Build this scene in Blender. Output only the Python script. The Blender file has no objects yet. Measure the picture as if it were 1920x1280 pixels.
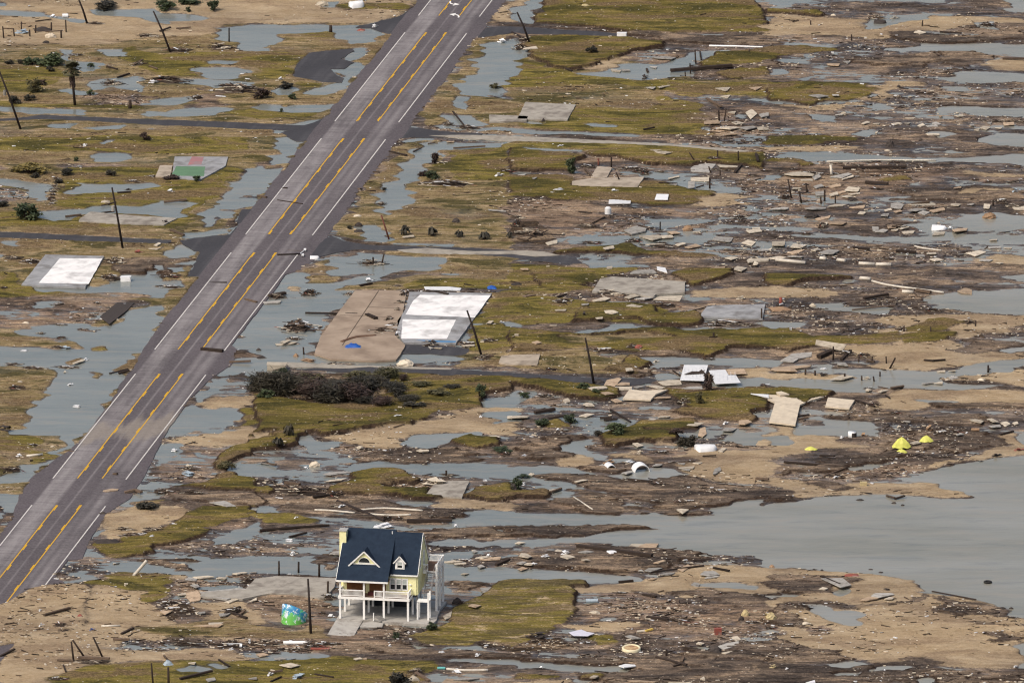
import bpy, math, random
import numpy as np
from mathutils import Vector, Matrix

# ---------------------------------------------------------------- camera, sky, sun, exposure
SC = bpy.context.scene
FPX, PITCH = 20450.0, math.radians(14.0)          # focal length in photograph pixels, tilt below the horizon
DIST = FPX / 11.3
CAMH, CAMY = DIST * math.sin(PITCH), -DIST * math.cos(PITCH)
cam = bpy.data.cameras.new('camera'); camo = bpy.data.objects.new('camera', cam)
SC.collection.objects.link(camo); SC.camera = camo
cam.sensor_width = 36.0; cam.lens = 36.0 * FPX / 1920.0
cam.clip_start = 5.0; cam.clip_end = 20000.0
camo.location = (0, CAMY, CAMH); camo.rotation_euler = (math.pi / 2 - PITCH, 0, 0)

SUN_EL, SUN_AZ = math.radians(50), math.radians(228)   # azimuth clockwise from +Y (the view direction)
world = bpy.data.worlds.new('World'); SC.world = world; world.use_nodes = True
wt = world.node_tree; bg = wt.nodes['Background']
sky = wt.nodes.new('ShaderNodeTexSky'); sky.sky_type = 'NISHITA'; sky.sun_disc = False
sky.sun_elevation = SUN_EL; sky.sun_rotation = SUN_AZ
sky.air_density = 1.0; sky.dust_density = 6.0; sky.ozone_density = 0.2
wt.links.new(sky.outputs[0], bg.inputs[0]); bg.inputs[1].default_value = 0.14
sl = bpy.data.lights.new('sun', 'SUN'); sl.energy = 1.5; sl.angle = math.radians(18); sl.color = (1.0, 0.94, 0.84)
so = bpy.data.objects.new('sun', sl); SC.collection.objects.link(so)
sd = Vector((math.sin(SUN_AZ) * math.cos(SUN_EL), math.cos(SUN_AZ) * math.cos(SUN_EL), math.sin(SUN_EL)))
so.rotation_euler = sd.to_track_quat('Z', 'Y').to_euler(); so.location = sd * 500
SC.view_settings.view_transform = 'Standard'; SC.view_settings.look = 'None'
SC.view_settings.gamma = 1.0; SC.view_settings.use_curve_mapping = False
SC.view_settings.exposure = 0.15
SC.render.engine = 'CYCLES'; SC.cycles.max_bounces = 5; SC.cycles.use_denoising = True; SC.cycles.filter_width = 1.2

RND = random.Random(7)
ROAD = math.radians(9.09)                              # the highway's heading, right of the view direction
RU = np.array([math.cos(ROAD), -math.sin(ROAD)])       # along the side streets
RV = np.array([math.sin(ROAD), math.cos(ROAD)])        # along the highway
XC = 0.16 * 0 - 52.3                                   # highway centre: x = XC + 0.16 * y

def gp(px, py, z=0.0):
    """the point of the place, at height z, seen at a photograph pixel"""
    u = (px - 960) / FPX; v = (640 - py) / FPX
    dy = math.cos(PITCH) + v * math.sin(PITCH); dz = -math.sin(PITCH) + v * math.cos(PITCH)
    t = (z - CAMH) / dz
    return (u * t, CAMY + dy * t)

def zat(px, py, Y):
    """height and x of the point at depth Y seen at a pixel"""
    u = (px - 960) / FPX; v = (640 - py) / FPX
    dy = math.cos(PITCH) + v * math.sin(PITCH); dz = -math.sin(PITCH) + v * math.cos(PITCH)
    t = (Y - CAMY) / dy
    return u * t, CAMH + dz * t

# ---------------------------------------------------------------- materials
def new_mat(name):
    m = bpy.data.materials.new(name); m.use_nodes = True
    nt = m.node_tree; b = nt.nodes['Principled BSDF']
    return m, nt, b

def node(nt, typ, **kw):
    n = nt.nodes.new(typ)
    for k, v in kw.items():
        if k == 'ins':
            for i, val in v.items():
                if isinstance(val, bpy.types.NodeSocket): nt.links.new(val, n.inputs[i])
                else: n.inputs[i].default_value = val
        else: setattr(n, k, v)
    return n

def C4(c): return (c[0], c[1], c[2], 1.0)

def mapped(nt, scale, rot=0.0, coord='Object'):
    tc = node(nt, 'ShaderNodeTexCoord')
    mp = node(nt, 'ShaderNodeMapping')
    nt.links.new(tc.outputs[coord], mp.inputs[0])
    mp.inputs['Rotation'].default_value = (0, 0, rot); mp.inputs['Scale'].default_value = scale
    return mp.outputs[0]

def noise(nt, vec, scale=1.0, detail=4.0, rough=0.55, dist=0.0):
    n = node(nt, 'ShaderNodeTexNoise'); nt.links.new(vec, n.inputs['Vector'])
    n.inputs['Scale'].default_value = scale; n.inputs['Detail'].default_value = detail
    n.inputs['Roughness'].default_value = rough; n.inputs['Distortion'].default_value = dist
    return n.outputs[0]

def ramp(nt, fac, stops):
    r = node(nt, 'ShaderNodeValToRGB'); nt.links.new(fac, r.inputs[0]); e = r.color_ramp.elements
    while len(e) < len(stops): e.new(0.5)
    for el, (p, c) in zip(e, stops):
        el.position = p; el.color = C4(c) if not isinstance(c, (int, float)) else (c, c, c, 1)
    return r.outputs[0]

def mix(nt, fac, a, b, mode='MIX'):
    n = node(nt, 'ShaderNodeMix', data_type='RGBA', blend_type=mode)
    for s, v in ((n.inputs['Factor'], fac), (n.inputs['A'], a), (n.inputs['B'], b)):
        if isinstance(v, bpy.types.NodeSocket): nt.links.new(v, s)
        elif isinstance(v, (int, float)) and s.type == 'VALUE': s.default_value = v
        elif isinstance(v, (int, float)): s.default_value = (v, v, v, 1)
        else: s.default_value = C4(v)
    return n.outputs['Result']

def mth(nt, op, a, b=0.0, c=0.0, clamp=False):
    n = node(nt, 'ShaderNodeMath', operation=op); n.use_clamp = clamp
    for i, v in enumerate((a, b, c)):
        if isinstance(v, bpy.types.NodeSocket): nt.links.new(v, n.inputs[i])
        else: n.inputs[i].default_value = v
    return n.outputs[0]

MATS = {}
def plain(name, c1, c2=None, rough=0.75, scale=2.0, metal=0.0, bump=0.0, rnd=0.0, dirt=None):
    """paint, wood, concrete: two tones broken up by noise, weathering and a per-object tint"""
    if name in MATS: return MATS[name]
    m, nt, b = new_mat(name)
    v = mapped(nt, (1, 1, 1))
    f = noise(nt, v, scale, 5.0, 0.65)
    col = ramp(nt, f, [(0.32, c1), (0.68, c2 or tuple(x * 0.8 for x in c1))])
    if dirt:
        g = ramp(nt, noise(nt, v, scale * 0.45, 6.0, 0.7), [(0.5, 0.0), (0.66, 1.0)])
        col = mix(nt, mth(nt, 'MULTIPLY', g, 0.7), col, dirt)
    if rnd:
        oi = node(nt, 'ShaderNodeObjectInfo')
        k = mth(nt, 'MULTIPLY_ADD', oi.outputs['Random'], rnd, 1.0 - rnd / 2)
        cc = node(nt, 'ShaderNodeCombineColor')
        for i in range(3): nt.links.new(k, cc.inputs[i])
        col = mix(nt, 1.0, col, cc.outputs[0], 'MULTIPLY')
    nt.links.new(col, b.inputs['Base Color'])
    b.inputs['Roughness'].default_value = rough; b.inputs['Metallic'].default_value = metal; b.inputs['Specular IOR Level'].default_value = 0.12 if rough > .6 else 0.4
    if bump:
        bp = node(nt, 'ShaderNodeBump'); bp.inputs['Strength'].default_value = bump
        nt.links.new(noise(nt, v, scale * 4, 4.0), bp.inputs['Height']); nt.links.new(bp.outputs[0], b.inputs['Normal'])
    MATS[name] = m
    return m

# ---------------------------------------------------------------- mesh helpers
class MB:
    """collects shapes and links them as one mesh object"""
    def __init__(s): s.v = []; s.f = []
    def add(s, vs, fs):
        o = len(s.v); s.v.extend([tuple(map(float, p)) for p in vs]); s.f.extend([tuple(i + o for i in f) for f in fs]); return s
    def box(s, x0, x1, y0, y1, z0, z1):
        return s.add([(x0,y0,z0),(x1,y0,z0),(x1,y1,z0),(x0,y1,z0),(x0,y0,z1),(x1,y0,z1),(x1,y1,z1),(x0,y1,z1)],
                     [(0,3,2,1),(4,5,6,7),(0,1,5,4),(1,2,6,5),(2,3,7,6),(3,0,4,7)])
    def beam(s, p, q, w, h=None, up=(0, 0, 1)):
        p, q = Vector(p), Vector(q); d = (q - p).normalized(); h = h or w
        a = d.cross(Vector(up))
        if a.length < 1e-3: a = d.cross(Vector((1, 0, 0)))
        a.normalize(); c = a.cross(d).normalized()
        vs = []
        for e in (p, q):
            for i, j in ((-1,-1),(1,-1),(1,1),(-1,1)): vs.append(e + a * (i * w / 2) + c * (j * h / 2))
        return s.add(vs, [(0,1,2,3),(7,6,5,4),(0,4,5,1),(1,5,6,2),(2,6,7,3),(3,7,4,0)])
    def tube(s, pts, r, n=8, caps=True):
        """a round tube along points; r is one radius or one for each point"""
        pts = [Vector(p) for p in pts]; k = len(pts)
        rs = r if isinstance(r, (list, tuple)) else [r] * k
        vs = []; fs = []
        for i, p in enumerate(pts):
            d = (pts[min(i + 1, k - 1)] - pts[max(i - 1, 0)]).normalized()
            a = d.cross(Vector((0.13, 0.02, 1)))
            if a.length < 1e-3: a = d.cross(Vector((1, 0, 0)))
            a.normalize(); c = a.cross(d)
            for j in range(n):
                t = 2 * math.pi * j / n; vs.append(p + (a * math.cos(t) + c * math.sin(t)) * rs[i])
        for i in range(k - 1):
            for j in range(n):
                fs.append((i*n + j, i*n + (j+1) % n, (i+1)*n + (j+1) % n, (i+1)*n + j))
        if caps: fs.append(tuple(reversed(range(n)))); fs.append(tuple(range((k-1)*n, k*n)))
        return s.add(vs, fs)
    def prism(s, pts, z0, z1):
        """a plate over an outline; z0, z1 may be lists"""
        n = len(pts)
        a = sum(pts[i][0] * pts[(i+1) % n][1] - pts[(i+1) % n][0] * pts[i][1] for i in range(n))
        if a < 0: pts = pts[::-1]
        f0 = z0 if callable(z0) else (lambda x, y: z0); f1 = z1 if callable(z1) else (lambda x, y: z1)
        vs = [(x, y, f0(x, y)) for x, y in pts] + [(x, y, f1(x, y)) for x, y in pts]
        return s.add(vs, [tuple(reversed(range(n))), tuple(range(n, 2*n))] + [(i, (i+1) % n, n + (i+1) % n, n + i) for i in range(n)])
    def data(s, name, mat=None, smooth=False):
        me = bpy.data.meshes.new(name); me.from_pydata(s.v, [], s.f); me.update()
        if mat: me.materials.append(mat)
        if smooth: me.polygons.foreach_set('use_smooth', [True] * len(me.polygons))
        return me
    def build(s, name, mat, parent=None, smooth=False):
        return link(name, s.data(name, mat, smooth), parent)

COL = SC.collection
def link(name, data, parent=None, loc=None):
    o = bpy.data.objects.new(name, data); COL.objects.link(o)
    if parent: o.parent = parent
    if loc is not None: o.location = loc
    return o
def empty(name, loc, rz=0.0):
    o = link(name, None, None, loc); o.rotation_euler = (0, 0, rz); o.empty_display_size = 0.3; return o
def tag(o, label=None, cat=None, group=None, kind=None):
    for k, v in (('label', label), ('category', cat), ('group', group), ('kind', kind)):
        if v: o[k] = v
    return o

LAYOUT = """
t 0 0
Y -80,330 700,350 1200,290 1650,270 1920,260 1920,950 -80,900
S -80,-60 1920,-60 1920,190 1640,200 1600,260 1200,290 700,350 -80,330
W -80,75 250,85 330,110 540,125 640,150 640,180 520,165 380,120 200,130 -80,110
W -80,10 90,20 60,45 -80,50
W 640,75 760,70 1130,65 1180,100 1560,130 1540,150 1280,160 1230,185 1000,140 830,120 700,110
W 1640,215 1920,190 1920,390 1760,380 1770,330 1650,310
g 930,350 1200,420 1530,400 1920,400 1920,500 1800,510 1600,490 1420,520 1500,580 1180,580 1050,500 930,440
g -80,480 400,520 480,560 420,640 200,700 -80,690
W 440,375 530,375 530,450 800,480 800,520 620,540 500,470
W 760,380 940,370 930,420 780,420
W 1420,520 1490,500 1740,510 1850,545 1780,580 1620,600 1500,585 1550,555 1430,540
W 1600,450 1810,460 1790,480 1610,475
W 1270,595 1500,600 1870,620 1850,660 1690,655 1600,670 1500,640 1300,615
W 690,610 800,590 1000,570 1080,640 1070,700 900,650 720,680
W 430,680 540,670 700,700 640,730 440,715
T 600,720 1100,710 1130,800 700,790
W 1100,770 1200,735 1450,725 1450,765 1300,790 1130,790
W 1220,860 1300,820 1560,805 1720,820 1690,850 1560,880 1290,875
W -80,800 100,805 300,815 680,835 660,860 280,850 -80,830
W 1090,830 1240,840 1200,870 1120,870
g -80,760 500,790 1000,800 1080,825 400,815 120,810 -80,800
g 1660,850 1920,820 1920,895 1700,890
T 1350,790 1480,780 1560,660 1680,690 1700,800 1400,810
W 380,940 520,930 530,960 400,965
W 600,960 900,930 900,1000 620,1000
W 1110,960 1700,990 1900,1010 1300,1005 1120,985
t 480 0
Y -10,180 1000,190 1000,900 -10,960
S -10,-60 700,-60 1250,-60 1150,60 1100,110 750,190 -10,190
g 640,50 700,40 1130,30 1180,50 1100,85 860,85 650,75
W 540,20 640,10 640,65 550,60
W -10,195 500,195 750,200 900,200 930,270 870,310 700,330 600,290 520,240 330,245 200,265 80,350 -10,360
W -10,365 100,365 90,385 -10,385
g 320,265 480,235 600,260 590,290 330,275
g -10,390 370,400 300,500 240,590 -10,600
W 740,360 870,350 760,500 820,500 690,650 560,720 390,700 400,690 570,640 640,620 670,590 560,530 740,470 640,440
g 300,620 520,640 430,670 310,670
W 120,680 180,650 330,680 310,710 190,710
W -10,780 200,800 580,785 560,830 400,850 -10,830
g -10,850 440,850 440,880 -10,910
W 60,950 300,930 500,880 480,910 200,1000 80,1000
Y 1640,320 1720,310 1680,430 1540,640 1570,710 1920,750 1920,1000 1640,1000 1600,870 1420,840 1380,960 1200,920 1260,830 1310,730
Y 1640,300 1920,260 1920,320 1650,340
W 1690,330 1920,290 1930,560 1860,700 1720,730 1570,710 1540,640 1600,530 1680,430
W 1400,860 1600,870 1700,960 1925,960 1925,990 1450,970 1380,940
W 1470,720 1570,730 1600,830 1500,800
W 1190,935 1240,965 1230,975
S 1830,80 1920,20 1920,160 1730,200 1720,150
S 1830,80 1950,-40 1930,160 1730,200 1720,150
t 960 0
S -30,-60 230,-60 100,50 -30,60
W 50,60 200,-10 310,-60 400,-60 290,10 210,60 150,150 130,190 -10,170 40,90
G 260,-60 1730,-60 1850,60 1925,130 1925,250 1500,250 900,260 600,210 150,180 170,110 220,80
M 850,250 1500,270 1925,250 1925,340 1250,330 1000,290 850,270
Y -10,500 50,440 110,280 400,270 900,290 1140,330 1140,360 900,390 1400,600 1925,600 1925,750 1450,720 1380,740 1100,680 1420,860 1500,950 1500,1024 950,1010 -10,960
G 110,290 400,275 900,295 1140,335 1140,360 900,390 780,460 560,510 400,540 100,420
g -10,600 50,450 120,440 430,550 680,580 900,610 1300,600 1400,620 1920,620 1930,740 1450,720 1380,740 1100,680 800,640 -10,660
Y -10,660 800,640 1100,680 1110,780 1040,820 500,800 470,770 -10,760
g 480,800 1040,830 1100,780 1100,720 1400,780 1420,860 1500,950 1500,1030 950,1010 -10,960 -10,940 240,910 415,900
W -10,300 100,280 60,330 110,370 60,480 20,570 -10,590
T 890,400 1250,370 1480,350 1925,340 1925,400 1650,400 1400,440 1000,480 850,450
W 490,550 700,530 850,490 1000,480 1150,480 1370,390 1640,380 1650,410 1420,430 1370,480 1180,530 1420,540 1340,570 1180,590 950,605 700,580
S 480,535 800,450 920,410 870,470 690,530
G 1400,480 1530,400 1700,400 1925,350 1925,450 1850,470 1700,490 1430,510
G 1540,560 1740,510 1925,500 1925,560 1700,600
M 1650,490 1920,450 1925,520 1750,520
W 100,905 230,915 230,930 100,925
W 540,925 800,940 780,960 570,950
W -10,965 400,985 950,1010 950,1030 -10,1000
T 1440,800 1600,760 1925,790 1925,1030 1500,1010 1440,880
W 1650,860 1740,860 1720,885 1620,890
W 1420,955 1500,960 1480,985 1420,980
t 1440 0
G -5,80 370,90 400,110 380,135 200,115 -5,105
S -5,110 200,120 450,140 740,150 760,200 1200,130 1740,130 1990,150 1990,170 1700,180 1560,200 1400,230 1180,240 900,260 820,300 640,300 630,280 200,260 -5,290
W 740,200 780,150 830,130 1180,120 1180,150 900,180 810,220 730,220
W 1600,180 1720,160 1720,230 1600,220
W 1150,330 1500,320 2000,340 2000,400 1720,410 1640,420 1570,390 1250,385 850,370 1130,360
W 1700,-60 2000,-60 2000,95 1790,70 1880,45 1780,25
W 1370,600 1400,545 1500,535 2000,560 2000,625 1550,610 1480,620
W 1260,830 1320,795 1500,800 1830,810 2000,800 2000,870 1700,870 1300,840
G -5,350 250,340 480,360 530,380 400,390 100,420 -5,460
G -5,620 270,615 800,635 720,660 840,680 740,720 560,750 420,760 300,800 200,770 -5,760
M 620,440 1200,400 1250,460 1100,500 800,500 620,470
M 1250,390 1570,390 1650,420 1520,490 1350,500 1250,460
M 860,250 1180,245 1280,260 1590,270 1920,240 2000,300 1500,320 1150,325 850,300
S 800,620 870,600 1150,620 1180,640 900,690 970,740 850,780 700,760 740,720 850,680
S 1000,740 1350,760 1470,790 1300,780
S 350,800 560,760 700,760 560,820 370,830 -5,800 -5,780
W 210,840 480,880 490,910 350,915 290,870
W 640,1010 700,980 820,990 780,1030
W 1120,1000 1260,990 1400,1010 1300,1030
S 1560,480 1700,440 2000,470 2000,540 1780,530 1600,500
W 30,510 100,510 130,550 30,550
W 200,590 370,570 300,600
t 0 256
Y -80,-60 1920,-60 1850,110 1760,230 1640,440 1400,640 1350,900 800,890 -80,880
g -80,0 800,0 1900,20 1850,110 1290,140 600,120 -80,110
g 450,230 1160,220 1760,240 1640,440 1460,560 1400,640 1350,700 -80,680 -80,560 400,550 470,400
T 430,200 950,200 960,230 440,230
T -80,370 200,400 200,470 -80,500
T -80,220 80,230 60,290 -80,290
W 670,150 760,130 930,120 1010,160 900,185 700,185
W 780,30 860,40 820,70 770,65
W 510,420 610,350 900,355 1160,350 1200,370 1090,390 900,420 600,435
W 300,555 620,550 820,510 1080,525 1160,490 1440,505 1340,620 1170,600 880,580 660,580 590,620 400,630 320,600
W -80,310 250,340 380,370 330,480 200,450 250,400 -80,350
W 1770,260 1900,225 1930,200 1930,420 1920,510 1810,550 1780,610 1600,640 1580,680 1490,690 1480,590 1620,560 1640,450 1740,370
T 1760,450 1890,415 1860,460 1780,470
T 1600,560 1780,540 1750,570
T 1590,640 1770,600 1780,660 1560,690
W 1350,770 1450,730 1740,680 1720,725 1500,770
W 50,790 180,780 150,825 70,825
W 1250,870 1300,800 1480,860 1450,960 1380,1030 1320,1000 1380,930
W -80,880 60,890 -80,930
M 820,1010 1000,920 1350,900 1390,930 1320,1010 1200,1050 1000,1040
t 480 256
W 180,20 320,0 350,45 220,215 50,230 60,180 150,110
T -10,240 80,200 190,210 190,250
W -10,260 190,240 90,410 -10,440
Y 1000,130 1100,60 1280,20 1400,50 1920,60 1920,1030 1100,1030 950,800 650,760 600,700 740,500 830,370 960,190
g 1450,110 1920,90 1930,330 1500,330 1450,250 1350,230
T 1360,190 1460,120 1450,220 1360,220
W 1230,60 1310,40 1380,60 1310,170 1230,280 1120,380 1180,430 1180,510 1040,530 960,590 880,570 920,500 910,450 1000,360 1060,240 1130,140
W 810,670 960,670 1010,760 960,800 800,780
Y 380,1000 590,890 580,1030 400,1030
Y 1280,1000 1440,920 1925,910 1925,1030 1100,1030
W 580,920 800,870 1420,910 1440,930 1330,980 1250,1010 1050,1000 1000,1030 580,1030
W 1080,40 1280,10 1300,20 1120,60
W 1400,40 1900,60 1930,85 1450,100 1400,120 1350,180 1360,130
W 1000,800 1500,810 1500,830 1000,820
t 960 256
g -5,0 1100,50 1540,90 1770,110 1700,120 1000,110 530,120 -5,100
G -5,100 400,120 560,150 490,190 440,270 300,260 -5,250
G 530,120 1000,110 1880,130 1900,260 1760,220 1500,200 1280,220 1050,215 900,190 740,150 600,150
T 480,200 600,160 750,155 1000,220 1250,230 1300,290 980,300 850,290 500,290
G -5,300 300,290 450,320 460,380 920,380 990,340 1150,350 1260,380 1490,410 1530,430 1480,480 1300,520 1050,520 700,480 500,500 420,520 280,470 -5,470
W 170,75 580,100 570,115 180,95
W 1020,285 1150,280 1180,310 1000,310
W 1230,350 1330,340 1480,360 1740,380 1740,420 1400,400 1250,390
S 1530,420 1700,440 1760,520 1300,540 1200,530 1480,490
T 1750,340 1925,330 1925,480 1760,500
T -5,500 300,480 700,520 1200,540 1600,540 1900,560 1925,600 1100,610 900,730 500,740 150,700 -5,700
W 1110,630 1250,620 1480,640 1380,670 1130,690
W 480,760 780,745 940,745 840,775 500,790
W 1230,760 1480,750 1500,790 1240,790
K -5,640 160,640 350,770 330,820 -5,800
G 300,860 700,830 900,800 1000,850 1300,870 1500,890 1540,900 1200,910 700,880 280,880
W 510,930 760,940 800,960 980,960 970,980 560,975
g -5,960 400,970 900,990 900,1030 -5,1030
t 1440 256
G -5,0 440,0 690,20 670,45 450,40 300,70 -5,60
S -5,80 600,70 780,80 600,100 540,120 100,115 -5,110
W 40,140 120,125 320,125 540,130 850,150 1260,170 2000,130 2000,215 1600,190 1280,190 440,180 280,175 60,155
W 1600,20 1700,-10 2000,-10 2000,90 1740,80 1580,40
W 1310,110 1440,95 1430,120 1320,125
T 140,220 400,210 1100,190 1340,230 1400,260 1560,290 2000,320 1500,370 1000,400 800,470 700,560 500,600 -5,640 -5,420 120,330
S 1340,240 1560,280 2000,310 2000,330 1500,310
W -5,290 120,285 60,330 -5,330
W 430,470 700,480 620,500 440,490
G 800,320 1000,300 1080,320 880,345
G -5,165 270,180 370,210 290,220 250,200 -5,190
M 970,400 1500,380 2000,400 2000,470 1300,480 1000,470
S 1380,440 1510,400 2000,390 2000,405 1630,420 1580,440 1500,430
W 1330,640 1550,590 1700,570 2000,600 2000,690 1700,710 1500,710 1490,680 1380,660
W 1060,660 1220,655 1220,720 1100,690
W 200,740 500,740 900,760 1100,760 1500,740 2000,740 2000,800 1700,800 1500,790 1100,780 850,785 600,765 220,760
S 1530,900 1620,870 1780,890 2000,900 2000,970 1700,950 1570,930
t 0 512
Y -80,0 260,0 180,80 600,100 860,170 1000,240 840,400 600,420 300,480 -80,500
T -80,150 500,180 1000,200 900,330 600,400 200,420 -80,420
g -80,-20 150,0 60,80 500,120 550,150 -80,190
Y -80,700 480,720 380,850 240,1030 -80,1030
W 200,60 480,100 600,90 700,110 880,110 1000,40 1150,0 1260,0 1200,60 1330,40 1400,110 1290,130 1250,180 880,180 700,150 500,140 280,130
W 850,10 1120,0 1260,-60 1320,-60 1150,50 900,140 740,150 700,120 840,80
T 700,150 1240,150 1260,170 900,190
W 220,210 420,210 470,260 250,275
T 400,210 560,200 700,220 780,250 600,290 450,280
W 150,450 230,400 500,370 800,400 900,340 1000,280 1200,240 1220,270 1170,440 980,660 920,720 950,790 880,900 790,1030 240,1030 380,850 480,720 300,690 -80,690 -80,540 180,550 400,560 600,560 500,500 260,490
Y -80,480 300,500 560,520 560,560 400,555 200,545 -80,540
g 600,575 700,545 790,545 740,575 620,590
T 560,420 700,410 740,405 700,435 570,440
T 400,480 520,470 570,515 420,510
Y 500,660 620,635 640,655 560,685
Y 700,740 790,760 760,800 720,790
W 1730,250 1920,210 1925,560 1700,580 1800,460
T 1740,600 1920,590 1925,620 1760,630
W 1740,700 1770,630 1925,620 1925,720 1740,790 1600,840 1580,920 1480,970 1470,1030 1380,1030 1560,830
T 1740,790 1890,720 1925,720 1925,760 1760,810
S 1480,980 1640,930 1925,940 1925,1030 1480,1030
t 480 512
W -5,290 130,130 230,0 410,0 400,80 600,60 900,20 1030,0 900,60 600,110 740,130 720,180 560,310 450,520 440,590 340,640 450,630 580,640 940,670 1060,620 1200,600 1520,620 1510,660 1200,660 1000,690 250,650 60,680 100,760 20,820 -5,840
Y 420,20 700,20 620,60 420,80
Y 560,120 860,80 1200,30 1925,0 1925,130 1200,130 740,125 600,130
g 1150,60 1500,50 1925,60 1925,120 1750,130 1170,120
S 250,100 350,100 330,130 200,130
T 180,520 300,510 290,540 180,545
g 1760,150 1925,130 1925,700 1500,700 1530,610 1620,560 1600,430 1650,330
Y 1520,620 1700,600 1925,600 1925,700 1500,700
T 1180,665 1500,660 1520,700 1200,690
W 1625,385 1720,390 1800,400 1640,405
W 1870,370 1930,360 1930,410 1890,405
G -5,830 100,760 1050,740 1400,790 1925,790 1925,850 1900,880 1720,910 1690,960 1700,1030 -5,1030
K 0,800 100,760 1020,740 1000,840 880,860 900,980 500,985 100,940 -60,900
S 860,870 1000,880 1000,960 900,930
S 420,940 540,940 540,985 440,980
W 1720,980 1850,940 1925,940 1925,1030 1700,1030
t 960 512
g -5,-10 700,-10 620,110 450,150 -5,190
G 160,10 610,-10 590,130 300,150 200,100
g -5,190 300,180 520,220 830,220 1080,250 1200,330 1430,290 1450,390 1200,400 900,370 420,380 -5,400
G 500,235 830,225 1080,260 1150,330 1400,290 1450,320 1420,390 1150,400 920,350 440,380
G 1050,420 1500,430 1925,420 1925,560 1620,560 1500,640 1150,620 900,590 560,570 -5,600 -5,420 500,470
Y 300,480 1000,450 1200,470 1180,500 400,530
Y -5,600 560,580 850,600 1040,690 920,750 980,780 250,740 -5,700
G 860,620 1040,680 1040,700 920,750 980,780 800,760 700,740 850,680
T 640,20 1300,60 1290,150 1260,210 1000,200 820,220 580,200 600,130
S 1340,130 1925,110 1925,190 1300,180
T 1300,190 1925,190 1925,230 1460,240 1250,290 1200,220
G 1350,100 1660,20 1650,-20 1300,-20 1200,20 1300,60
W 620,425 750,385 940,380 900,405 680,430
W 460,440 620,425 600,440 480,460
W 1200,430 1480,400 1550,420 1300,440
W -5,360 70,370 80,400 -5,405
W 590,210 830,205 830,222 600,222
T 560,580 760,570 840,600 650,640
M 900,580 1200,600 1500,640 1450,650 1200,640 930,640
W 920,635 1180,630 1500,650 1640,640 1925,660 1925,690 1780,690 1480,690 1270,690 1050,720 1040,680
W 1050,760 1180,765 1240,800 1060,800
M 920,750 1050,710 1040,780 980,790
G -5,810 500,830 820,880 820,920 700,960 520,950 300,900 150,870 -5,850
G 1150,880 1600,900 1925,870 1925,1030 1350,1030 1250,950
W -5,900 40,875 200,885 150,950 60,1000 -5,960
W 1000,1010 1180,1000 1200,1020 980,1024
W 1520,830 1700,800 1925,790 1925,870 1600,860
S 1620,720 1925,720 1925,790 1720,790
t 1440 512
G -5,20 300,20 640,30 650,45 350,60 180,95 -5,90
S -5,110 150,105 500,120 520,170 300,190 -5,190
W 360,230 580,220 600,250 860,250 980,270 800,310 600,290 400,280
W -5,370 160,370 330,390 200,410 -5,420
W 1150,180 1300,160 1450,150 2000,140 2000,310 1720,310 1500,290 1300,270 1240,240
W 1650,20 2000,10 2000,80 1780,50
S 860,340 1200,320 2000,330 2000,380 1800,420 1600,480 1200,560 800,500 880,420
G -5,430 150,430 330,480 700,480 960,455 980,510 760,530 600,540 300,560 150,600 -5,560
G 1000,420 1200,360 1350,350 1500,380 1400,400 1220,460 1040,450
G 980,480 1200,460 1400,455 1390,480 1300,520 1000,530
S 560,560 760,540 1200,540 1400,520 1500,580 2000,600 2000,640 1500,680 1200,720 900,720 700,640 560,620
M 1400,570 1600,500 2000,510 2000,600 1500,590
W 1750,575 1900,555 2000,560 2000,580 1800,585
W 320,690 380,680 400,720 600,720 900,720 1300,735 1500,690 1700,670 2000,640 2000,670 1800,740 1600,745 1400,770 1350,800 1500,830 1800,850 1500,870 1100,850 900,870 700,880 300,890 120,850 -5,820 -5,800 300,800 700,790 600,750 340,740
S -5,770 280,760 680,780 650,800 -5,800
S 1350,780 1600,750 2000,720 2000,860 1700,830 1450,810
G -5,880 160,880 400,890 490,905 460,940 270,1000 250,960 -5,930
S 1000,880 1500,870 2000,900 2000,980 1300,980 1100,1030 700,1030 900,950
W 1100,940 1200,950 1400,960 1200,980
M 1150,1000 1500,980 2000,980 2000,1030 1150,1030
t 0 768
Y -80,-10 240,-10 130,190 500,190 440,320 340,410 240,400 180,460 -80,500
g -80,210 300,200 290,290 400,330 340,410 180,330 -80,300
W 240,-10 820,-10 660,190 560,230 360,440 220,540 80,550 -80,560 -80,520 180,460 250,410 360,400 460,300 520,190 300,190 130,180
W -80,640 160,640 190,740 130,850 -80,860
T -80,720 90,750 120,840 60,880 -80,880
W 1360,-10 1480,-10 1620,0 1640,-20 1800,-20 1820,60 1700,110 1480,160 1360,190 1240,200 1290,110
S 1220,230 1480,190 1700,160 1830,60 1925,50 1925,250 1600,270 1400,260
g 1830,-10 1925,-10 1925,100 1800,150 1750,160 1830,60
W 1200,260 1310,240 1400,260 1380,310 1280,330 1120,470 1060,560 930,720 960,740 1080,680 1200,660 1220,580 1080,560
T 1100,500 1280,330 1500,290 1800,290 1620,440 1500,540 1200,560
G 1600,400 1720,300 1925,260 1925,340 1730,400 1720,450 1660,460
G 1500,560 1620,500 1740,470 1830,480 1850,510 1925,520 1925,600 1600,600 1300,570
M 1200,640 1300,580 1600,610 1925,610 1925,700 1600,700 1250,690
Y 1050,700 1280,680 1280,720 1060,760
S 740,800 950,740 1080,720 1500,740 1500,780 1300,850 1250,880 1000,960 750,970
G 1280,860 1500,740 1925,710 1925,790 1600,870 1500,950 1200,1030 920,1030 940,950 1080,950
T 1510,950 1640,880 1925,820 1925,900 1600,970
W 1610,950 1800,900 1925,860 1925,900 1780,980 1640,1000
W 1730,440 1925,410 1925,500 1850,510 1830,470
W 690,950 790,840 740,960
t 480 768
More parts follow.
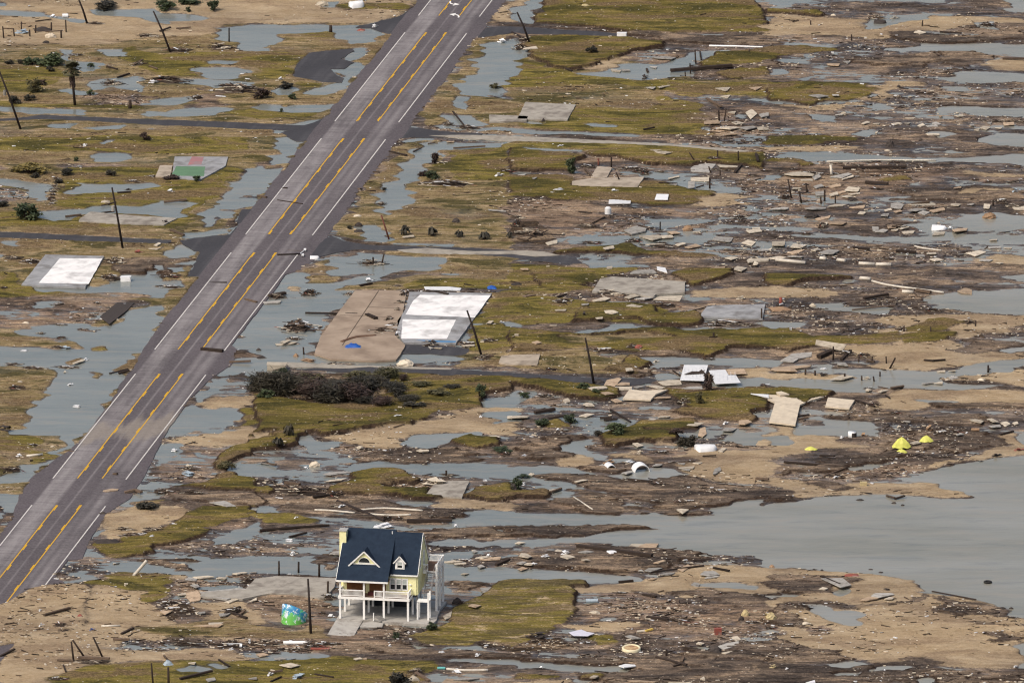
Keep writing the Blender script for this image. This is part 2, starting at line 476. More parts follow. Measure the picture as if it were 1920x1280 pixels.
G -5,-10 1380,-10 1250,80 1050,140 850,140 700,190 550,200 490,180 400,180 330,260 200,300 -5,310
S -5,170 160,170 170,230 -5,240
S 860,150 1180,100 1380,80 1420,20 1700,-10 1925,-10 1925,200 1600,180 1450,170 1160,200 1090,260 1100,320 900,310 560,220
W 310,290 380,190 440,180 540,250 640,240 720,250 600,280 480,300
W 1690,30 1925,30 1900,80 1780,110 1740,60
W 1110,220 1200,190 1420,200 1600,170 1680,180 1600,210 1450,250 1260,290 1130,260
G 1450,240 1600,190 1680,210 1850,230 1840,270 1650,295 1500,260
T 520,290 680,280 800,280 760,330 560,330
M 480,380 700,380 800,350 1100,310 1300,300 1500,300 1720,350 1780,370 1550,385 1290,380 1270,415 1180,400 1040,430 940,390 760,400 780,430 640,425
W 760,405 930,395 1040,435 1180,405 1270,420 1300,400 1550,400 1925,400 1925,525 1700,500 1450,490 1200,480 1160,470 850,475 720,460
W -5,400 50,400 110,440 100,490 -5,500
W 130,560 220,530 210,580 150,580
W 500,380 640,370 720,380 700,400 520,400
G -5,580 120,590 160,610 100,640 -5,620
G 700,500 860,470 1080,465 1250,530 1200,560 900,580 1280,590 1290,640 1560,640 1640,600 1925,560 1925,690 1560,650 1290,680 850,650 580,640 560,600 750,540
T 920,570 1050,550 1250,560 1200,600 950,600
W -5,720 60,710 110,740 80,770 -5,760
M 100,720 400,700 900,690 1250,740 1560,770 1560,820 1200,850 800,810 400,790
S 1290,680 1560,650 1800,690 1925,690 1925,760 1600,760 1280,730
W 1560,770 1700,755 1925,760 1925,860 1650,860 1480,850 1480,830 1640,800
W -5,850 80,830 60,890 -5,930
M 1250,900 1500,890 1925,880 1925,960 1500,970 1250,980
W 1300,1000 1450,970 1700,990 1925,970 1925,1010 1500,1015
W 1740,900 1860,900 1920,930 1760,925
g -5,780 300,780 600,820 400,860 100,870
t 960 768
W -5,30 60,20 40,80 -5,100
G 200,110 330,80 420,130 300,140
M 100,300 250,230 280,200 470,210 400,270 390,320 500,380 370,380 200,385 110,350
W 440,240 560,230 600,290 720,340 760,350 700,390 560,350 410,320 400,280
S 500,330 680,390 620,430 420,430 340,400
G 1190,20 1250,-10 1925,-10 1800,20 1850,90 1720,110 1380,60
G 620,200 850,130 950,80 1350,70 1400,150 1220,170 1250,220 1140,260 1000,250 800,290 680,280
K 960,150 1200,160 1400,150 1350,180 1000,170
S 600,240 640,280 760,340 900,340 1050,250 1380,250 1400,310 1650,310 1925,290 1925,560 1500,540 1350,470 1250,430 1000,400 740,360
T 950,280 1300,270 1350,400 1200,420 980,380
W 1500,230 1680,180 1925,210 1925,270 1760,270 1600,240
W 720,390 760,370 950,380 920,400 820,400
W -5,430 200,420 400,430 530,440 560,480 720,500 900,470 1080,440 1260,480 1370,490 1200,505 900,510 600,490 330,480 230,490 280,520 480,580 700,610 720,630 440,580 200,550 -5,520
M 540,440 620,430 900,450 900,490 600,480
G -5,630 260,610 310,640 250,655 -5,660
M 230,490 500,490 860,520 1280,510 1500,550 1800,590 1925,590 1925,640 1780,690 1620,730 1330,740 1000,690 750,640 480,580 300,530
M 1000,720 1330,740 1540,780 1400,795 1260,780 1080,770
M 400,600 750,650 970,720 940,785 600,790 400,690
T -5,670 300,650 500,720 600,770 -5,770
W -5,780 400,780 800,790 1000,770 1260,790 1540,805 1620,740 1820,670 1925,680 1925,1100 1000,1100 700,1000 -5,990 400,950 900,910 1050,900 960,880 700,870 400,860 -5,860
M -5,875 400,880 850,870 1050,895 900,910 650,930 280,965 -5,945
t 1440 768
S -5,110 120,130 400,200 600,250 800,290 500,300 250,310 -5,400
W 160,130 380,130 410,80 690,75 800,130 750,150 830,200 650,200 420,190 250,190
W -5,210 180,200 120,260 -5,270
M 410,60 800,20 1500,30 1700,90 1300,130 1000,110 800,90 500,80
M 850,260 1200,160 1600,160 1780,240 1700,280 1300,330 1250,280 1050,310
S 1740,200 1860,160 2000,280 2000,360 1700,350 1400,430 1260,440 1560,320 1780,280
W 1850,170 2000,140 2000,290 1900,270 1850,200
M 520,380 850,310 950,350 900,400 700,450 580,460 200,460 -5,490 -5,480 300,430
W 620,430 920,390 800,440 650,455
T 580,460 1000,400 1200,440 1000,520 600,500
S -5,500 200,520 560,570 700,540 900,560 1200,540 1500,600 1540,650 1300,650 900,640 500,640 200,660 -5,640
M 200,530 560,540 560,600 440,610
M -5,580 200,610 220,660 -5,690
W -5,740 180,690 400,650 900,645 1300,670 1540,660 1500,610 1280,560 1020,520 1250,470 1450,410 1720,370 2000,360 2000,1060 -5,1060
t 0 1024
G 700,-20 1150,0 1130,60 850,90 720,50
T 650,80 800,130 800,200 620,180
W 810,150 1100,110 1250,80 1480,90 1925,80 1925,200 1600,220 1250,190 1000,215 820,200
W 520,290 560,190 620,200 600,300
M 1100,90 1240,95 1500,130 1480,150 1560,180 1400,185 1250,150
S -80,470 60,380 330,310 500,300 640,300 860,200 1320,210 1280,380 1170,440 1260,560 1480,600 1925,560 1925,720 1000,700 600,1030 -80,1030
D -200,560 -80,470 60,385 330,308 500,298 640,310 640,600 -200,800
g 640,290 760,230 960,205 1310,210 1300,300 1180,410 1040,440 1100,340 900,340 880,310 700,300
K 1200,440 1500,420 1460,520 1260,570
T 1270,560 1500,500 1660,520 1440,620 1340,610
T 1320,300 1925,200 1925,340 1500,420 1340,400
W 1530,310 1700,290 1900,300 1600,330
S 1500,420 1925,420 1925,560 1500,590
Y 1000,600 1925,560 1925,690 1300,700 1100,660
S 800,760 1925,780 1925,850 800,860
g 380,1000 700,900 1000,860 1925,850 1925,1080 380,1080
W 1280,920 1400,895 1530,920 1500,945 1300,950
W 1570,890 1680,870 1700,910 1600,920
W -80,490 70,490 60,540 -80,560
t 480 1024
W -5,90 200,90 420,110 520,160 620,180 610,230 300,200 -5,190
M 430,100 630,30 620,180 520,150
T -5,200 600,230 560,430 -5,420
W 580,420 620,390 620,480 580,470
T -5,420 560,430 620,500 550,640 100,560 -5,590
Y -5,600 300,640 560,580 540,700 -5,700
T -5,700 560,700 700,620 1200,640 1200,760 600,800 -5,800
W 280,820 450,810 630,830 500,850 300,845
W 1390,850 1500,840 1925,850 1925,900 1600,880 1420,870
M 820,770 1100,740 1300,770 1925,800 1925,850 1400,830 1000,800
g -5,850 500,840 1000,850 1340,870 1360,910 1100,1080 -5,1080
W 1260,80 1700,30 1560,110 1440,130 1600,160 1925,150 1925,250 1780,260 1400,240 1400,150
M 1420,250 1700,260 1780,280 1600,320 1420,330
T 1400,330 1760,280 1700,340 1500,420 1480,520 1380,560 1380,460
L 1820,270 1925,250 1925,760 1860,780 1700,730 1550,750 1400,745 1250,740 1130,690 1250,660 1480,560 1480,470 1560,420 1740,350
K 1600,730 1700,720 1925,750 1925,790 1700,770
t 960 1024
L -5,240 300,250 560,265 590,300 480,360 470,430 490,490 380,570 260,640 200,700 -5,770
K -5,775 180,720 330,680 450,760 -5,800
g 560,690 660,670 840,680 780,720 600,750
M -5,90 300,50 700,0 1280,40 1440,55 1300,130 1000,190 700,200 450,180 200,170 -5,120
W -5,165 300,185 560,200 900,225 1000,260 860,265 560,265 -5,240
S 590,290 900,270 1020,240 1400,150 1700,150 1925,160 1925,440 1500,420 1100,340 640,350 500,350
T 500,360 1000,350 1400,450 1925,480 1925,700 1400,700 900,640 500,640 400,600 490,500
W 1430,290 1600,270 1840,310 1800,330 1500,310
M 1200,350 1400,330 1700,380 1925,360 1925,420 1600,420
S 450,620 540,560 950,570 900,640 500,640
W 680,540 790,530 780,550 700,555
M -5,830 300,840 700,850 1100,820 1350,840 1925,880 1925,960 1400,960 900,910 500,880 -5,860
W -5,880 400,890 800,890 760,930 400,930 -5,910
M 500,960 900,930 1400,930 1925,920 1925,1080 700,1080
G -5,960 330,970 300,990 -5,1000
W 340,1010 480,1010 500,1024 350,1024
G 480,980 650,970 700,1000 500,1010
S -5,1000 330,995 340,1080 -5,1080
M 1360,740 1500,780 1925,700 1925,860 1340,830
t 1440 1024
W -5,-60 2000,-60 2000,520 1880,530 1780,470 1550,400 1300,350 1180,300 1080,250 900,210 600,180 200,155 -5,145
S -5,155 600,190 900,215 1060,260 1180,320 1300,360 1550,410 1750,480 1880,540 2000,560 2000,900 1700,920 1300,900 1260,850 800,900 640,840 400,790 150,740 -5,700 -5,600 120,300 -5,290
M -5,210 400,230 700,250 500,340 100,370 -5,300
M 40,490 280,430 460,410 720,450 900,430 1060,380 1180,350 1150,390 960,440 740,460 720,490 520,450 280,480 60,510
M 1180,370 1260,380 1400,430 1700,460 1870,510 1780,550 1650,510 1500,510 1400,540 1300,490
M 1520,570 1700,560 1760,600 1550,600
M 1650,660 1830,640 1860,720 1700,740
W -5,370 200,360 150,380 -5,395
W 510,350 550,320 630,310 640,350 520,365
W 270,440 400,440 520,480 725,500 745,590 640,590 480,540
M -5,510 120,500 300,560 180,620 -5,600
T 180,620 400,580 460,640 200,680
M -5,710 150,740 400,790 660,850 500,900 -5,910
M -5,900 500,910 860,900 1100,850 1300,870 1300,930 1900,940 2000,920 2000,1080 -5,1080
W 510,890 680,890 700,915 560,920
W 830,930 900,905 1100,900 1150,915 850,945
W 570,970 720,955 730,980 600,985
W 1120,1000 1180,980 1260,1000 1250,1060 1140,1060
W 1400,990 1700,1010 1900,1010 1900,1024 1500,1005
W 1880,740 2000,700 2000,940 1890,900
t 0 0
asp side_street -200,905 200,880 300,862 1000,890 1925,925 2300,945 2300,975 1920,975 1000,930 300,895 -200,920 |dark asphalt side street strip left of the highway, far one
t 480 0
asp road_apron 740,205 1080,125 1180,60 1240,60 1000,260 930,240 860,215 |far asphalt apron joining the highway from the left
asp parking_lot 400,395 730,365 730,385 640,440 740,470 660,520 560,520 600,560 670,590 640,620 500,620 270,580 300,480 |dark wet asphalt lot left of the highway
asp road_apron 180,1000 460,910 560,860 400,1060 300,1060 |asphalt apron at the end of the far left side street
asp road_apron 1130,950 1250,965 1480,990 1700,1000 1650,1030 1480,1026 1080,1040 1000,1060 |asphalt apron at the head of the pale concrete side street
asp side_street 1640,270 1760,205 1920,200 2520,235 2750,255 2720,275 2480,270 2040,265 1920,250 1650,290 |far dark side street right of the highway
t 0 256
asp side_street -200,705 -80,710 700,745 1300,778 1290,808 700,790 -80,758 -200,755 |near dark asphalt side street left of the highway
asp road_apron 1330,780 1720,730 1800,650 1760,640 1820,550 1910,540 1640,1060 1400,1060 1500,870 1350,800 |asphalt apron at the end of the near left side street
t 480 256
asp side_street 560,740 650,780 800,810 1200,825 1700,838 1925,852 2400,905 2450,955 2220,950 1920,905 1640,885 1480,870 1000,860 730,850 480,900 300,930 |side street right of the highway covered partly by sand
t 480 512
asp side_street 800,690 900,700 1480,720 1925,745 2560,785 3000,790 3000,815 2880,840 2700,850 2400,840 1925,792 1500,780 1050,745 640,740 300,720 |dark asphalt side street running right below the white slab
asp driveway 1060,600 1120,530 1560,560 1620,575 1560,620 1300,605 |dark asphalt pad in front of the white painted slab
t 480 256
con concrete_road 1300,-8 1560,-12 1925,-5 3020,50 3470,85 3700,108 3690,118 3420,100 3120,72 1925,36 1560,15 |long pale concrete side street right of the highway
t 480 512
con concrete_road 225,665 600,685 950,695 1480,712 1460,722 1000,712 860,700 700,712 250,705 |pale concrete side strip below the white painted slab
t 480 256
con concrete_road 1060,850 1280,835 1640,860 2030,855 2160,862 2280,890 2100,900 1920,880 1600,885 1300,880 1100,870 |pale sand-washed concrete patch on the middle side street
t 960 0
slb 100,765 480,785 415,900 40,890 c |tan foundation slab on the far right grass
slb -170,860 120,872 110,905 -170,915 c |narrow grey slab left of the tan foundation slab
t 0 256
slb 600,612 680,562 870,582 1170,602 1330,612 1230,662 880,652 590,632 c |wet grey foundation slab partly under the left pool
slb 1310,150 1710,152 1690,222 1560,292 1500,325 1290,305 1300,215 b |blue-grey house slab with red and green painted areas
slb 1200,215 1296,215 1276,300 1165,300 s |small beige slab left of the painted house slab
pnt 1440,150 1530,155 1510,210 1410,213 r |
pnt 1322,222 1540,226 1528,298 1286,293 g |
t 0 256
slb 340,885 780,895 640,1130 160,1110 b |grey house slab with a big white painted rectangle
pnt 450,912 768,915 665,1104 290,1098 w |
t 480 512
slb 745,128 1130,130 1100,300 1040,460 1120,540 1085,605 1050,648 900,655 560,642 440,600 480,480 620,290 t |tan concrete car park slab beside the white painted slab
slb 1150,140 1770,150 1500,525 1110,520 1060,440 1060,360 1120,270 b |grey foundation slab with bright white painted floor
pnt 1230,162 1760,166 1640,332 1120,310 1180,205 w |
pnt 1100,345 1500,350 1430,492 1090,490 w |
pnt 1200,500 1500,508 1496,520 1300,514 u |
t 960 256
slb 450,335 600,312 990,302 940,380 700,375 450,362 s |long undercut beige slab in the washed-out yard
slb 640,222 750,232 710,312 590,302 s |small grey square slab behind the undercut beige one
t 960 512
slb 660,40 760,25 1300,62 1295,145 1080,155 1060,180 900,150 600,140 c |cracked grey foundation slab on the right of the centre grass
slb 1410,315 1470,240 1900,232 1880,340 1700,335 1560,330 1430,325 b |blue-grey slab with radiating marks on the right
t 480 512
slb 1840,622 1925,612 2130,605 2110,685 1880,680 1820,668 s |tan slab with a bite of grass near the leaning pole
t 480 768
slb 1270,640 1330,560 1450,530 1600,530 1545,655 c |pale square slab overhanging the eroded turf above the house
t 480 1024
slb -5,240 150,220 600,235 590,300 510,385 480,385 280,355 100,350 -100,390 -420,370 -400,345 -80,320 c |large undercut grey slab left of the house
t 0 0
pol 663,180 580,-30 |dark wooden utility pole leaning left on the sand at the top left
pol 1290,395 1150,85 |dark utility pole leaning left over the fallen brush heap
pol 165,968 -20,500 |leaning utility pole with a transformer at the left edge
pil 1718,320 1718,210
pil 160,225 160,165
pil 110,275 100,215
pil 265,250 268,190
pil 385,230 385,170
pil 497,245 492,150
pil 225,275 222,225
pil 460,290 458,230
pil 30,290 20,200
log 265,165 385,155 .3
log 20,215 100,220 .25
log 340,240 470,235 .25
bsh 790,60 190 70 d
bsh 1245,70 160 80 g
bsh 1440,30 160 60 g
bsh 1600,80 90 90 g
bsh 1410,90 40 50 g
bsh 360,480 200 120 g
bsh 230,480 120 70 g
bsh 70,475 70 35 d
bsh 150,475 60 40 d
bsh 380,540 60 50 d
bsh 680,495 50 35 g
bsh 245,690 120 120 o
bsh 220,755 80 60 d
bsh 115,780 90 90 d
bsh 680,705 55 45 g
bsh 320,640 60 50 r
brs 1350,395 260 40
brs 1640,380 180 70
brs 1250,620 300 60
brs 830,640 160 60
brs 1480,750 100 60
brs 1780,720 260 130
brs 1050,495 120 40
brs 1700,650 200 30
brs 580,420 140 20
brs 720,190 140 30
brs 1100,280 180 30
stm 975,815 60 |burnt palm stump standing on the verge beside the dark side street
plm 563,795 535,520 |tall shaggy palm tree on the left beside the flooded ditch
rok 400,125 60 25 w |white wreckage heaped on the pilings at the upper left
rok 490,130 45 45 w |white barrel shape on the far pilings
rok 170,250 90 40 b
rok 380,285 90 40 p
rok 320,230 130 40 d
rok 1150,625 80 25 w
rok 1880,680 120 30 p
rok 345,325 50 20 d
log 1200,240 1280,220 .4
log 1320,220 1430,215 .4
log 800,500 880,525 .35
log 1000,495 1070,465 .4
log 880,580 970,560 .4
log 1120,500 1180,530 .3
t 480 0
rok 760,58 112 70 w |white arched shell standing by the highway at the top
rok 495,40 100 45 p
rok 890,205 50 35 w |white sheet tipped up on the asphalt apron by the highway
rok 790,225 60 20 r
stm 560,245 50
bsh 240,655 110 60 d
bsh 40,740 120 90 r
bsh 275,745 60 50 g
bsh 190,840 30 40 g
bsh 1800,655 80 40 o
rok 185,600 40 25 w
rok 1840,315 80 30 w
log 1475,840 1560,945 .3
brs 1580,965 200 40
brs 1440,945 80 50
pil 1700,0 1700,-20
t 960 0
pol 140,330 38,95 |dark utility pole leaning left beside the roadside pool
log 120,415 450,540 .45 |long fallen utility pole lying across the dark green grass
log 0,245 100,300 .45 |fallen pole lying in the pool below the leaning pole
brs 100,320 160 60
brs 60,380 90 80
bsh 600,410 80 60 d |dark round shrub alone on the green turf
rok 825,280 70 40 w |pale box-shaped appliance beside the far side street
rok 550,65 60 18 y
rok 205,100 80 40 d
pan 90,360 180,345 195,365 80,372
log 1480,345 1880,372 .35 |long white pipe lying across the far mud
log 1190,535 1650,510 .9 |long dark timber lying over the pool at the top
pil 1380,475 1372,375
pil 1340,550 1335,475
pil 1303,580 1298,540
pan 1050,425 1150,415 1230,430 1200,448 1080,440
pan 740,515 820,530 810,542 750,532
pan 810,520 880,520 890,530 840,533
pan 1520,660 1640,652 1610,685
pan 1775,655 1880,645 1830,680
pan 1560,720 1640,712 1620,735
pan 1000,650 1080,650 1060,672
pan 1090,655 1190,628 1180,640 1110,668
pan 1030,500 1090,498 1080,512
pil 1555,910 1550,830
pil 1590,905 1605,815
log 1460,740 1570,810 .5
pan 1440,905 1550,890 1560,930 1440,935 |reddish slab under two dark posts
pan 1530,965 1640,930 1720,950 1640,980
pan 1700,950 1800,930 1840,960 1760,985
pan 1830,950 1925,940 1925,975 1850,980
pan 1580,1000 1660,990 1700,1010 1600,1018
pan 1640,915 1700,905 1750,925 1680,940
pan 1750,845 1800,820 1840,850 1790,890
pan 1850,855 1925,840 1925,870 1870,880
pan 1610,840 1680,835 1670,852
log 1420,445 1410,390 .3
rok 235,915 30 40 d
log 985,980 1070,975 .4
log 1020,540 1010,515 .4
rok 1000,590 60 40 d
t 1440 0
pil 625,310 627,260
pil 1155,200 1160,155
pil 320,190 320,175
rok 845,170 90 35 d |dark boat-shaped wreck in the far sandy pool
rok 490,120 40 25 p
rok 950,135 70 25 p
pan 1090,245 1130,228 1190,242 1150,252
pan 440,470 540,475 530,500 450,490 |pale tan boulder slab on the upper mud flat
pan 560,460 620,458 600,478
pan 300,712 380,705 460,720 380,732
pan 480,705 530,705 535,720 485,720
log 1110,700 1170,700 .3
log 1190,702 1240,698 .3
log 1290,238 1450,258 .4
log 1760,445 1925,455 .5
rok 570,860 50 25 p
pan 500,860 560,850 560,865
pan 1400,865 1460,858 1470,872 1420,878
pan 1280,868 1310,866 1300,878
pan 920,930 980,915 1010,925 960,935
pan 1020,925 1070,915 1060,930
pan 1120,940 1160,925 1180,940 1140,950
pan 1230,925 1260,912 1300,930 1260,940
pan 1180,940 1260,935 1280,950 1200,952
pan 700,930 740,900 770,915 720,935
pan 780,925 840,920 830,935
pan 1590,960 1620,940 1670,955 1640,975
pan 1760,910 1840,905 1850,940 1770,945 |pinkish square slab on the mud at the upper right
pan 1510,930 1540,925 1550,945 1520,945
pan 1640,920 1680,915 1670,935
pan 1700,960 1760,945 1750,970
pan 1540,970 1590,960 1580,985
pan 1180,1000 1280,995 1290,1012 1200,1015
pan 800,995 825,980 820,1000
pan 1020,885 1110,880 1090,892
pan 1090,775 1180,770 1130,782
rok 980,655 30 20 d
brs 820,150 120 60
brs 1640,200 140 50
t 0 256
pol 925,840 840,385 |dark utility pole with a white fitting beside the slab pool
bsh 210,620 190 170 g |big round green shrub by the left pool
bsh 210,270 230 80 y |low yellow flowering thicket on the left grass
bsh 255,305 70 50 d
bsh 500,285 110 60 d
bsh 830,292 70 55 d
bsh 1475,335 60 50 g |small green shrub at the corner of the painted slab
bsh 1290,320 110 35 r
bsh 570,180 45 40 g
bsh 1090,30 70 75 r
bsh 440,350 60 40 d
hdg 380,520 440,330 60
brs 1150,310 100 30
brs 1000,345 120 20
brs 860,960 120 80
brs 100,930 160 50
brs 240,960 140 60
rok 640,80 45 25 w
rok 790,495 70 20 p
rok 1280,415 60 22 w
rok 905,950 80 30 p
rok 1040,870 80 20 r |small red and white wreckage at the foot of the utility pole
pan 1110,840 1200,835 1230,822 1180,845
pan 1150,815 1190,790 1210,800 1180,820
log 490,600 610,595 .5
log 760,578 860,578 .4
log 880,425 980,420 .4
log 1280,705 1380,745 .5
log 870,495 760,520 .3
log 1230,490 1400,480 .5
rok 1240,655 50 40 d
rok 960,395 50 15 d
bsh 20,520 90 50 d
t 480 256
pil 1005,765 940,590 |leaning rust red post beside the verge pool
psq 1120,740 100 90
psq 1330,745 90 80
psq 1520,755 80 70
psq 1715,770 90 60
psq 1900,765 60 70
bsh 1320,315 100 85 g
bsh 1250,290 70 60 r
bsh 1340,200 60 100 r
brs 1440,380 330 70
brs 1880,270 130 40
brs 940,515 90 40
brs 860,965 200 60
bsh 960,395 40 25 d
bsh 700,690 40 30 d
rok 770,670 60 40 d
rok 770,715 70 25 d
rok 440,912 70 35 w |upturned pale boat on the highway shoulder
rok 1820,300 70 35 w
rok 1390,205 80 20 p
rok 760,602 60 18 p
pan 1740,545 1875,555 1875,562 1745,552
pan 1095,745 1180,738 1190,752 1110,756
pan 1430,35 1490,30 1485,42 1430,44
rok 1500,645 60 40 d
log 160,475 350,505 .35 |dark timber lying across the highway lanes
log 10,445 80,458 .45
log 200,385 235,388 .4
log 790,395 770,405 .5
log 1000,110 1130,150 .4
log 1480,85 1720,80 .4
log 1290,50 1340,45 .3
log 1180,110 1240,90 .3
pil 880,960 878,905
pil 940,940 960,880
lmp 160,885 330,878
log 350,855 240,850 .2
t 960 256
bsh 440,275 80 150 g |upright dark green shrub at the edge of the washed-out yard
pan 728,467 893,472 888,505 724,500 |white rectangular panel lying on the lower edge of the turf
pan 1085,432 1175,434 1168,472 1070,470 |square white panel lying on the turf beside the vehicle tracks
pil 745,230 745,155
pil 650,215 648,165 |red post in the washed-out yard
pil 820,335 782,272
pil 1380,195 1330,120
pil 1542,160 1542,105
pil 1697,195 1697,110
pil 1483,385 1483,310
pil 1110,690 1112,640
pil 1500,270 1475,225
pil 1560,290 1562,255
log 1560,240 1690,245 .4
log 1670,275 1720,215 .5
log 1830,140 1845,210 .5
log 550,250 600,305 .4
log 500,565 600,585 .3
log 690,605 590,660 .4
log 1100,355 1240,350 .3
log 1380,380 1440,370 .3
log 40,770 120,785 .4
brs 1510,190 140 40
brs 1000,290 80 60
brs 150,760 260 90
brs 40,700 90 100
brs 560,690 200 50
brs 900,250 200 40
brs 560,240 120 50
brs 920,790 120 50
brs 1140,830 240 30
brs 40,620 120 40
brs 1700,610 120 40
brs 600,800 200 30
rok 720,610 50 55 w |white water tank on legs on the brown washed ground
rok 350,412 70 20 w
rok 768,418 60 15 w
rok 360,75 50 15 w
rok 1320,700 80 50 o |orange brown boulder standing in the shallow pool
pan 840,700 920,670 1010,685 1000,708 900,730 |broad pale concrete slab half sunk in the brown flat
pan 950,740 1100,730 1130,760 1050,785
pan 1100,735 1200,730 1215,760 1130,768
pan 1160,710 1220,702 1270,725 1200,738
pan 1500,770 1530,745 1660,758 1640,792
pan 1720,795 1770,770 1830,790 1800,820
pan 1590,910 1640,885 1700,905 1650,938
pan 1655,992 1690,966 1765,985 1720,1012
pan 1085,975 1150,982 1165,1018 1090,1000 |white angular sheet on the torn turf edge
pan 1340,235 1400,195 1530,205 1500,240 1480,270 1340,262
pan 1540,205 1700,210 1690,235 1560,240
pan 1340,305 1480,305 1480,335 1340,330
pan 1170,310 1250,288 1260,300 1180,322
pan 1160,345 1240,335 1240,370 1160,370
pan 1320,330 1370,325 1370,390 1320,395
pan 1030,90 1100,85 1200,125 1150,140 1090,125
pan 1000,815 1140,785 1150,800 1030,820
pan 680,830 760,815 770,838 700,845
pan 1290,830 1380,800 1420,820 1330,840
pan 1220,810 1280,790 1310,800 1250,822
pan 250,795 340,770 340,800 270,815
pan 1350,715 1420,703 1400,722
pan 60,985 120,982 125,1000 75,1000
pan 710,975 755,970 750,990 710,990
pan 880,1024 920,1000 1060,1000 1090,1024
pan 1750,700 1860,690 1880,710 1780,725
pan 1800,685 1860,678 1860,690 1810,692
pan 1760,925 1800,900 1810,940 1770,945
pan 1790,915 1925,910 1925,930 1810,940
pan 1820,930 1850,950 1840,962 1805,960
pan 1840,845 1925,840 1925,855 1850,858
pan 40,285 110,280 70,300
pan 150,312 190,300 170,320
pan 1480,985 1600,975 1590,992 1500,998
t 1440 256
pan 120,282 180,260 280,253 350,285 340,300 180,296 |flat pale slab lying upstream of the white pipe stub
pan 460,302 600,272 630,280 560,308
pan 550,320 640,285 642,300 560,322
pan 570,405 600,375 690,385 680,410
pan 275,545 340,510 440,520 430,545 330,556
pan 440,528 500,505 590,505 560,522
pan 605,532 730,510 720,535 640,538
pan 670,582 690,558 735,565 720,584
pan 0,548 60,530 155,520 150,553
pan 1050,512 1250,490 1260,510 1130,522
pan 1050,562 1100,530 1170,530 1190,545 1120,567
pan 1120,572 1160,555 1215,565 1180,586
pan 1210,552 1320,530 1330,550 1240,568
pan 840,597 870,565 910,570 900,606
pan 450,652 510,625 595,640 560,670
pan 920,502 980,495 1020,510 1000,540 920,532
pan 1370,492 1450,505 1430,525 1370,516
pan 1490,507 1550,500 1530,516
pan 1250,717 1330,710 1320,735 1230,742
pan 780,672 830,675 830,712 785,707
pan 800,712 860,690 900,700 880,717
pan 890,657 960,655 960,690 900,692
pan 30,777 130,770 125,825 30,822
pan 165,837 190,795 310,795 250,842
pan 385,862 460,835 540,850 490,887 400,882
pan 140,872 220,850 280,845 200,884
pan 0,907 80,895 140,905 80,927
pan 1110,882 1170,880 1180,900 1110,907
pan 1190,867 1260,860 1265,885 1190,887
pan 1210,917 1270,905 1320,925 1250,937
pan 1400,382 1450,370 1450,385 1390,392
pan 1660,772 1720,760 1720,780 1670,782
pan 1620,502 1670,505 1660,540 1615,537
pan 190,380 260,370 240,395 180,398
pan 340,370 400,350 420,375 360,390
pan 440,370 540,355 550,372 480,382
pan 520,420 560,405 590,412 540,428
pan 350,415 430,405 420,440 360,440
pan 460,430 520,410 530,435 470,445
pan 550,455 600,430 650,445 600,465
pan 330,300 380,280 400,300 350,325
pan 240,322 330,315 340,330 250,332
pan 600,430 690,415 690,430 630,438
pan 870,550 920,535 930,550 880,560
pan 940,560 990,545 1010,560 960,572
pan 350,615 440,600 470,590 460,610 380,628
pan 400,650 450,640 440,660 400,665
pan 970,680 1030,665 1060,680 1000,695
pan 920,700 980,690 970,705
pan 1000,710 1100,705 1090,725 1020,728
pan 1380,700 1440,670 1500,670 1490,710 1400,730 |orange brown boulder slab beside the pale box
pan 370,830 330,850 400,850
pan 140,900 180,888 270,898 250,908
pan 320,850 380,830 360,858
pan 1740,460 1790,465 1760,475
pan 1650,828 1740,820 1750,835 1660,838
pan 1760,835 1830,828 1825,842
pan 1600,915 1690,920 1660,940 1580,930
pan 1700,940 1770,945 1740,955
pan 1480,875 1580,850 1640,860 1560,900
pan 1780,515 1830,495 1860,510 1800,525
pan 1830,525 1925,520 1925,550 1850,545
pan 0,845 30,830 20,860
rok 1285,690 110 40 w |white open box or boat lying at the lagoon edge
rok 1370,685 45 20 w
rok 1660,605 100 50 o |rounded orange boulder in the right hand lagoon
rok 915,70 60 60 d
rok 895,105 45 20 p
pil 180,460 150,320
pil 255,495 235,415
pil 295,415 285,350
pil 480,290 470,215 |white pipe stub standing among the pale slabs
pil 505,495 505,440
pil 425,480 425,400
pil 400,500 395,455
pil 1690,520 1688,480
pip 440,184 850,172 1260,175 .12 |long white pipe lying along the lagoon channel
pip 60,930 280,955 .3 |thick pale pipe below the heap of slabs
pip 520,930 580,940 .3 |short pale pipe segment on the dark mud
pip 680,958 800,962 .3 |left one of two thick pale pipes lying end to end
pip 810,962 925,968 .3 |right one of two thick pale pipes lying end to end
pip 390,915 435,920 .3 |stub of pale pipe nearest the bluish slabs
pip 1100,825 1160,840 1300,855 .15 |bent white hose on the dark mud
log 560,240 1040,240 .6 |long dark timber on the tan sandbar
log 720,268 1070,265 .4
log 730,350 900,365 .7 |short dark timber on the tan sandbar
log 640,838 760,850 .5
log 960,862 1110,872 .6
log 670,240 710,260 .4
log 1070,512 1210,500 .5
rok 330,600 110 35 d
rok 1860,420 60 40 b
rok 640,475 70 30 d
brs 1750,510 120 60
brs 130,470 80 60
brs 1860,545 140 50
brs 980,700 200 50
brs 410,690 80 60
t 0 512
rok 945,55 75 45 w |pale tipped container beside the flooded lot
rok 180,580 60 12 w
rok 490,562 90 20 b
rok 640,648 40 25 w
rok 525,832 50 15 w
rok 575,998 60 18 w
rok 875,350 40 15 p
rok 490,740 40 14 p
rok 195,375 50 20 p
rok 150,820 40 15 p
pan 750,330 880,215 1010,212 960,270 820,388 |dark rectangular roofing mat lying by the flooded lot
pan 540,675 620,640 640,652 560,680
log 890,750 970,742 .5
log 820,748 960,722 .3
brs 820,55 180 60
brs 1280,40 200 50
brs 1280,105 220 25
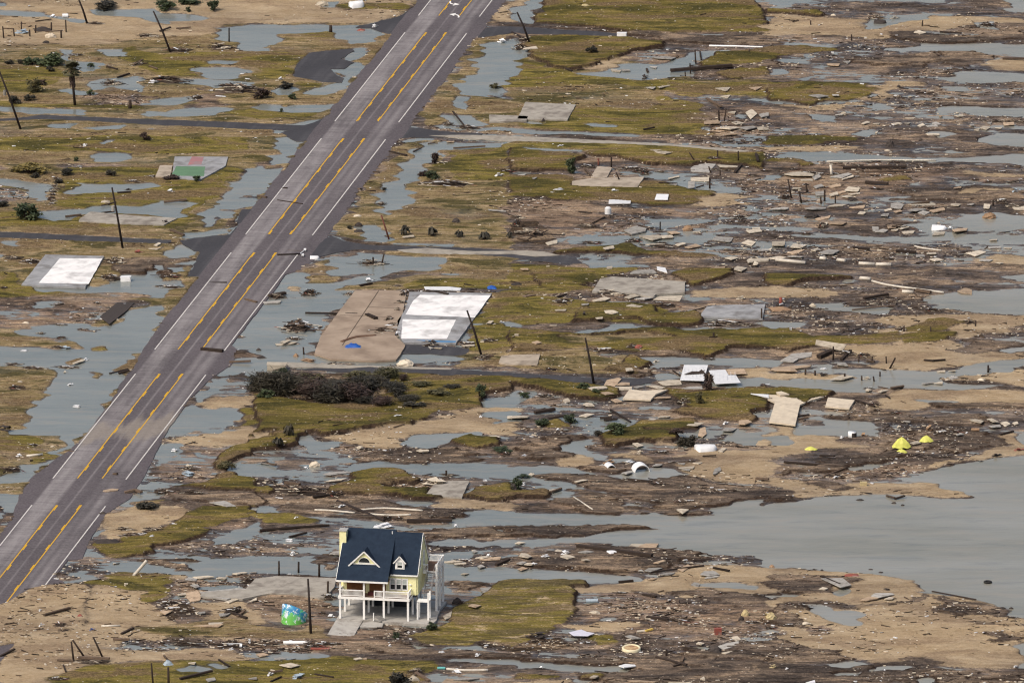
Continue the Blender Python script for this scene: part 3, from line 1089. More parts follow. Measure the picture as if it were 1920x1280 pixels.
brs 730,235 60 30
brs 450,245 100 40
brs 460,490 100 30
brs 310,455 80 25
brs 620,425 110 25
brs 210,265 90 25
brs 450,390 110 25
brs 500,710 180 30
brs 100,685 160 20
brs 130,880 180 50
brs 30,125 80 30
brs 240,715 180 15
brs 430,565 100 25
brs 1780,152 30 10
log 1840,195 1925,220 .5
log 1510,572 1670,590 .8 |dark timber lying on the highway's yellow line
log 1720,665 1880,668 .5
log 1570,66 1700,72 .25
t 480 512
pol 1705,635 1583,280 |dark utility pole leaning left beside the white painted slab
pan 1260,105 1450,100 1540,108 1530,125 1270,125 |long white panel lying beyond the white painted slab
log 1280,135 1440,170 .5
rok 1770,115 70 35 u |small blue tarp on the grass beyond the white slab
rok 725,565 140 60 u |crumpled bright blue tarp on the tan slab
rok 1120,690 130 60 p |pale domed boulder shell beside the side street
rok 155,720 140 60 p |pale block at the end of the side street
rok 1765,385 100 30 p
rok 1840,370 40 25 w
rok 850,440 40 30 w
rok 1000,405 70 25 w
rok 1060,455 90 25 w
brs 1030,410 150 50
brs 930,470 200 40
brs 1090,250 120 60
pan 1090,235 1150,228 1150,240 1100,250
rok 850,50 80 25 w
rok 300,620 40 40 o
rok 20,575 40 30 d
rok 40,630 70 25 d
rok 225,525 140 35 p
rok 390,655 120 25 o
log 370,295 760,310 .4 |long timber lying from the pool onto the tan slab
pip 640,525 750,490 900,475 .3 |curved brown pipe on the tan slab
log 830,320 900,355 .8
brs 310,440 260 120
brs 290,500 110 40
brs 400,170 130 70
brs 160,190 150 50
brs 960,460 260 70
brs 1000,370 90 60
brs 1060,300 80 60
brs 1100,200 60 100
brs 1150,150 90 30
brs 700,165 90 40
brs 1310,550 150 70
brs 1600,540 180 40
brs 1750,520 140 40
brs 1060,105 80 25
brs 640,310 200 20
log 100,175 220,155 .8
pan 50,212 190,205 180,222 60,226
log 780,100 870,85 .5
pan 980,485 1080,460 1090,470 1000,492
pan 990,405 1070,400 1070,412 1000,415
pan 1010,440 1060,425 1070,440 1030,448
pan 1290,545 1330,560 1310,568
pan 1330,555 1400,555 1390,566
pan 1540,535 1640,530 1640,548 1560,548
log 1715,695 1800,708 .35
log 1640,640 1780,625 .4
pil 360,605 355,555
brs 1700,660 120 60
bsd 40,880 160 160 d
bsd 140,900 200 180 d
bsd 280,900 220 160 d
bsd 420,930 200 160 d
bsd 560,960 220 170 d
bsd 700,950 220 180 d
bsd 780,880 200 120 d
bsd 880,850 200 130 d
bsd 960,790 150 110 o
bsd 640,870 200 80 d
bsd 830,970 140 80 d
bsd 500,850 220 70 d
bsd 340,820 240 80 o
bsd 1110,815 60 50 d
bsh 180,750 120 60 g
bsh 420,815 200 90 o
bsd 1020,900 160 60 d
bsd 960,985 150 60 d
bsd 1120,960 140 45 d
bsh 1250,860 140 40 o
bsh 1380,930 160 45 o
bsh 1180,1000 150 40 d
bsh 1480,870 120 35 d
bsh 60,940 120 70 g
bsh 760,800 200 80 o
bsh 1680,940 80 110 g |small green sapling on the edge of the turf
bsh 1050,930 110 60 d
t 960 512
pol 620,830 550,480 |dark upright utility pole beside the dark side street at centre
pan 600,200 700,175 740,190 700,205 620,208
pan 850,250 900,225 1000,235 960,258
pan 700,125 880,115 860,140 720,150
pan 910,190 1000,170 1080,180 1000,205
pan 1060,200 1100,170 1280,160 1260,210 1160,205 |broken slab piece below the cracked foundation
pan 840,180 900,150 960,170 880,195
pan 640,130 700,100 720,125 660,150
pan 520,225 580,222 570,240 525,240
pan 690,280 760,275 800,290 760,302 700,298
pan 625,330 680,325 680,340 640,342
pan 145,515 190,505 225,520 180,530
pan 280,390 340,385 330,397
pan 320,275 410,265 400,280 330,282
brs 380,230 160 50
brs 1150,260 200 50
brs 700,600 220 60
brs 1600,390 280 60
brs 1780,400 160 40
brs 1520,400 160 40
brs 720,170 200 60
brs 1100,230 120 30
brs 350,185 120 20
brs 580,580 80 30
brs 900,580 80 50
brs 300,735 140 25
rok 950,575 60 30 r |small red object at the torn edge of the turf
rok 545,340 50 30 d
rok 390,225 40 25 w
rok 1720,195 60 35 p
rok 1080,660 50 20 p
rok 35,490 40 20 p
rok 35,90 80 25 d
log 1300,300 1500,250 .2
log 340,185 410,165 .4
pan 1460,232 1530,225 1520,240
pil 1872,350 1872,265
pil 1515,500 1512,450
log 1480,497 1540,500 .25
wsh 1290,685 1470,690 1440,808 1260,800 |larger white metal roof sheet with a torn dark hole
wsh 1475,725 1600,722 1625,765 1680,765 1715,822 1525,828 |white metal roof sheet right of the torn one
pan 1610,715 1740,705 1760,760 1620,765 |tan slab overlapping the right white roof sheet
bsh 1470,890 90 160 r |dark upturned root mass between the white roof sheets
pan 690,835 710,800 800,785 820,795 770,845 |left of two tan slabs heaped at the foot of the centre pole
pan 775,850 850,785 885,820 880,845 |right of two tan slabs heaped at the foot of the centre pole
pan 560,850 700,840 720,860 600,880
pan 1090,815 1180,800 1260,800 1275,830 1140,842
pan 1000,840 1080,835 1180,860 1110,872
pan 1250,870 1330,850 1430,845 1430,880 1280,885
pan 830,940 880,870 980,880 1170,870 1080,905 1040,948 |broad cream T-shaped slab below the centre pole
pan 1050,935 1080,920 1190,925 1190,940
pan 660,890 720,880 770,905 700,918
pan 720,930 770,920 830,970 780,980 |tan planked raft lying on the mud
pan 530,985 560,962 600,970 620,998 560,1000 |pale pointed slab below the planked raft
pan 770,850 900,850 900,870 780,875
pan 380,950 420,935 440,960 400,972
pan 330,985 400,970 430,985 350,993
pan 910,850 960,840 1000,850 940,862
pan 850,710 900,705 910,728 855,735
pan 1790,900 1925,905 1925,935 1850,915 |white pipe-like strip at the right of the turf
log 1310,905 1600,885 .3
log 1205,725 1260,765 .2
rok 275,920 30 25 w
rok 650,820 80 35 d
brs 250,930 150 40
brs 90,905 120 30
bsh 525,875 90 50 g
bsh 1410,990 70 110 o
bsh 630,910 60 40 g
bsh 90,920 80 40 g
brs 640,900 100 30
brs 1290,990 120 60
t 1440 512
pip 690,42 770,50 .3 |short pale pipe at the head of the long white hose
pip 780,60 900,90 1100,125 1320,145 .18 |long white hose curving across the dark mud
pip 1005,150 1090,152 .3 |short white pipe segment on the dark mud
pan 1420,135 1480,108 1530,120 1530,155 1450,150 |rounded tan boulder slab at the lagoon edge
rok 335,245 55 40 p
rok 95,270 160 60 o |rust orange broken tank base on the mud
stm 95,230 50 |rust red stub standing on the orange tank base
log 720,200 900,175 .7
log 630,270 950,245 .3
log 1110,138 1220,155 .7
brs 1230,295 150 40
brs 740,235 180 30
brs 1000,440 80 50
brs 720,640 140 50
brs 580,630 120 60
brs 900,220 140 30
brs 400,270 100 25
brs 1500,385 120 40
brs 760,870 80 30
pil 1220,460 1220,410
pil 1020,440 1018,400
pil 1555,400 1558,355
pil 490,650 490,550 |stout dark post in front of the tilted pale slab
pil 900,715 955,635 |slanting timber post standing in the channel
pil 890,680 885,625
pil 280,765 282,720
pil 355,770 352,745
pil 575,785 575,755
pil 705,800 702,775
pil 840,770 840,745
pil 800,805 790,785
pil 1650,740 1652,690
pil 780,665 782,625
pil 680,660 680,625
tlt 360,510 590,545 560,592 355,545 |pale slab propped up at a tilt behind the dark post
pan 90,660 180,605 330,590 325,620 230,640 190,665 |grey warped slab left of the dark post
pan 20,720 60,670 330,680 310,700 200,720 220,750 60,740 |long pale broken slab at the water's edge
log 380,640 480,605 1.0
log 550,650 620,595 .5
log 1170,655 1240,665 .4
log 1240,660 1330,655 .4
log 740,655 800,665 .4
pan 460,795 560,755 650,775 560,800
pan 520,660 580,660 600,700 520,690
pan 1150,825 1240,810 1250,820 1180,832
pan 1260,735 1330,725 1330,740
pan 1350,730 1400,722 1410,735
pan 1240,825 1310,805 1310,830
pan 730,880 740,855 780,870 760,885
pan 820,890 870,868 910,870 850,895
pan 1350,775 1400,770 1430,785 1370,795
log 920,865 1020,858 .5
log 1010,860 940,880 .4
log 880,915 915,945 .2
rok 420,715 50 18 w
rok 1600,805 60 25 p
rok 740,790 60 30 p
rok 1660,725 25 30 d
rok 420,775 70 30 d
pan 60,890 100,884 160,905 90,912 |small cream slab behind the T-shaped pavement
pan 430,995 450,930 650,950 610,1012 520,1005 |cream square slab right of the T-shaped pavement
pan -92,904 0,908 160,920 420,924 330,948 240,985 205,1136 8,1112 52,968 -20,934 |large cream T-shaped pavement slab standing proud of the mud
log 640,955 800,1010 .3
log 220,1070 310,1062 .4
log 230,1095 300,1085 .4
brs 800,1000 100 30
log 580,435 640,435 .3
rok 170,440 20 30 w
t 0 768
rok 40,160 90 60 d
rok 140,350 55 25 w
rok 1410,490 100 35 b
pip 200,350 320,340 .2
pan 770,610 785,575 890,595 885,605 800,615 |tan plywood wedge lying on the highway
log 935,620 1000,615 .6
log 1010,605 1060,625 .6
log 850,480 880,485 .5
rok 770,780 70 35 d |dark lump at the highway's right edge line
log 480,305 560,310 .2
brs 80,465 170 50
brs 250,275 80 30
brs 1420,460 160 60
brs 1250,630 250 60
brs 1450,640 220 40
brs 930,910 150 40
brs 1150,930 150 50
brs 1000,960 220 40
brs 1350,700 160 30
pan 1570,690 1690,670 1770,725 1700,730 |pale tilted slab above the lower turf
rok 800,1000 180 35 d |dark wheel rim wreckage beside the washed-out shoulder
rok 1310,305 60 20 w
rok 1745,430 40 15 w
rok 1140,968 30 18 w
rok 1415,430 60 30 p
bsh 1130,730 180 60 d
bsh 1700,440 120 60 o
pan 1860,750 1925,740 1925,755 1880,758
t 480 768
psq 240,215 80 110
psq 160,290 90 70
brs 280,650 260 110
brs 160,600 160 60
brs 420,620 260 60
brs 600,670 160 80
log 220,550 330,575 .6
log 240,590 390,600 .5
log 340,620 520,640 .5
log 430,665 550,650 .6
log 610,690 960,830 .5 |long dark fallen pole lying behind the house's roof
log 1130,840 1470,836 .8 |long dark timber lying along the channel behind the house
log 30,905 550,870 .5 |long thin dark branch on the mud left of the house
log 250,950 380,920 .4
pip 440,752 560,758 740,775 .15 |white strip of pipe left of the fallen pole
pip 780,755 960,745 1250,772 .15 |white strip of pipe right of the fallen pole
pip 860,790 1000,800 1160,800 .15
pan 500,490 560,465 710,448 720,460 560,495 |grey plank-like slab above the timber heap
pan 510,540 560,520 680,510 640,530 |dark edged slab below the plank-like slab
rok 440,420 80 50 p |pale boulder block beside the dark bank
rok 375,432 45 15 w
rok 250,980 60 25 w
rok 1060,65 60 15 w
rok 1690,60 40 20 w
rok 640,735 60 25 w
rok 300,815 40 18 w
rok 960,870 120 40 w |heap of white and black rubble behind the roof ridge
rok 1160,840 30 18 w
rok 1500,870 40 25 w
rok 780,290 50 25 p
rok 500,605 40 20 w
log 880,320 1000,325 .3
log 1030,135 1110,115 .25
pan 1200,300 1290,292 1300,310 1230,315
pan 1700,215 1740,190 1800,185 1840,200 1760,220
pan 1885,40 1925,35 1925,70 1885,65
bsh 1840,310 140 30 g
rok 1340,560 180 40 p
brs 1300,565 140 40
brs 1450,490 150 15
brs 1880,350 80 40
brs 980,830 90 50
brs 1080,830 80 30
brs 580,740 80 30
pil 1428,490 1427,455
rok 1930,600 60 60 d
rok 1690,580 30 30 w
rok 1720,530 40 15 w
rok 70,400 70 25 d
log 60,395 150,420 .4
pan 0,395 100,400 140,415 60,402
t 960 768
pan 0,35 60,35 130,50 120,65 0,65
log 170,25 320,5 .8 |short dark log on the mud below the planked raft
log 740,0 890,90 .4 |thin dark pole slanting across the mud
log 660,60 750,60 .5
log 690,75 790,80 .5
log 270,65 390,55 .5
log 860,530 1050,562 .35
pip 460,652 605,755 .12 |thin pale pole lying on the grey mud
pan 500,45 560,25 620,30 560,52
pan 1310,115 1350,85 1440,95 1390,125
pan 1700,108 1700,75 1770,68 1800,90 1750,112 |tan slab on the right end of the turf
pan 1575,160 1600,125 1690,130 1650,165
pan 1395,195 1410,130 1450,120 1460,180 1430,208 |upright tan slab beside the dark shrub
pan 890,240 910,225 990,270 940,285
pan 1090,60 1120,35 1190,45 1170,60
pan 1020,75 1050,62 1085,70 1050,80
rok 1460,300 160 65 w |white battered boat hull on the sand
rok 1600,105 50 30 w
cul 970,455 120 80 |white corrugated half pipe arching over the channel
cul 740,440 70 40 |smaller white half pipe left of the arching one
pan 620,430 680,405 700,420 660,435
pan 820,470 880,450 910,465 860,488
rok 870,390 80 20 w
rok 730,400 80 40 o
pan 1050,420 1080,400 1130,408 1110,420
pan 1240,400 1300,395 1290,412
pan 1245,430 1370,420 1360,440 1260,440
pan 1350,395 1430,390 1400,405
pan 1270,445 1340,440 1330,458
pan 1505,485 1520,440 1560,420 1570,450 1530,480
pan 1540,310 1580,280 1610,285 1580,315
log 1430,350 1530,355 .3
log 1830,520 1925,535 .5
pan 465,540 530,515 575,520 500,543
pan 250,600 310,588 380,590 320,615
log 290,620 370,595 .4
pan 1230,740 1270,735 1330,745 1280,785
rok 75,560 60 30 w
bsh 30,590 90 110 g |dark green shrub with white wreckage on the mud spit
bsh 80,500 90 30 g
bsh 230,110 110 60 g
bsh 440,90 110 80 g
bsh 770,190 150 90 g
bsh 1320,255 150 110 d |dark round shrub right of the white hull
bsh 650,185 70 40 d
bsh 1230,200 100 50 r
brs 840,410 100 30
brs 1130,330 140 40
brs 80,600 140 30
rok 345,150 35 18 w
rok 90,350 40 20 w
rok 960,330 60 30 p
pan 130,490 160,470 170,480 150,497
pan 20,1000 50,980 105,995 60,1005
pan 870,1060 1000,1000 1100,1000 1060,1060 |large tan slab at the tip of the mud spit
rok 145,480 40 20 p
t 1440 768
pil 605,70 605,40
cul2 630,205 60 40 |short black and white drum standing in the pool
rok 555,215 40 18 w
rok 720,190 60 30 o
tnt 1000,290 130 90 |large yellow tarp propped up like a tent
tnt 1000,318 80 30 |small yellow tarp at the foot of the tent-like one
tnt 1185,250 100 50 |rounded yellow tarp on the debris line
tnt 320,298 90 25 |flat scrap of yellow tarp alone on the sand
rok 1210,175 60 50 o
rok 1555,170 60 35 o |round orange drum end at the right of the debris line
brs 1300,220 150 60
brs 1400,190 140 40
log 120,390 600,435 .4 |long black pipe lying on the grey gravel
log 390,345 500,370 .4
log 420,490 580,450 .2
rok 510,508 60 18 w
rok 715,570 50 35 y |small yellow box on the sand spit
pan 1510,70 1560,65 1620,80 1600,100 1530,85
pan 1740,95 1790,85 1820,105 1780,125
pan 1640,60 1680,50 1730,95 1690,100
pan 1650,115 1740,105 1750,130 1680,135
pan 1830,95 1870,85 1880,105 1850,112
pan 1010,80 1070,85 1060,95
pan 1060,245 1120,225 1150,250 1090,262
pan 1410,182 1450,170 1470,182 1420,192
log 890,640 950,665 .4
log 950,665 1025,650 .4
log 1740,190 1840,160 .4
rok 945,695 40 10 d
rok 1010,712 30 12 d
rok 1880,305 80 25 r
rok 1710,345 70 25 d
rok 1600,383 30 12 d
rok 1450,378 40 12 d
rok 1010,455 40 20 d
rok 915,475 50 14 d
rok 690,672 60 8 d
t 0 1024
pip 1000,215 1050,165 1100,105 .25 |bent white pole standing out of the flooded ditch
log 330,535 525,485 .5
pil 555,860 535,715
pil 655,835 545,700 |left of two leaning timber posts on the sand
pil 790,850 700,680 |right of two leaning timber posts on the sand
log 590,840 820,860 .6
log 430,855 550,865 .4
pil 1150,1040 1135,875
pil 1265,1040 1262,905
rok 1260,890 70 60 b |pale bag caught on a post at the lower left
brs 700,890 240 50
brs 450,620 110 50
brs 1300,500 240 60
brs 1270,440 160 60
brs 1760,510 180 70
brs 1400,740 260 50
brs 1750,760 300 50
brs 1180,790 160 40
brs 420,1010 120 40
brs 1870,270 100 50
brs 480,1005 100 30
rok 310,615 40 40 w
rok 690,630 40 25 u
rok 600,540 40 30 r
rok 300,500 30 18 w
rok 1870,730 20 60 w
rok 1810,755 50 35 w
rok 1735,775 40 25 w
log 475,890 495,945 .25
log 850,700 970,705 .5
log 910,660 1000,620 .4
log 1230,820 1250,850 .3
log 1350,1000 1590,955 .5
log 1640,850 1720,900 .3
log 0,820 110,785 .4
pip 760,602 900,598 .15
pan 1385,250 1410,225 1480,235 1470,260
pan 1420,285 1480,275 1500,300 1470,315
pan 1620,240 1640,222 1705,230 1690,245
pan 1440,225 1560,215 1610,225 1500,240
pan 1740,205 1830,180 1860,190 1780,215
pan 1860,195 1925,180 1925,195
pan 1330,355 1390,345 1400,362 1340,365
pan 1390,350 1480,330 1510,370 1500,400 1430,410 1400,380
pan 1500,340 1780,310 1925,320 1925,370 1800,370 1700,395 1520,370 |long cracked grey slab left of the house, outer end
pan 1680,415 1800,370 1790,395 1720,425
pan 1850,420 1925,380 1925,400
pan 1440,590 1540,585 1680,580 1640,600
pan 1560,570 1680,560 1640,590 1570,588
pan 1640,500 1750,480 1700,520 1650,525
pan 1480,490 1540,480 1540,500 1500,510
pan 1200,490 1260,430 1340,420 1300,480 1240,520 |tan undercut turf slab by the dark hollow
pan 1410,870 1470,862 1460,880
pan 1540,990 1610,980 1620,1000 1560,1010
pan 1860,985 1925,975 1925,995
log 1690,510 1800,465 .5
log 1700,490 1850,545 .5
log 1780,530 1840,490 .4
log 1730,470 1760,510 .4
t 480 1024
pol 413,655 390,240 |dark upright utility pole left of the yellow house
pil 173,215 172,110
pil 318,190 320,115
pil 474,225 474,130
pil 537,360 540,260
rok 275,65 50 40 w
tnk 280,575 200 160 |blue and green painted round tank half buried in the sand
rok 565,522 70 20 w
brs 80,750 220 70
brs 450,760 260 80
brs 300,780 220 30
brs 540,400 100 60
brs 600,740 140 30
rok 310,735 210 40 w |long white crumpled sheet in the debris line below the tank
rok 480,775 140 30 r |red wreckage in the debris line below the tank
rok 500,735 70 40 w
log 380,695 450,750 .4
log 420,700 480,740 .3
pan 0,800 60,795 100,815 30,825
pan 130,840 190,825 230,840 180,850
pan 170,890 260,865 330,885 260,910
pan 730,840 780,825 800,840 750,850
pan 790,840 830,832 830,845
rok 1395,800 40 18 w
rok 1665,830 50 25 w
rok 1005,755 30 25 w
rok 1390,920 60 30 t |small turquoise barrel on the near grass
pip 1430,920 1560,930 1740,930 .2
rok 1500,945 90 15 w
pan 1380,1040 1430,985 1620,990 1600,1040 |tan slab at the bottom edge of the picture
pan 1470,1000 1550,975 1680,985 1600,1000
rok 1180,1010 90 60 p
bsh 1090,1040 160 140 d |dark shrub at the bottom edge below the house
bsh 1050,680 60 60 g
bsh 1330,630 90 70 g
bsd 1540,430 30 30 d
rok 1510,425 80 60 d |dark tyre-like wreckage at the edge of the lawn
rok 1240,635 60 40 d
pan 1590,445 1620,420 1690,435 1650,465 |pale flat slab on the house's lawn
rok 105,970 60 35 w
log 90,950 200,945 .4
log 110,1020 190,980 .3
rok 310,985 110 35 b
log 440,960 580,985 .3
log 1200,950 1300,1010 .5
brs 1210,960 120 60
pan 1680,310 1770,305 1740,345 1700,340
pan 1400,520 1470,480 1460,530 1420,545
pan 1640,90 1700,60 1760,70 1710,95
pan 1670,100 1720,75 1840,70 1830,100 1740,105
pan 1660,145 1690,132 1720,150 1680,160
pan 1535,205 1560,192 1600,200 1570,215
pan 1400,110 1480,100 1560,112 1470,120
pan 1480,125 1570,118 1580,130 1500,135
pan 1620,35 1640,22 1665,38 1640,45
rok 1745,72 50 25 w
pan 545,55 580,35 630,30 630,60
brs 1560,105 150 20
log 1800,140 1900,110 .6
t 960 1024
log 490,8 1050,90 .8 |long black timber lying across the mud spit
pan 50,75 70,35 110,40 150,80 120,95
rok 252,85 55 25 w
rok 400,70 70 35 w
rok 755,60 75 22 w |white shell shape on the long black timber's mud spit
rok 165,145 55 18 w
pan 360,75 400,55 480,75 420,90
pan 490,45 560,25 620,35 560,50
pan 870,5 900,-25 1080,-25 1040,35 940,35
pan 1050,35 1080,0 1290,35 1180,40
pan 1060,120 1130,98 1155,105 1100,125
pan 990,180 1030,155 1130,160 1040,190
pan 1100,215 1160,190 1230,185 1190,215
pan 1240,170 1320,130 1340,145 1280,190
pan 300,45 340,20 380,30 340,50
pan 520,98 560,88 590,100 540,105
pan 30,125 70,105 110,110 80,140
pan 80,135 110,115 170,120 150,145
pan 40,165 80,150 120,165 70,180
pan 1410,215 1440,180 1520,175 1560,210 1480,225
pan 1340,290 1370,260 1410,275 1400,305
pan 1020,245 1040,232 1085,238 1060,250
log 1030,190 1440,150 .35
log 800,268 910,262 .5
log 1360,105 1500,100 .4
pan 945,180 970,170 990,185
pan 1440,240 1480,215 1560,220 1500,235
log 1510,165 1630,190 .4
rok 600,415 90 45 b |pale blue plastic tub at the lawn's broken edge
rok 620,500 90 25 p
wsh 425,640 520,620 560,640 620,650 570,672 460,665 |lilac white sheet on the sand below the lawn
pan 845,668 890,655 970,690 900,695
pan 935,630 1000,618 1010,635 940,640
log 1000,640 1055,630 .4 |short yellow plank on the sand
dsh 895,775 140 65 |round cream dish with a rusty middle on the mud
pan 800,895 850,870 920,878 930,895 840,915 |pale blue-white slab beside the lower channel
pil 1158,830 1158,770
rok 1545,655 55 60 r |rust red metal box on the right sand
rok 1750,525 60 60 y |tan sack-like block on the right sand, left one
rok 1720,555 50 40 d
rok 1915,550 40 60 y
rok 1520,795 100 60 d |dark brown stump on the right mud
pan 1380,725 1400,708 1445,725 1420,738
pan 1640,680 1690,670 1720,695 1680,705
pan 1540,745 1600,725 1700,710 1700,740 1580,770
pan 1570,800 1640,775 1670,785 1600,808
pan 1640,635 1670,618 1690,630
rok 200,690 150 60 d
log 980,360 1080,380 .4
log 1010,535 1170,550 .6
log 1080,840 1310,910 .4
log 1210,910 1290,895 .4
log 1270,880 1290,855 .4
pan 580,980 610,962 650,968 630,982
pan 1410,990 1440,970 1450,1000
pan 860,1000 900,995 1080,1010 1070,1020 900,1012
pan 1170,1015 1350,1018 1340,1030 1180,1028
brs 820,355 120 30
brs 1250,560 300 40
brs 160,700 140 40
rok 220,912 40 18 w
t 1440 1024
tyr 1648,272 62 34 |black tyre lying in the grey lagoon
pan 395,240 560,236 625,285 545,304 |grey panel lying above the small right pool
pan 690,400 740,375 800,370 830,390 740,405
pan 770,375 800,345 930,340 950,355 830,390
pan 870,395 910,375 945,380 930,395
pan 380,318 410,302 450,310 430,322
log 395,240 545,300 .4
rok 890,328 50 18 d
rok 630,220 110 25 r
rok 845,190 35 14 d
rok 770,168 35 10 d
rok 30,150 40 25 o
rok 280,590 60 25 p
rok 25,555 80 60 y |tan sack-like block on the right sand, right one
rok 1825,462 35 18 d
rok 1760,465 50 15 d
rok 40,920 45 35 y
rok 140,935 30 14 w
pan 280,1018 350,1000 355,1018 290,1024 |white plank at the bottom right
log 1230,330 1560,405 .25
rok 405,175 25 10 d
rok 350,175 50 8 d
rok 1855,905 40 20 w
"""
# ---------------------------------------------------------------- the layout, read
ITEMS = []
tx = ty = 0.0
for ln in LAYOUT.strip().split('\n'):
    body, _, label = ln.partition('|')
    w = body.split()
    if w[0] == 't': tx, ty = float(w[1]), float(w[2]); continue
    pts = []; rest = []
    for k in w[1:]:
        if ',' in k:
            a, b = k.split(','); pts.append((tx + float(a) / 4, ty + float(b) / 4))
        else: rest.append(k)
    ITEMS.append((w[0], pts, rest, label.strip()))

# ---------------------------------------------------------------- terrain fields
_T = np.random.RandomState(11).rand(256, 256)
def vnoise(x, y, seed=0):
    x = x + seed * 17.31; y = y + seed * 9.77
    xi = np.floor(x).astype(np.int64); yi = np.floor(y).astype(np.int64)
    fx = x - xi; fy = y - yi; fx = fx * fx * (3 - 2 * fx); fy = fy * fy * (3 - 2 * fy)
    a = _T[xi & 255, yi & 255]; b = _T[(xi + 1) & 255, yi & 255]; c = _T[xi & 255, (yi + 1) & 255]; d = _T[(xi + 1) & 255, (yi + 1) & 255]
    return (a * (1 - fx) + b * fx) * (1 - fy) + (c * (1 - fx) + d * fx) * fy
def fbm(x, y, seed=0, oct=4, gain=0.55):
    s = 0; a = 1; t = 0
    for i in range(oct):
        s = s + a * vnoise(x * 2.03 ** i, y * 2.03 ** i, seed + i * 3); t += a; a *= gain
    return s / t * 2 - 1

DX, DY = 0.29, 0.46
def axis(lo, hi, d, far):
    core = np.arange(lo, hi + d, d)
    out = []; x = hi + d; st = d
    while x < far: st *= 1.5; x += st; out.append(x)
    low = []; x = lo; st = d
    while x > -far: st *= 1.5; x -= st; low.append(x)
    return np.concatenate([np.array(low[::-1]), core, np.array(out)])
GXA = axis(-103, 103, DX, 900.0); GYA = axis(-222, 280, DY, 900.0)
GX, GY = np.meshgrid(GXA, GYA)                       # rows along y
A_ = GX * RU[0] + GY * RU[1]; B_ = GX * RV[0] + GY * RV[1]
WX = GX + 1.3 * fbm(A_ / 9, B_ / 7, 1, 3) + 0.45 * fbm(A_ / 1.9, B_ / 1.6, 5, 2)
WY = GY + 1.7 * fbm(A_ / 10, B_ / 6, 2, 3) + 0.6 * fbm(A_ / 2.2, B_ / 1.5, 6, 2)

# the surge combed the bare ground into fingers along the side streets
WX2 = WX + 4.5 * fbm(A_ / 34, B_ / 1.9, 51, 3); WY2 = WY + 0.7 * fbm(A_ / 16, B_ / 2.5, 52, 2)
WX3 = WX + 2.2 * fbm(A_ / 30, B_ / 2.4, 53, 2)
CODES = 'BYTSgGMKWRDL'
CLS = np.where(GX < XC + 0.16 * GY, 1, 0).astype(np.int8)
def fill(pts, code, X=WX, Y=WY, grow=0.0):
    P = np.array(pts); 
    if grow:
        c = P.mean(0); d = P - c; P = c + d * (1 + grow / np.maximum(np.hypot(d[:, 0], d[:, 1])[:, None], 1))
    x0, y0 = P.min(0) - 3; x1, y1 = P.max(0) + 3
    i0, i1 = np.searchsorted(GXA, [x0, x1]); j0, j1 = np.searchsorted(GYA, [y0, y1])
    if i1 <= i0 or j1 <= j0: return
    x = X[j0:j1, i0:i1]; y = Y[j0:j1, i0:i1]; ins = np.zeros(x.shape, bool)
    n = len(P)
    for k in range(n):
        ax, ay = P[k]; bx, by = P[(k + 1) % n]
        if ay == by: continue
        c = ((ay > y) != (by > y)) & (x < (bx - ax) * (y - ay) / (by - ay) + ax)
        ins ^= c
    CLS[j0:j1, i0:i1][ins] = CODES.index(code)
for k, pts, rest, label in ITEMS:
    if k in CODES: fill([gp(*p) for p in pts], k, *((WX2, WY2) if k in 'MST' else (WX3, WY) if k in 'gYW' else (WX, WY)))
for k, pts, rest, label in ITEMS:
    if k == 'asp' or k == 'con': fill([gp(*p) for p in pts], 'R', GX, GY, -0.4)

# the highway's edges: metres of shoulder outside each white line, by photograph row
def rowtab(y, tab):
    ys, vs = zip(*tab); return float(np.interp(y, ys, vs))
LEFT_SH = [(0,2.5),(500,2.5),(600,2.6),(640,2.2),(690,1.6),(720,1.2),(770,.25),(820,.25),(850,1.0),(885,3.2),(920,4.0),(945,2.6),(980,1.3),(1300,1.3)]
RIGHT_SH = [(0,2.5),(440,2.6),(485,3.4),(505,2.2),(512,.5),(645,.5),(655,2.4),(680,2.9),(705,1.4),(745,.3),(800,.5),(840,1.3),(890,2.5),(930,2.9),(955,1.2),(1000,1.2),(1045,2.6),(1047,.5),(1083,.5),(1086,2.4),(1300,2.4)]
HALF = 5.76
road_l, road_r = [], []
for b in np.arange(-225, 300, 1.0):
    cx, cy = XC * 1.0, 0.0
    # point of the centre line at distance b along the highway
    p = np.array([XC * RU[0] * RU[0], XC * RU[0] * RU[1]]) + RV * b
    row = 640 - FPX * ((lambda q: (q[2] @ np.array([0, math.sin(PITCH), math.cos(PITCH)])) / (q[2] @ np.array([0, math.cos(PITCH), -math.sin(PITCH)])))((0, 0, np.array([p[0], p[1] - CAMY, -CAMH]))))
    wob = float(0.30 * fbm(np.array([b / 6.0]), np.array([3.3]), 61, 3)[0])
    road_l.append(p - RU * (HALF + max(.12, rowtab(row, LEFT_SH) + wob)))
    road_r.append(p + RU * (HALF + max(.12, rowtab(row, RIGHT_SH) + wob * 0.8)))
road_poly = [tuple(q) for q in road_l] + [tuple(q) for q in road_r[::-1]]
dune = [it for it in ITEMS if it[0] == 'D']
fill([tuple(q + RU * 0.5) for q in road_l] + [tuple(q - RU * 0.5) for q in road_r[::-1]], 'R', GX, GY)
for k, pts, rest, label in dune: fill([gp(*p) for p in pts], 'D')

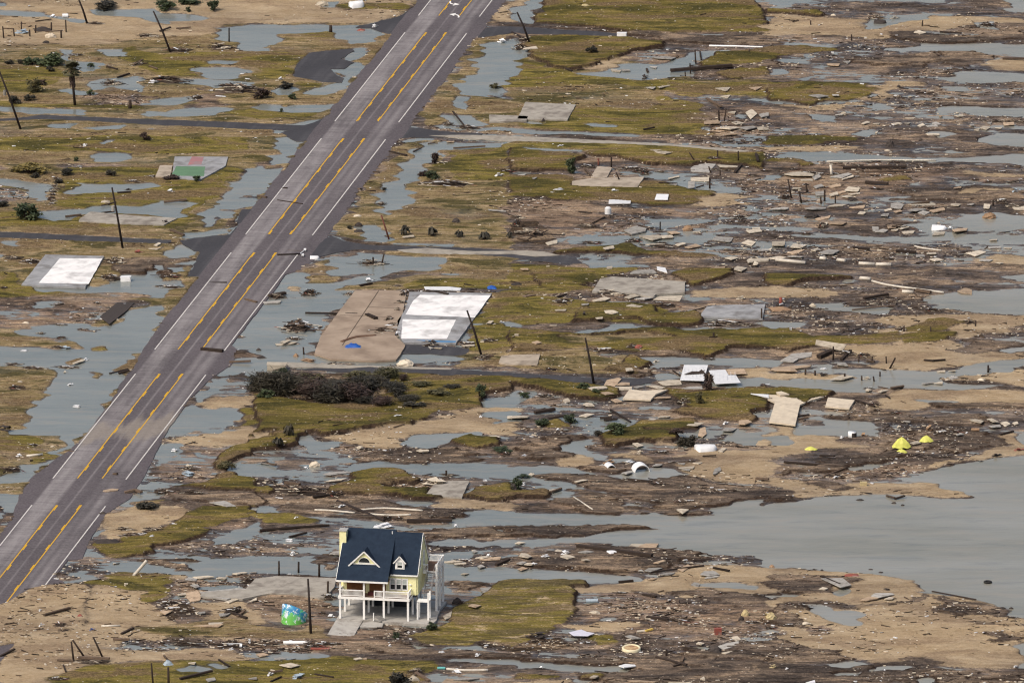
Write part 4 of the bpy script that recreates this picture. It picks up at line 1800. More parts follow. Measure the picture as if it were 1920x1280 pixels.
HB = {'B': .07, 'Y': .16, 'T': .10, 'S': .17, 'g': .22, 'G': .30, 'M': .17, 'K': .15, 'W': -.42, 'R': -.05, 'D': .46, 'L': .30}
AM = {'B': .24, 'Y': .15, 'T': .17, 'S': .07, 'g': .10, 'G': .10, 'M': .17, 'K': .1, 'W': .12, 'R': .0, 'D': .07, 'L': .10}
hb = np.array([HB[c] for c in CODES])[CLS]; am = np.array([AM[c] for c in CODES])[CLS]
east = GX - (XC + 0.16 * GY)                        # metres right of the highway: shallow pools near it, deep lagoon beyond
hb = np.where((CLS == 8) & (east < 80), -.20, hb); am = np.where((CLS == 8) & (east < 80), .20, am)
def blur(a, n=1):
    for _ in range(n):
        p = np.pad(a, 1, mode='edge')
        a = (p[1:-1, 1:-1] * 2 + p[:-2, 1:-1] + p[2:, 1:-1] + p[1:-1, :-2] + p[1:-1, 2:]) / 6
    return a
ns = fbm(A_ / 14, B_ / 7.5, 21, 6, 0.6) * 1.3
nf = fbm(A_ / 2.6, B_ / 2.2, 31, 3, 0.6)
t3 = ns * 5.0; fr = t3 - np.floor(t3)
terr = (np.floor(t3) + np.clip((fr - .5) * 5 + .5, 0, 1)) / 5.0
mud = np.isin(CLS, [0, 6, 2])
H = blur(hb, 3) + blur(am, 2) * np.where(mud, 0.45 * ns + 0.55 * terr, ns) + am * 0.28 * nf
# eroded ledges in the bared clay: a gentle rise that breaks off in a sharp step
nl = fbm(A_ / 30, B_ / 7, 81, 5) * 1.4; tl = nl * 2.6; fl = tl - np.floor(tl)
ledge = np.floor(tl) + np.clip((fl - .5) * 12 + .5, 0, 1) - tl
H += blur(mud.astype(float), 2) * 0.17 * ledge
is_G = ((CLS == 5) | (CLS == 11)).astype(float); is_M = (CLS == 6).astype(float)
H += is_G * (0.40 + 0.12 * fbm(A_ / 8, B_ / 8, 41, 2)) * np.clip(0.5 + 1.5 * fbm(A_ / 20, B_ / 12, 43, 3), .06, 1.0) + is_M * (0.16 + 0.16 * terr)
H = np.where(CLS == 9, -0.06, H)
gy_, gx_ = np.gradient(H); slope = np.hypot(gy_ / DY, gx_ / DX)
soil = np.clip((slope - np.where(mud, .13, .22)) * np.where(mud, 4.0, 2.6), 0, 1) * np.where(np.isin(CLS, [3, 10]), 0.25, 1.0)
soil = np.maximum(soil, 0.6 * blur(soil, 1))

def ground_z(x, y):
    i = min(max(int(np.searchsorted(GXA, x)) - 1, 0), len(GXA) - 2); j = min(max(int(np.searchsorted(GYA, y)) - 1, 0), len(GYA) - 2)
    fx = (x - GXA[i]) / (GXA[i+1] - GXA[i]); fy = (y - GYA[j]) / (GYA[j+1] - GYA[j])
    return float((H[j,i] * (1-fx) + H[j,i+1] * fx) * (1-fy) + (H[j+1,i] * (1-fx) + H[j+1,i+1] * fx) * fy)
def top_z(x, y): return max(ground_z(x, y), 0.0)
def cls_at(x, y):
    return CODES[CLS[min(int(np.searchsorted(GYA, y)), len(GYA) - 1), min(int(np.searchsorted(GXA, x)), len(GXA) - 1)]]

# sink the terrain beneath foundation slabs
for k, pts, rest, label in ITEMS:
    if k == 'slb':
        P = [gp(*p, 0.4) for p in pts]
        keep = CLS.copy(); fill(P, 'R', GX, GY); s = (CLS == 9) & (keep != 9); H[s] = np.minimum(H[s], 0.16); CLS[:] = keep

def terrain_material():
    m, nt, b = new_mat('storm_ground')
    a1 = node(nt, 'ShaderNodeAttribute', attribute_name='cover_a'); a2 = node(nt, 'ShaderNodeAttribute', attribute_name='cover_b')
    s1 = node(nt, 'ShaderNodeSeparateColor'); s2 = node(nt, 'ShaderNodeSeparateColor')
    nt.links.new(a1.outputs['Color'], s1.inputs[0]); nt.links.new(a2.outputs['Color'], s2.inputs[0])
    wY, wT, wS, wg = s1.outputs[0], s1.outputs[1], s1.outputs[2], a1.outputs['Alpha']
    wG, wM, wK, soil_ = s2.outputs[0], s2.outputs[1], s2.outputs[2], a2.outputs['Alpha']
    vs = mapped(nt, (0.11, 0.20, 0.2), ROAD)           # streaks follow the surge, along the side streets
    vm = mapped(nt, (0.5, 0.8, 0.8), ROAD)
    vf = mapped(nt, (2.2, 2.6, 2.6), ROAD)
    vl = mapped(nt, (0.03, 0.05, 0.05), ROAD)
    n1 = noise(nt, vs, 1.0, 6, 0.62); n2 = noise(nt, vm, 1.0, 6, 0.65); n3 = noise(nt, vf, 1.0, 5, 0.7); n0 = noise(nt, vl, 1.0, 4, 0.6)
    mowv = mapped(nt, (0.02, 1.1, 1), ROAD * 1.25); mow = noise(nt, mowv, 1.0, 3, 0.6)
    n12 = mth(nt, 'ADD', mth(nt, 'MULTIPLY', n1, 0.6), mth(nt, 'MULTIPLY', n2, 0.4))
    def w(x, k=1.3):
        e = mth(nt, 'MULTIPLY_ADD', mth(nt, 'SUBTRACT', n12, 0.5), k, mth(nt, 'MULTIPLY_ADD', mth(nt, 'SUBTRACT', n3, 0.5), k * .5, x))
        r = node(nt, 'ShaderNodeMapRange', interpolation_type='SMOOTHSTEP'); nt.links.new(e, r.inputs[0])
        r.inputs[1].default_value = 0.36; r.inputs[2].default_value = 0.62
        return r.outputs[0]
    n13 = mth(nt, 'ADD', mth(nt, 'MULTIPLY', n12, 0.7), mth(nt, 'MULTIPLY', n3, 0.3))
    col = ramp(nt, n13, [(0.38, (.038, .032, .029)), (0.47, (.090, .072, .061)), (0.55, (.148, .116, .095)), (0.64, (.25, .196, .152))])
    col = mix(nt, w(wT, 2.2), col, ramp(nt, n13, [(0.36, (.07, .051, .039)), (0.47, (.160, .116, .085)), (0.58, (.225, .166, .122)), (.7, (.31, .24, .18))]))
    yy = mth(nt, 'ADD', mth(nt, 'MULTIPLY', n13, 0.72), mth(nt, 'MULTIPLY', mow, 0.28))
    col = mix(nt, w(wY), col, ramp(nt, yy, [(0.34, (.058, .048, .022)), (0.42, (.135, .106, .045)), (0.49, (.215, .166, .085)), (0.58, (.345, .268, .170))]))
    col = mix(nt, w(wg), col, ramp(nt, yy, [(0.34, (.056, .051, .016)), (0.44, (.125, .107, .028)), (0.53, (.185, .150, .043)), (0.63, (.31, .245, .115))]))
    col = mix(nt, w(wS, 2.2), col, ramp(nt, n13, [(0.34, (.20, .145, .092)), (0.46, (.31, .236, .148)), (0.62, (.42, .34, .235))]))
    col = mix(nt, w(wM, .7), col, ramp(nt, n13, [(0.36, (.040, .033, .029)), (0.47, (.108, .085, .068)), (0.57, (.160, .126, .099)), (0.68, (.24, .19, .145))]))
    gg = mth(nt, 'ADD', mth(nt, 'MULTIPLY', n13, 0.8), mth(nt, 'MULTIPLY', mow, 0.2))
    col = mix(nt, w(wG, 1.1), col, ramp(nt, gg, [(0.32, (.040, .038, .013)), (0.43, (.090, .077, .021)), (0.52, (.148, .119, .034)), (0.62, (.245, .19, .085))]))
    col = mix(nt, w(wK), col, ramp(nt, n13, [(0.4, (.022, .016, .012)), (0.62, (.10, .07, .045))]))
    # bare, scorched and brown patches in the turf, dry and dark films on the mud
    vp = mapped(nt, (0.055, 0.13, 0.1), ROAD * 1.1); np_ = noise(nt, vp, 1.0, 7, 0.68, 0.6)
    turf = mth(nt, 'MAXIMUM', mth(nt, 'MAXIMUM', wG, wg), wY)
    col = mix(nt, mth(nt, 'MULTIPLY', turf, ramp(nt, np_, [(0.50, 0.0), (0.57, 0.9)])), col, ramp(nt, n3, [(0.38, (.075, .050, .028)), (0.6, (.20, .145, .085))]))
    col = mix(nt, mth(nt, 'MULTIPLY', turf, ramp(nt, np_, [(0.42, 0.85), (0.48, 0.0)])), col, ramp(nt, n3, [(0.38, (.028, .028, .012)), (0.6, (.075, .068, .024))]))
    col = mix(nt, mth(nt, 'MULTIPLY', wS, ramp(nt, np_, [(0.40, 0.7), (0.50, 0.0)])), col, ramp(nt, n3, [(0.38, (.15, .105, .07)), (0.62, (.27, .20, .135))]))
    bare = mth(nt, 'SUBTRACT', 1.0, mth(nt, 'MAXIMUM', turf, wS), clamp=True)
    col = mix(nt, mth(nt, 'MULTIPLY', bare, ramp(nt, np_, [(0.52, 0.0), (0.58, 0.75)])), col, ramp(nt, n3, [(0.36, (.20, .145, .10)), (0.62, (.36, .28, .20))]))
    col = mix(nt, mth(nt, 'MULTIPLY', bare, ramp(nt, np_, [(0.42, 0.85), (0.48, 0.0)])), col, ramp(nt, n3, [(0.38, (.028, .024, .023)), (0.62, (.075, .062, .055))]))
    vst = mapped(nt, (0.16, 1.35, 1.0), ROAD * 1.15); nst = noise(nt, vst, 1.0, 6, 0.7, 0.4)
    col = mix(nt, bare, col, mix(nt, 1.0, col, ramp(nt, nst, [(0.36, (.42, .41, .40)), (0.48, (.9, .9, .9)), (0.64, (1.55, 1.5, 1.42))]), 'MULTIPLY'))
    col = mix(nt, mth(nt, 'MULTIPLY', turf, .8), col, mix(nt, 1.0, col, ramp(nt, nst, [(0.36, (.66, .66, .64)), (0.5, (1, 1, 1)), (0.64, (1.3, 1.26, 1.2))]), 'MULTIPLY'))
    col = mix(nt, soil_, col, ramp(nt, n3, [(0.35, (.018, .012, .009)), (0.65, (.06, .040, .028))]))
    vg = mapped(nt, (4.5, 2.6, 4), 0.1); ng = noise(nt, vg, 1.0, 4, 0.75)
    col = mix(nt, mth(nt, 'MULTIPLY_ADD', wS, -.6, 1.0), col, ramp(nt, ng, [(0.36, (.74, .74, .74)), (0.52, (1.0, 1.0, 1.0)), (0.66, (1.26, 1.25, 1.22))]), 'MULTIPLY')
    # fine grit, twigs and shell too small to tell apart
    vor = node(nt, 'ShaderNodeTexVoronoi'); nt.links.new(mapped(nt, (1.5, 1.1, 1.3), 0.3), vor.inputs['Vector']); vor.inputs['Scale'].default_value = 1.0
    spk = mth(nt, 'MULTIPLY', mth(nt, 'LESS_THAN', vor.outputs['Distance'], 0.2), mth(nt, 'GREATER_THAN', n2, 0.52))
    sp2 = node(nt, 'ShaderNodeSeparateColor'); nt.links.new(vor.outputs['Color'], sp2.inputs[0])
    grit = ramp(nt, sp2.outputs[0], [(0.0, (.03, .024, .02)), (0.55, (.045, .035, .026)), (0.62, (.33, .28, .22)), (1.0, (.5, .45, .38))])
    dry = mth(nt, 'SUBTRACT', 1.0, wS)
    col = mix(nt, mth(nt, 'MULTIPLY', spk, mth(nt, 'MULTIPLY', dry, 0.75)), col, grit)
    nt.links.new(mix(nt, 1.0, col, ramp(nt, n0, [(0.3, (.82, .82, .84)), (0.7, (1.12, 1.1, 1.06))]), 'MULTIPLY'), b.inputs['Base Color'])
    # damp near the water line
    geo = node(nt, 'ShaderNodeNewGeometry'); sx = node(nt, 'ShaderNodeSeparateXYZ'); nt.links.new(geo.outputs['Position'], sx.inputs[0])
    mr = node(nt, 'ShaderNodeMapRange'); nt.links.new(mth(nt, 'MULTIPLY_ADD', n2, 0.12, sx.outputs[2]), mr.inputs[0])
    mr.inputs[1].default_value = 0.07; mr.inputs[2].default_value = 0.21; mr.inputs[3].default_value = 0.32; mr.inputs[4].default_value = 0.92
    nt.links.new(mr.outputs[0], b.inputs['Roughness']); nt.links.new(mth(nt, 'MULTIPLY_ADD', mr.outputs[0], -0.75, 0.74), b.inputs['Specular IOR Level'])
    bp = node(nt, 'ShaderNodeBump'); bp.inputs['Strength'].default_value = 0.5; bp.inputs['Distance'].default_value = 0.25
    nt.links.new(mth(nt, 'ADD', n3, mth(nt, 'MULTIPLY', n2, 1.5)), bp.inputs['Height']); nt.links.new(bp.outputs[0], b.inputs['Normal'])
    return m

def build_terrain():
    nr, nc = GX.shape
    co = np.stack([GX, GY, H], -1).reshape(-1, 3).astype(np.float32)
    idx = np.arange(nr * nc, dtype=np.int32).reshape(nr, nc)
    q = np.stack([idx[:-1, :-1], idx[:-1, 1:], idx[1:, 1:], idx[1:, :-1]], -1).reshape(-1, 4)
    me = bpy.data.meshes.new('ground')
    me.vertices.add(len(co)); me.vertices.foreach_set('co', co.ravel())
    me.loops.add(q.size); me.loops.foreach_set('vertex_index', q.ravel())
    me.polygons.add(len(q)); me.polygons.foreach_set('loop_start', np.arange(0, q.size, 4, dtype=np.int32))
    me.update(calc_edges=True)
    me.polygons.foreach_set('use_smooth', np.ones(len(q), bool))
    one = lambda c: blur((CLS == CODES.index(c)).astype(np.float32), 1 if c in 'GML' else 9 if c in 'STD' else 5)
    ca = np.stack([one('Y'), one('T'), np.maximum(np.maximum(one('S'), one('D')), .30 * one('L')), np.maximum(one('g'), .75 * one('L'))], -1)
    cb = np.stack([one('G'), one('M'), one('K'), soil], -1)
    for nm, arr in (('cover_a', ca), ('cover_b', cb)):
        at = me.attributes.new(nm, 'FLOAT_COLOR', 'POINT'); at.data.foreach_set('color', arr.astype(np.float32).ravel())
    me.materials.append(terrain_material())
    tag(link('ground', me), 'storm-scoured flat of sand, mud and patchy grass', kind='structure')
build_terrain()

def build_water():
    m, nt, b = new_mat('flood_water')
    at = node(nt, 'ShaderNodeAttribute', attribute_name='silt')
    v = mapped(nt, (0.02, 0.06, 0.05), ROAD); n = noise(nt, v, 1.0, 5, 0.6)
    v2 = mapped(nt, (0.10, 0.45, 0.3), ROAD); nn = noise(nt, v2, 1.0, 6, 0.68, 0.5)
    pool = ramp(nt, n, [(0.35, (.155, .172, .162)), (0.65, (.205, .220, .205))])
    lag = ramp(nt, n, [(0.35, (.195, .190, .152)), (0.65, (.255, .252, .222))])
    wc = mix(nt, at.outputs['Fac'], pool, lag)
    wc = mix(nt, ramp(nt, nn, [(0.50, 0.0), (0.68, 0.55)]), wc, (.27, .235, .185))
    wc = mix(nt, ramp(nt, nn, [(0.34, 0.35), (0.46, 0.0)]), wc, (.10, .112, .112))
    nt.links.new(wc, b.inputs['Base Color'])
    b.inputs['IOR'].default_value = 1.33
    wv = mapped(nt, (0.35, 0.55, 0.5), ROAD); r = noise(nt, wv, 2.2, 5, 0.65)
    bp = node(nt, 'ShaderNodeBump'); bp.inputs['Strength'].default_value = 0.22; bp.inputs['Distance'].default_value = 0.2
    nt.links.new(r, bp.inputs['Height']); nt.links.new(bp.outputs[0], b.inputs['Normal'])
    b.inputs['Roughness'].default_value = 0.10
    xs = np.concatenate([[-6000, -2000, -600], np.arange(-120, 121, 3.0), [600, 2000, 6000]]); ys = np.concatenate([[-1500, -600], np.arange(-240, 300, 4.0), [600, 2000, 8000]])
    X, Y = np.meshgrid(xs, ys); nr, nc = X.shape
    # lagoon water on the right carries silt, the standing pools on the left are clear
    e = (X - (XC + 0.16 * Y)) ; sil = np.clip((e - 70) / 35 + 0.5 * fbm(X / 30, Y / 50, 71, 2), 0, 1)
    idx = np.arange(nr * nc).reshape(nr, nc)
    q = np.stack([idx[:-1, :-1], idx[:-1, 1:], idx[1:, 1:], idx[1:, :-1]], -1).reshape(-1, 4)
    me = bpy.data.meshes.new('water'); me.from_pydata([(float(x), float(y), 0.0) for x, y in zip(X.ravel(), Y.ravel())], [], [tuple(map(int, f)) for f in q]); me.update()
    a = me.attributes.new('silt', 'FLOAT', 'POINT'); a.data.foreach_set('value', sil.astype(np.float32).ravel())
    me.materials.append(m)
    tag(link('water', me), 'grey standing flood water in pools, channels and the lagoon', kind='structure')
build_water()

# ---------------------------------------------------------------- highway, side streets, slabs
O_ROAD = np.array([XC * RU[0] * RU[0], XC * RU[0] * RU[1]])      # foot of the centre line
def bpos(row, x):                                   # distance along the highway of the line at offset x seen in a photograph row
    lo, hi = -240.0, 320.0
    for _ in range(40):
        mid = (lo + hi) / 2; p = O_ROAD + RU * x + RV * mid
        py = 640 - FPX * ((p[1] - CAMY) * math.sin(PITCH) - CAMH * math.cos(PITCH)) / ((p[1] - CAMY) * math.cos(PITCH) + CAMH * math.sin(PITCH))
        if py > row: lo = mid
        else: hi = mid
    return lo
SILT_Y = bpos(806, 0.0)
def asphalt(name, base, light, amount, lanes=False):
    m, nt, b = new_mat(name)
    v1 = mapped(nt, (0.55, 0.035, 1)); v2 = mapped(nt, (0.06, 1.3, 1)); v3 = mapped(nt, (3, 3, 3)); v4 = mapped(nt, (0.12, 0.05, 1))
    s1 = noise(nt, v1, 1, 5, 0.6); s2 = noise(nt, v2, 1, 4, 0.6); s3 = noise(nt, v3, 1, 5, 0.7); s4 = noise(nt, v4, 1, 4, 0.6)
    col = ramp(nt, s4, [(0.35, tuple(c * 0.82 for c in base)), (0.65, tuple(c * 1.15 for c in base))])
    f = mth(nt, 'ADD', mth(nt, 'MULTIPLY', s1, 0.62), mth(nt, 'MULTIPLY', s2, 0.38))
    if lanes:
        tc = node(nt, 'ShaderNodeTexCoord'); sx = node(nt, 'ShaderNodeSeparateXYZ'); nt.links.new(tc.outputs['Object'], sx.inputs[0])
        # worn wheel paths and sun-bleached lanes
        x01 = mth(nt, 'MULTIPLY_ADD', sx.outputs[0], 1 / 18.0, 0.5)
        prof = ramp(nt, x01, [(0.0, 0.0), (0.175, 0.0), (0.20, .62), (0.36, .60), (0.40, .02), (0.485, .05), (0.50, .45), (0.515, .05), (0.60, .0), (0.655, .38), (0.69, .12), (0.735, .46), (0.78, .25), (0.83, 0.0), (1.0, 0.0)])
        e = node(nt, 'ShaderNodeMapRange'); nt.links.new(mth(nt, 'ADD', f, mth(nt, 'MULTIPLY', s4, .5)), e.inputs[0]); e.inputs[1].default_value = 0.62; e.inputs[2].default_value = 0.86
        fac = mth(nt, 'MULTIPLY', prof, mth(nt, 'MULTIPLY_ADD', e.outputs[0], 1.0, 0.25), clamp=True)
        col = mix(nt, fac, col, light)
        hair = mth(nt, 'MULTIPLY', mth(nt, 'GREATER_THAN', s2, 0.66), mth(nt, 'MULTIPLY', prof, .5))
        col = mix(nt, hair, col, tuple(c * .7 for c in base))
        # a drift of dried silt left across the lanes
        sk = mth(nt, 'ABSOLUTE', mth(nt, 'SUBTRACT', mth(nt, 'MULTIPLY_ADD', sx.outputs[0], -.6, sx.outputs[1]), SILT_Y))
        dd = mth(nt, 'MULTIPLY_ADD', sk, 1 / 11.0, mth(nt, 'MULTIPLY_ADD', s1, -2.4, 1.2))
        r = node(nt, 'ShaderNodeMapRange', interpolation_type='SMOOTHSTEP'); nt.links.new(dd, r.inputs[0]); r.inputs[1].default_value = 0.25; r.inputs[2].default_value = 0.8; r.inputs[3].default_value = 0.8; r.inputs[4].default_value = 0.0
        col = mix(nt, r.outputs[0], col, (.25, .215, .175))
        # bitumen patches and hairline cracks across the lanes
        v5 = mapped(nt, (0.03, 0.9, 1)); cr = mth(nt, 'LESS_THAN', mth(nt, 'ABSOLUTE', mth(nt, 'SUBTRACT', noise(nt, v5, 1, 2, .5), .5)), .004)
        col = mix(nt, mth(nt, 'MULTIPLY', cr, .6), col, (.03, .026, .028))
    else:
        e = node(nt, 'ShaderNodeMapRange'); nt.links.new(f, e.inputs[0]); e.inputs[1].default_value = 0.5; e.inputs[2].default_value = 0.72; e.inputs[4].default_value = amount
        col = mix(nt, e.outputs[0], col, light)
    col = mix(nt, 0.25, col, ramp(nt, s3, [(0.3, tuple(c * .55 for c in base)), (0.7, light)]))
    nt.links.new(col, b.inputs['Base Color']); b.inputs['Roughness'].default_value = 0.72; b.inputs['Specular IOR Level'].default_value = 0.15
    bp = node(nt, 'ShaderNodeBump'); bp.inputs['Strength'].default_value = 0.15; nt.links.new(s3, bp.inputs['Height']); nt.links.new(bp.outputs[0], b.inputs['Normal'])
    return m

O_ROAD = np.array([XC * RU[0] * RU[0], XC * RU[0] * RU[1]])      # foot of the centre line
def rloc(p):
    d = np.array(p[:2]) - O_ROAD; return (float(d @ RU), float(d @ RV))
ROADZ = 0.15
hw = MB()
Ll = [rloc(p) for p in road_l]; Rl = [rloc(p) for p in road_r]
for i in range(len(Ll) - 1):
    a, b_, c, d = Ll[i], Rl[i], Rl[i+1], Ll[i+1]
    def z(x): return ROADZ - 0.012 * max(abs(x) - HALF, 0) * 2
    hw.add([(a[0]-.25,a[1],-.15),(a[0],a[1],z(a[0])),(-HALF,a[1],ROADZ),(HALF,a[1],ROADZ),(b_[0],b_[1],z(b_[0])),(b_[0]+.25,b_[1],-.15),
            (d[0]-.25,d[1],-.15),(d[0],d[1],z(d[0])),(-HALF,d[1],ROADZ),(HALF,d[1],ROADZ),(c[0],c[1],z(c[0])),(c[0]+.25,c[1],-.15)],
           [(i_, i_+1, i_+7, i_+6) for i_ in range(5)])
M_HW = asphalt('highway_asphalt', (.068, .056, .063), (.33, .31, .308), .5, True)
M_AS = asphalt('wet_asphalt', (.042, .041, .046), (.115, .112, .116), .7)
road = hw.build('highway', M_HW); road.location = (O_ROAD[0], O_ROAD[1], 0); road.rotation_euler = (0, 0, -ROAD)
tag(road, 'wide grey asphalt highway running diagonally with worn lanes', kind='structure')

M_WL = plain('road_white', (.62, .61, .58), (.42, .40, .38), .7, 3.0)
M_YL = plain('road_yellow', (.62, .36, .025), (.5, .29, .03), .7, 2.0)
segs = [(31, -60), (229, 62.5), (440.5, 261), (656.5, 475), (898, 702), (1290, 948)]
def strip(name, x, w, b0, b1, mat, z=ROADZ + 0.004):
    mb = MB(); n = max(1, int((b1 - b0) / 4))
    for k in range(n):
        ya = b0 + (b1 - b0) * k / n; yb = b0 + (b1 - b0) * (k + 1) / n
        mb.add([(x-w/2,ya,z),(x+w/2,ya,z),(x+w/2,yb,z),(x-w/2,yb,z)], [(0,1,2,3)])
    return mb.build(name, mat, road)
for r0, r1 in segs:
    for x, row_shift in ((-5.75, 0), (5.75, 2)):
        strip('edge_line', x, 0.20, bpos(r0 + row_shift, x), bpos(r1 + row_shift, x), M_WL)
    for x, inner in ((-1.93, 1), (1.93, -1)):
        b0, b1 = bpos(r0, x), bpos(r1, x)
        strip('yellow_line', x, 0.19, b0, b1, M_YL)
        b = b1 - 3.2
        while b > b0 - 0.5:
            strip('yellow_dash', x + inner * 0.19, 0.22, max(b, b0), min(b + 3.1, b1), M_YL); b -= 12.0
def arrow(row, px, flip):
    p = gp(px, row, ROADZ); x, y = rloc(p); s = flip
    arc = [(1.15 * math.cos(t), 2.6 * math.sin(t)) for t in np.linspace(0, math.pi / 2, 8)]
    out = [(a[0] + .16, a[1] * 1.06) for a in arc[:-1]] + [(0.0, 2.9)]; inn = [(a[0] - .14, a[1] * 0.94) for a in arc[:-1]] + [(0.0, 2.35)]
    mb = MB(); z = ROADZ + 0.006
    P = [(x + s * a, y + s * b, z) for a, b in out]; Q = [(x + s * a, y + s * b, z) for a, b in inn]
    for i in range(len(P) - 1): mb.add([P[i], P[i+1], Q[i+1], Q[i]], [(0, 1, 2, 3)])
    mb.add([(x + s * -1.0, y + s * 2.6, z), (x + s * 0.1, y + s * 3.9, z), (x + s * 0.1, y + s * 1.4, z)], [(0, 1, 2)])
    mb.build('turn_arrow', plain('arrow_white', (.78, .77, .74), (.7, .69, .66), .7), road)
arrow(33, 848, 1); arrow(3, 856, -1)
def sheet_obj(name, pts, z0, z1, mat, label, kind='structure', rz=ROAD):
    W = [gp(*p, z1) for p in pts]
    # break long edges into uneven steps
    out = []
    for i in range(len(W)):
        a, b = np.array(W[i]), np.array(W[(i+1) % len(W)]); n = max(1, int(np.hypot(*(b - a)) / 1.6))
        for k in range(n):
            q = a + (b - a) * k / n
            if name not in ('house_foundation', 'painted_floor', 'concrete_road'): q = q + np.array([RND.uniform(-.25, .25), RND.uniform(-.4, .4)])
            elif k: q = q + np.array([RND.uniform(-.06, .06), RND.uniform(-.1, .1)])
            out.append(tuple(q))
    c = np.mean(out, 0); mb = MB(); cs, sn = math.cos(rz), math.sin(rz)
    loc = [((x - c[0]) * cs - (y - c[1]) * sn, (x - c[0]) * sn + (y - c[1]) * cs) for x, y in out]
    mb.prism(loc, z0, z1); o = mb.build(name, mat); o.location = (c[0], c[1], 0); o.rotation_euler = (0, 0, -rz)
    return tag(o, label, kind=kind)
M_CON = plain('pale_concrete_road', (.36, .33, .28), (.25, .23, .195), .85, 0.6, dirt=(.16, .14, .12))
zk = 0
for k, pts, rest, label in ITEMS:
    if k in ('asp', 'con'):
        zk += 1
        z1 = (0.075 if k == 'asp' else 0.115) + zk * 0.0022
        sheet_obj(rest[0], pts, -0.12, z1, M_AS if k == 'asp' else M_CON, label)

SLABC = {'c': plain('slab_grey', (.36, .335, .29), (.25, .23, .20), .85, 0.7, dirt=(.12, .10, .085)),
         'b': plain('slab_bluegrey', (.33, .335, .34), (.22, .225, .235), .7, 0.6, dirt=(.12, .11, .10)),
         's': plain('slab_beige', (.42, .36, .29), (.31, .265, .21), .85, 0.6, dirt=(.17, .14, .11)),
         't': plain('slab_tan', (.355, .285, .22), (.235, .18, .135), .85, 0.22, dirt=(.17, .13, .10))}
PAINT = {'w': plain('floor_white', (.86, .85, .83), (.70, .69, .68), .55, 0.45, dirt=(.33, .32, .31)),
         'r': plain('floor_red', (.36, .16, .165), (.27, .16, .165), .7, 0.6, dirt=(.25, .22, .22)),
         'g': plain('floor_green', (.12, .22, .13), (.10, .18, .11), .7, 0.6),
         'u': plain('floor_blue', (.05, .17, .34), (.08, .2, .36), .6, 0.6)}
SLZ = 0.40
last = None
for k, pts, rest, label in ITEMS:
    if k == 'slb':
        last = sheet_obj('house_foundation', pts, 0.05, SLZ, SLABC[rest[0]], label, None); tag(last, cat='slab')
    elif k == 'pnt':
        o = sheet_obj('painted_floor', pts, SLZ - 0.02, SLZ + 0.006, PAINT[rest[0]], None, None)
        mw = o.matrix_basis.copy(); o.parent = last
        o.matrix_basis = last.matrix_basis.inverted() @ mw
# saw-cut joints of the tan car park slab
tan = next(o for o in SC.objects if o.get('label', '').startswith('tan concrete car park'))
inv = (Matrix.Translation(tan.location) @ Matrix.Rotation(-ROAD, 4, 'Z')).inverted()
for a, b in (((710, 545), (642, 647)), ((637, 590), (730, 595)), ((690, 575), (745, 578))):
    A, B = gp(*a, SLZ), gp(*b, SLZ)
    MB().beam(inv @ Vector((*A, SLZ + .004)), inv @ Vector((*B, SLZ + .004)), .16, .012).build('joint', SLABC['c'].copy() if False else plain('joint_dirt', (.10, .075, .055), (.07, .055, .042)), tan)
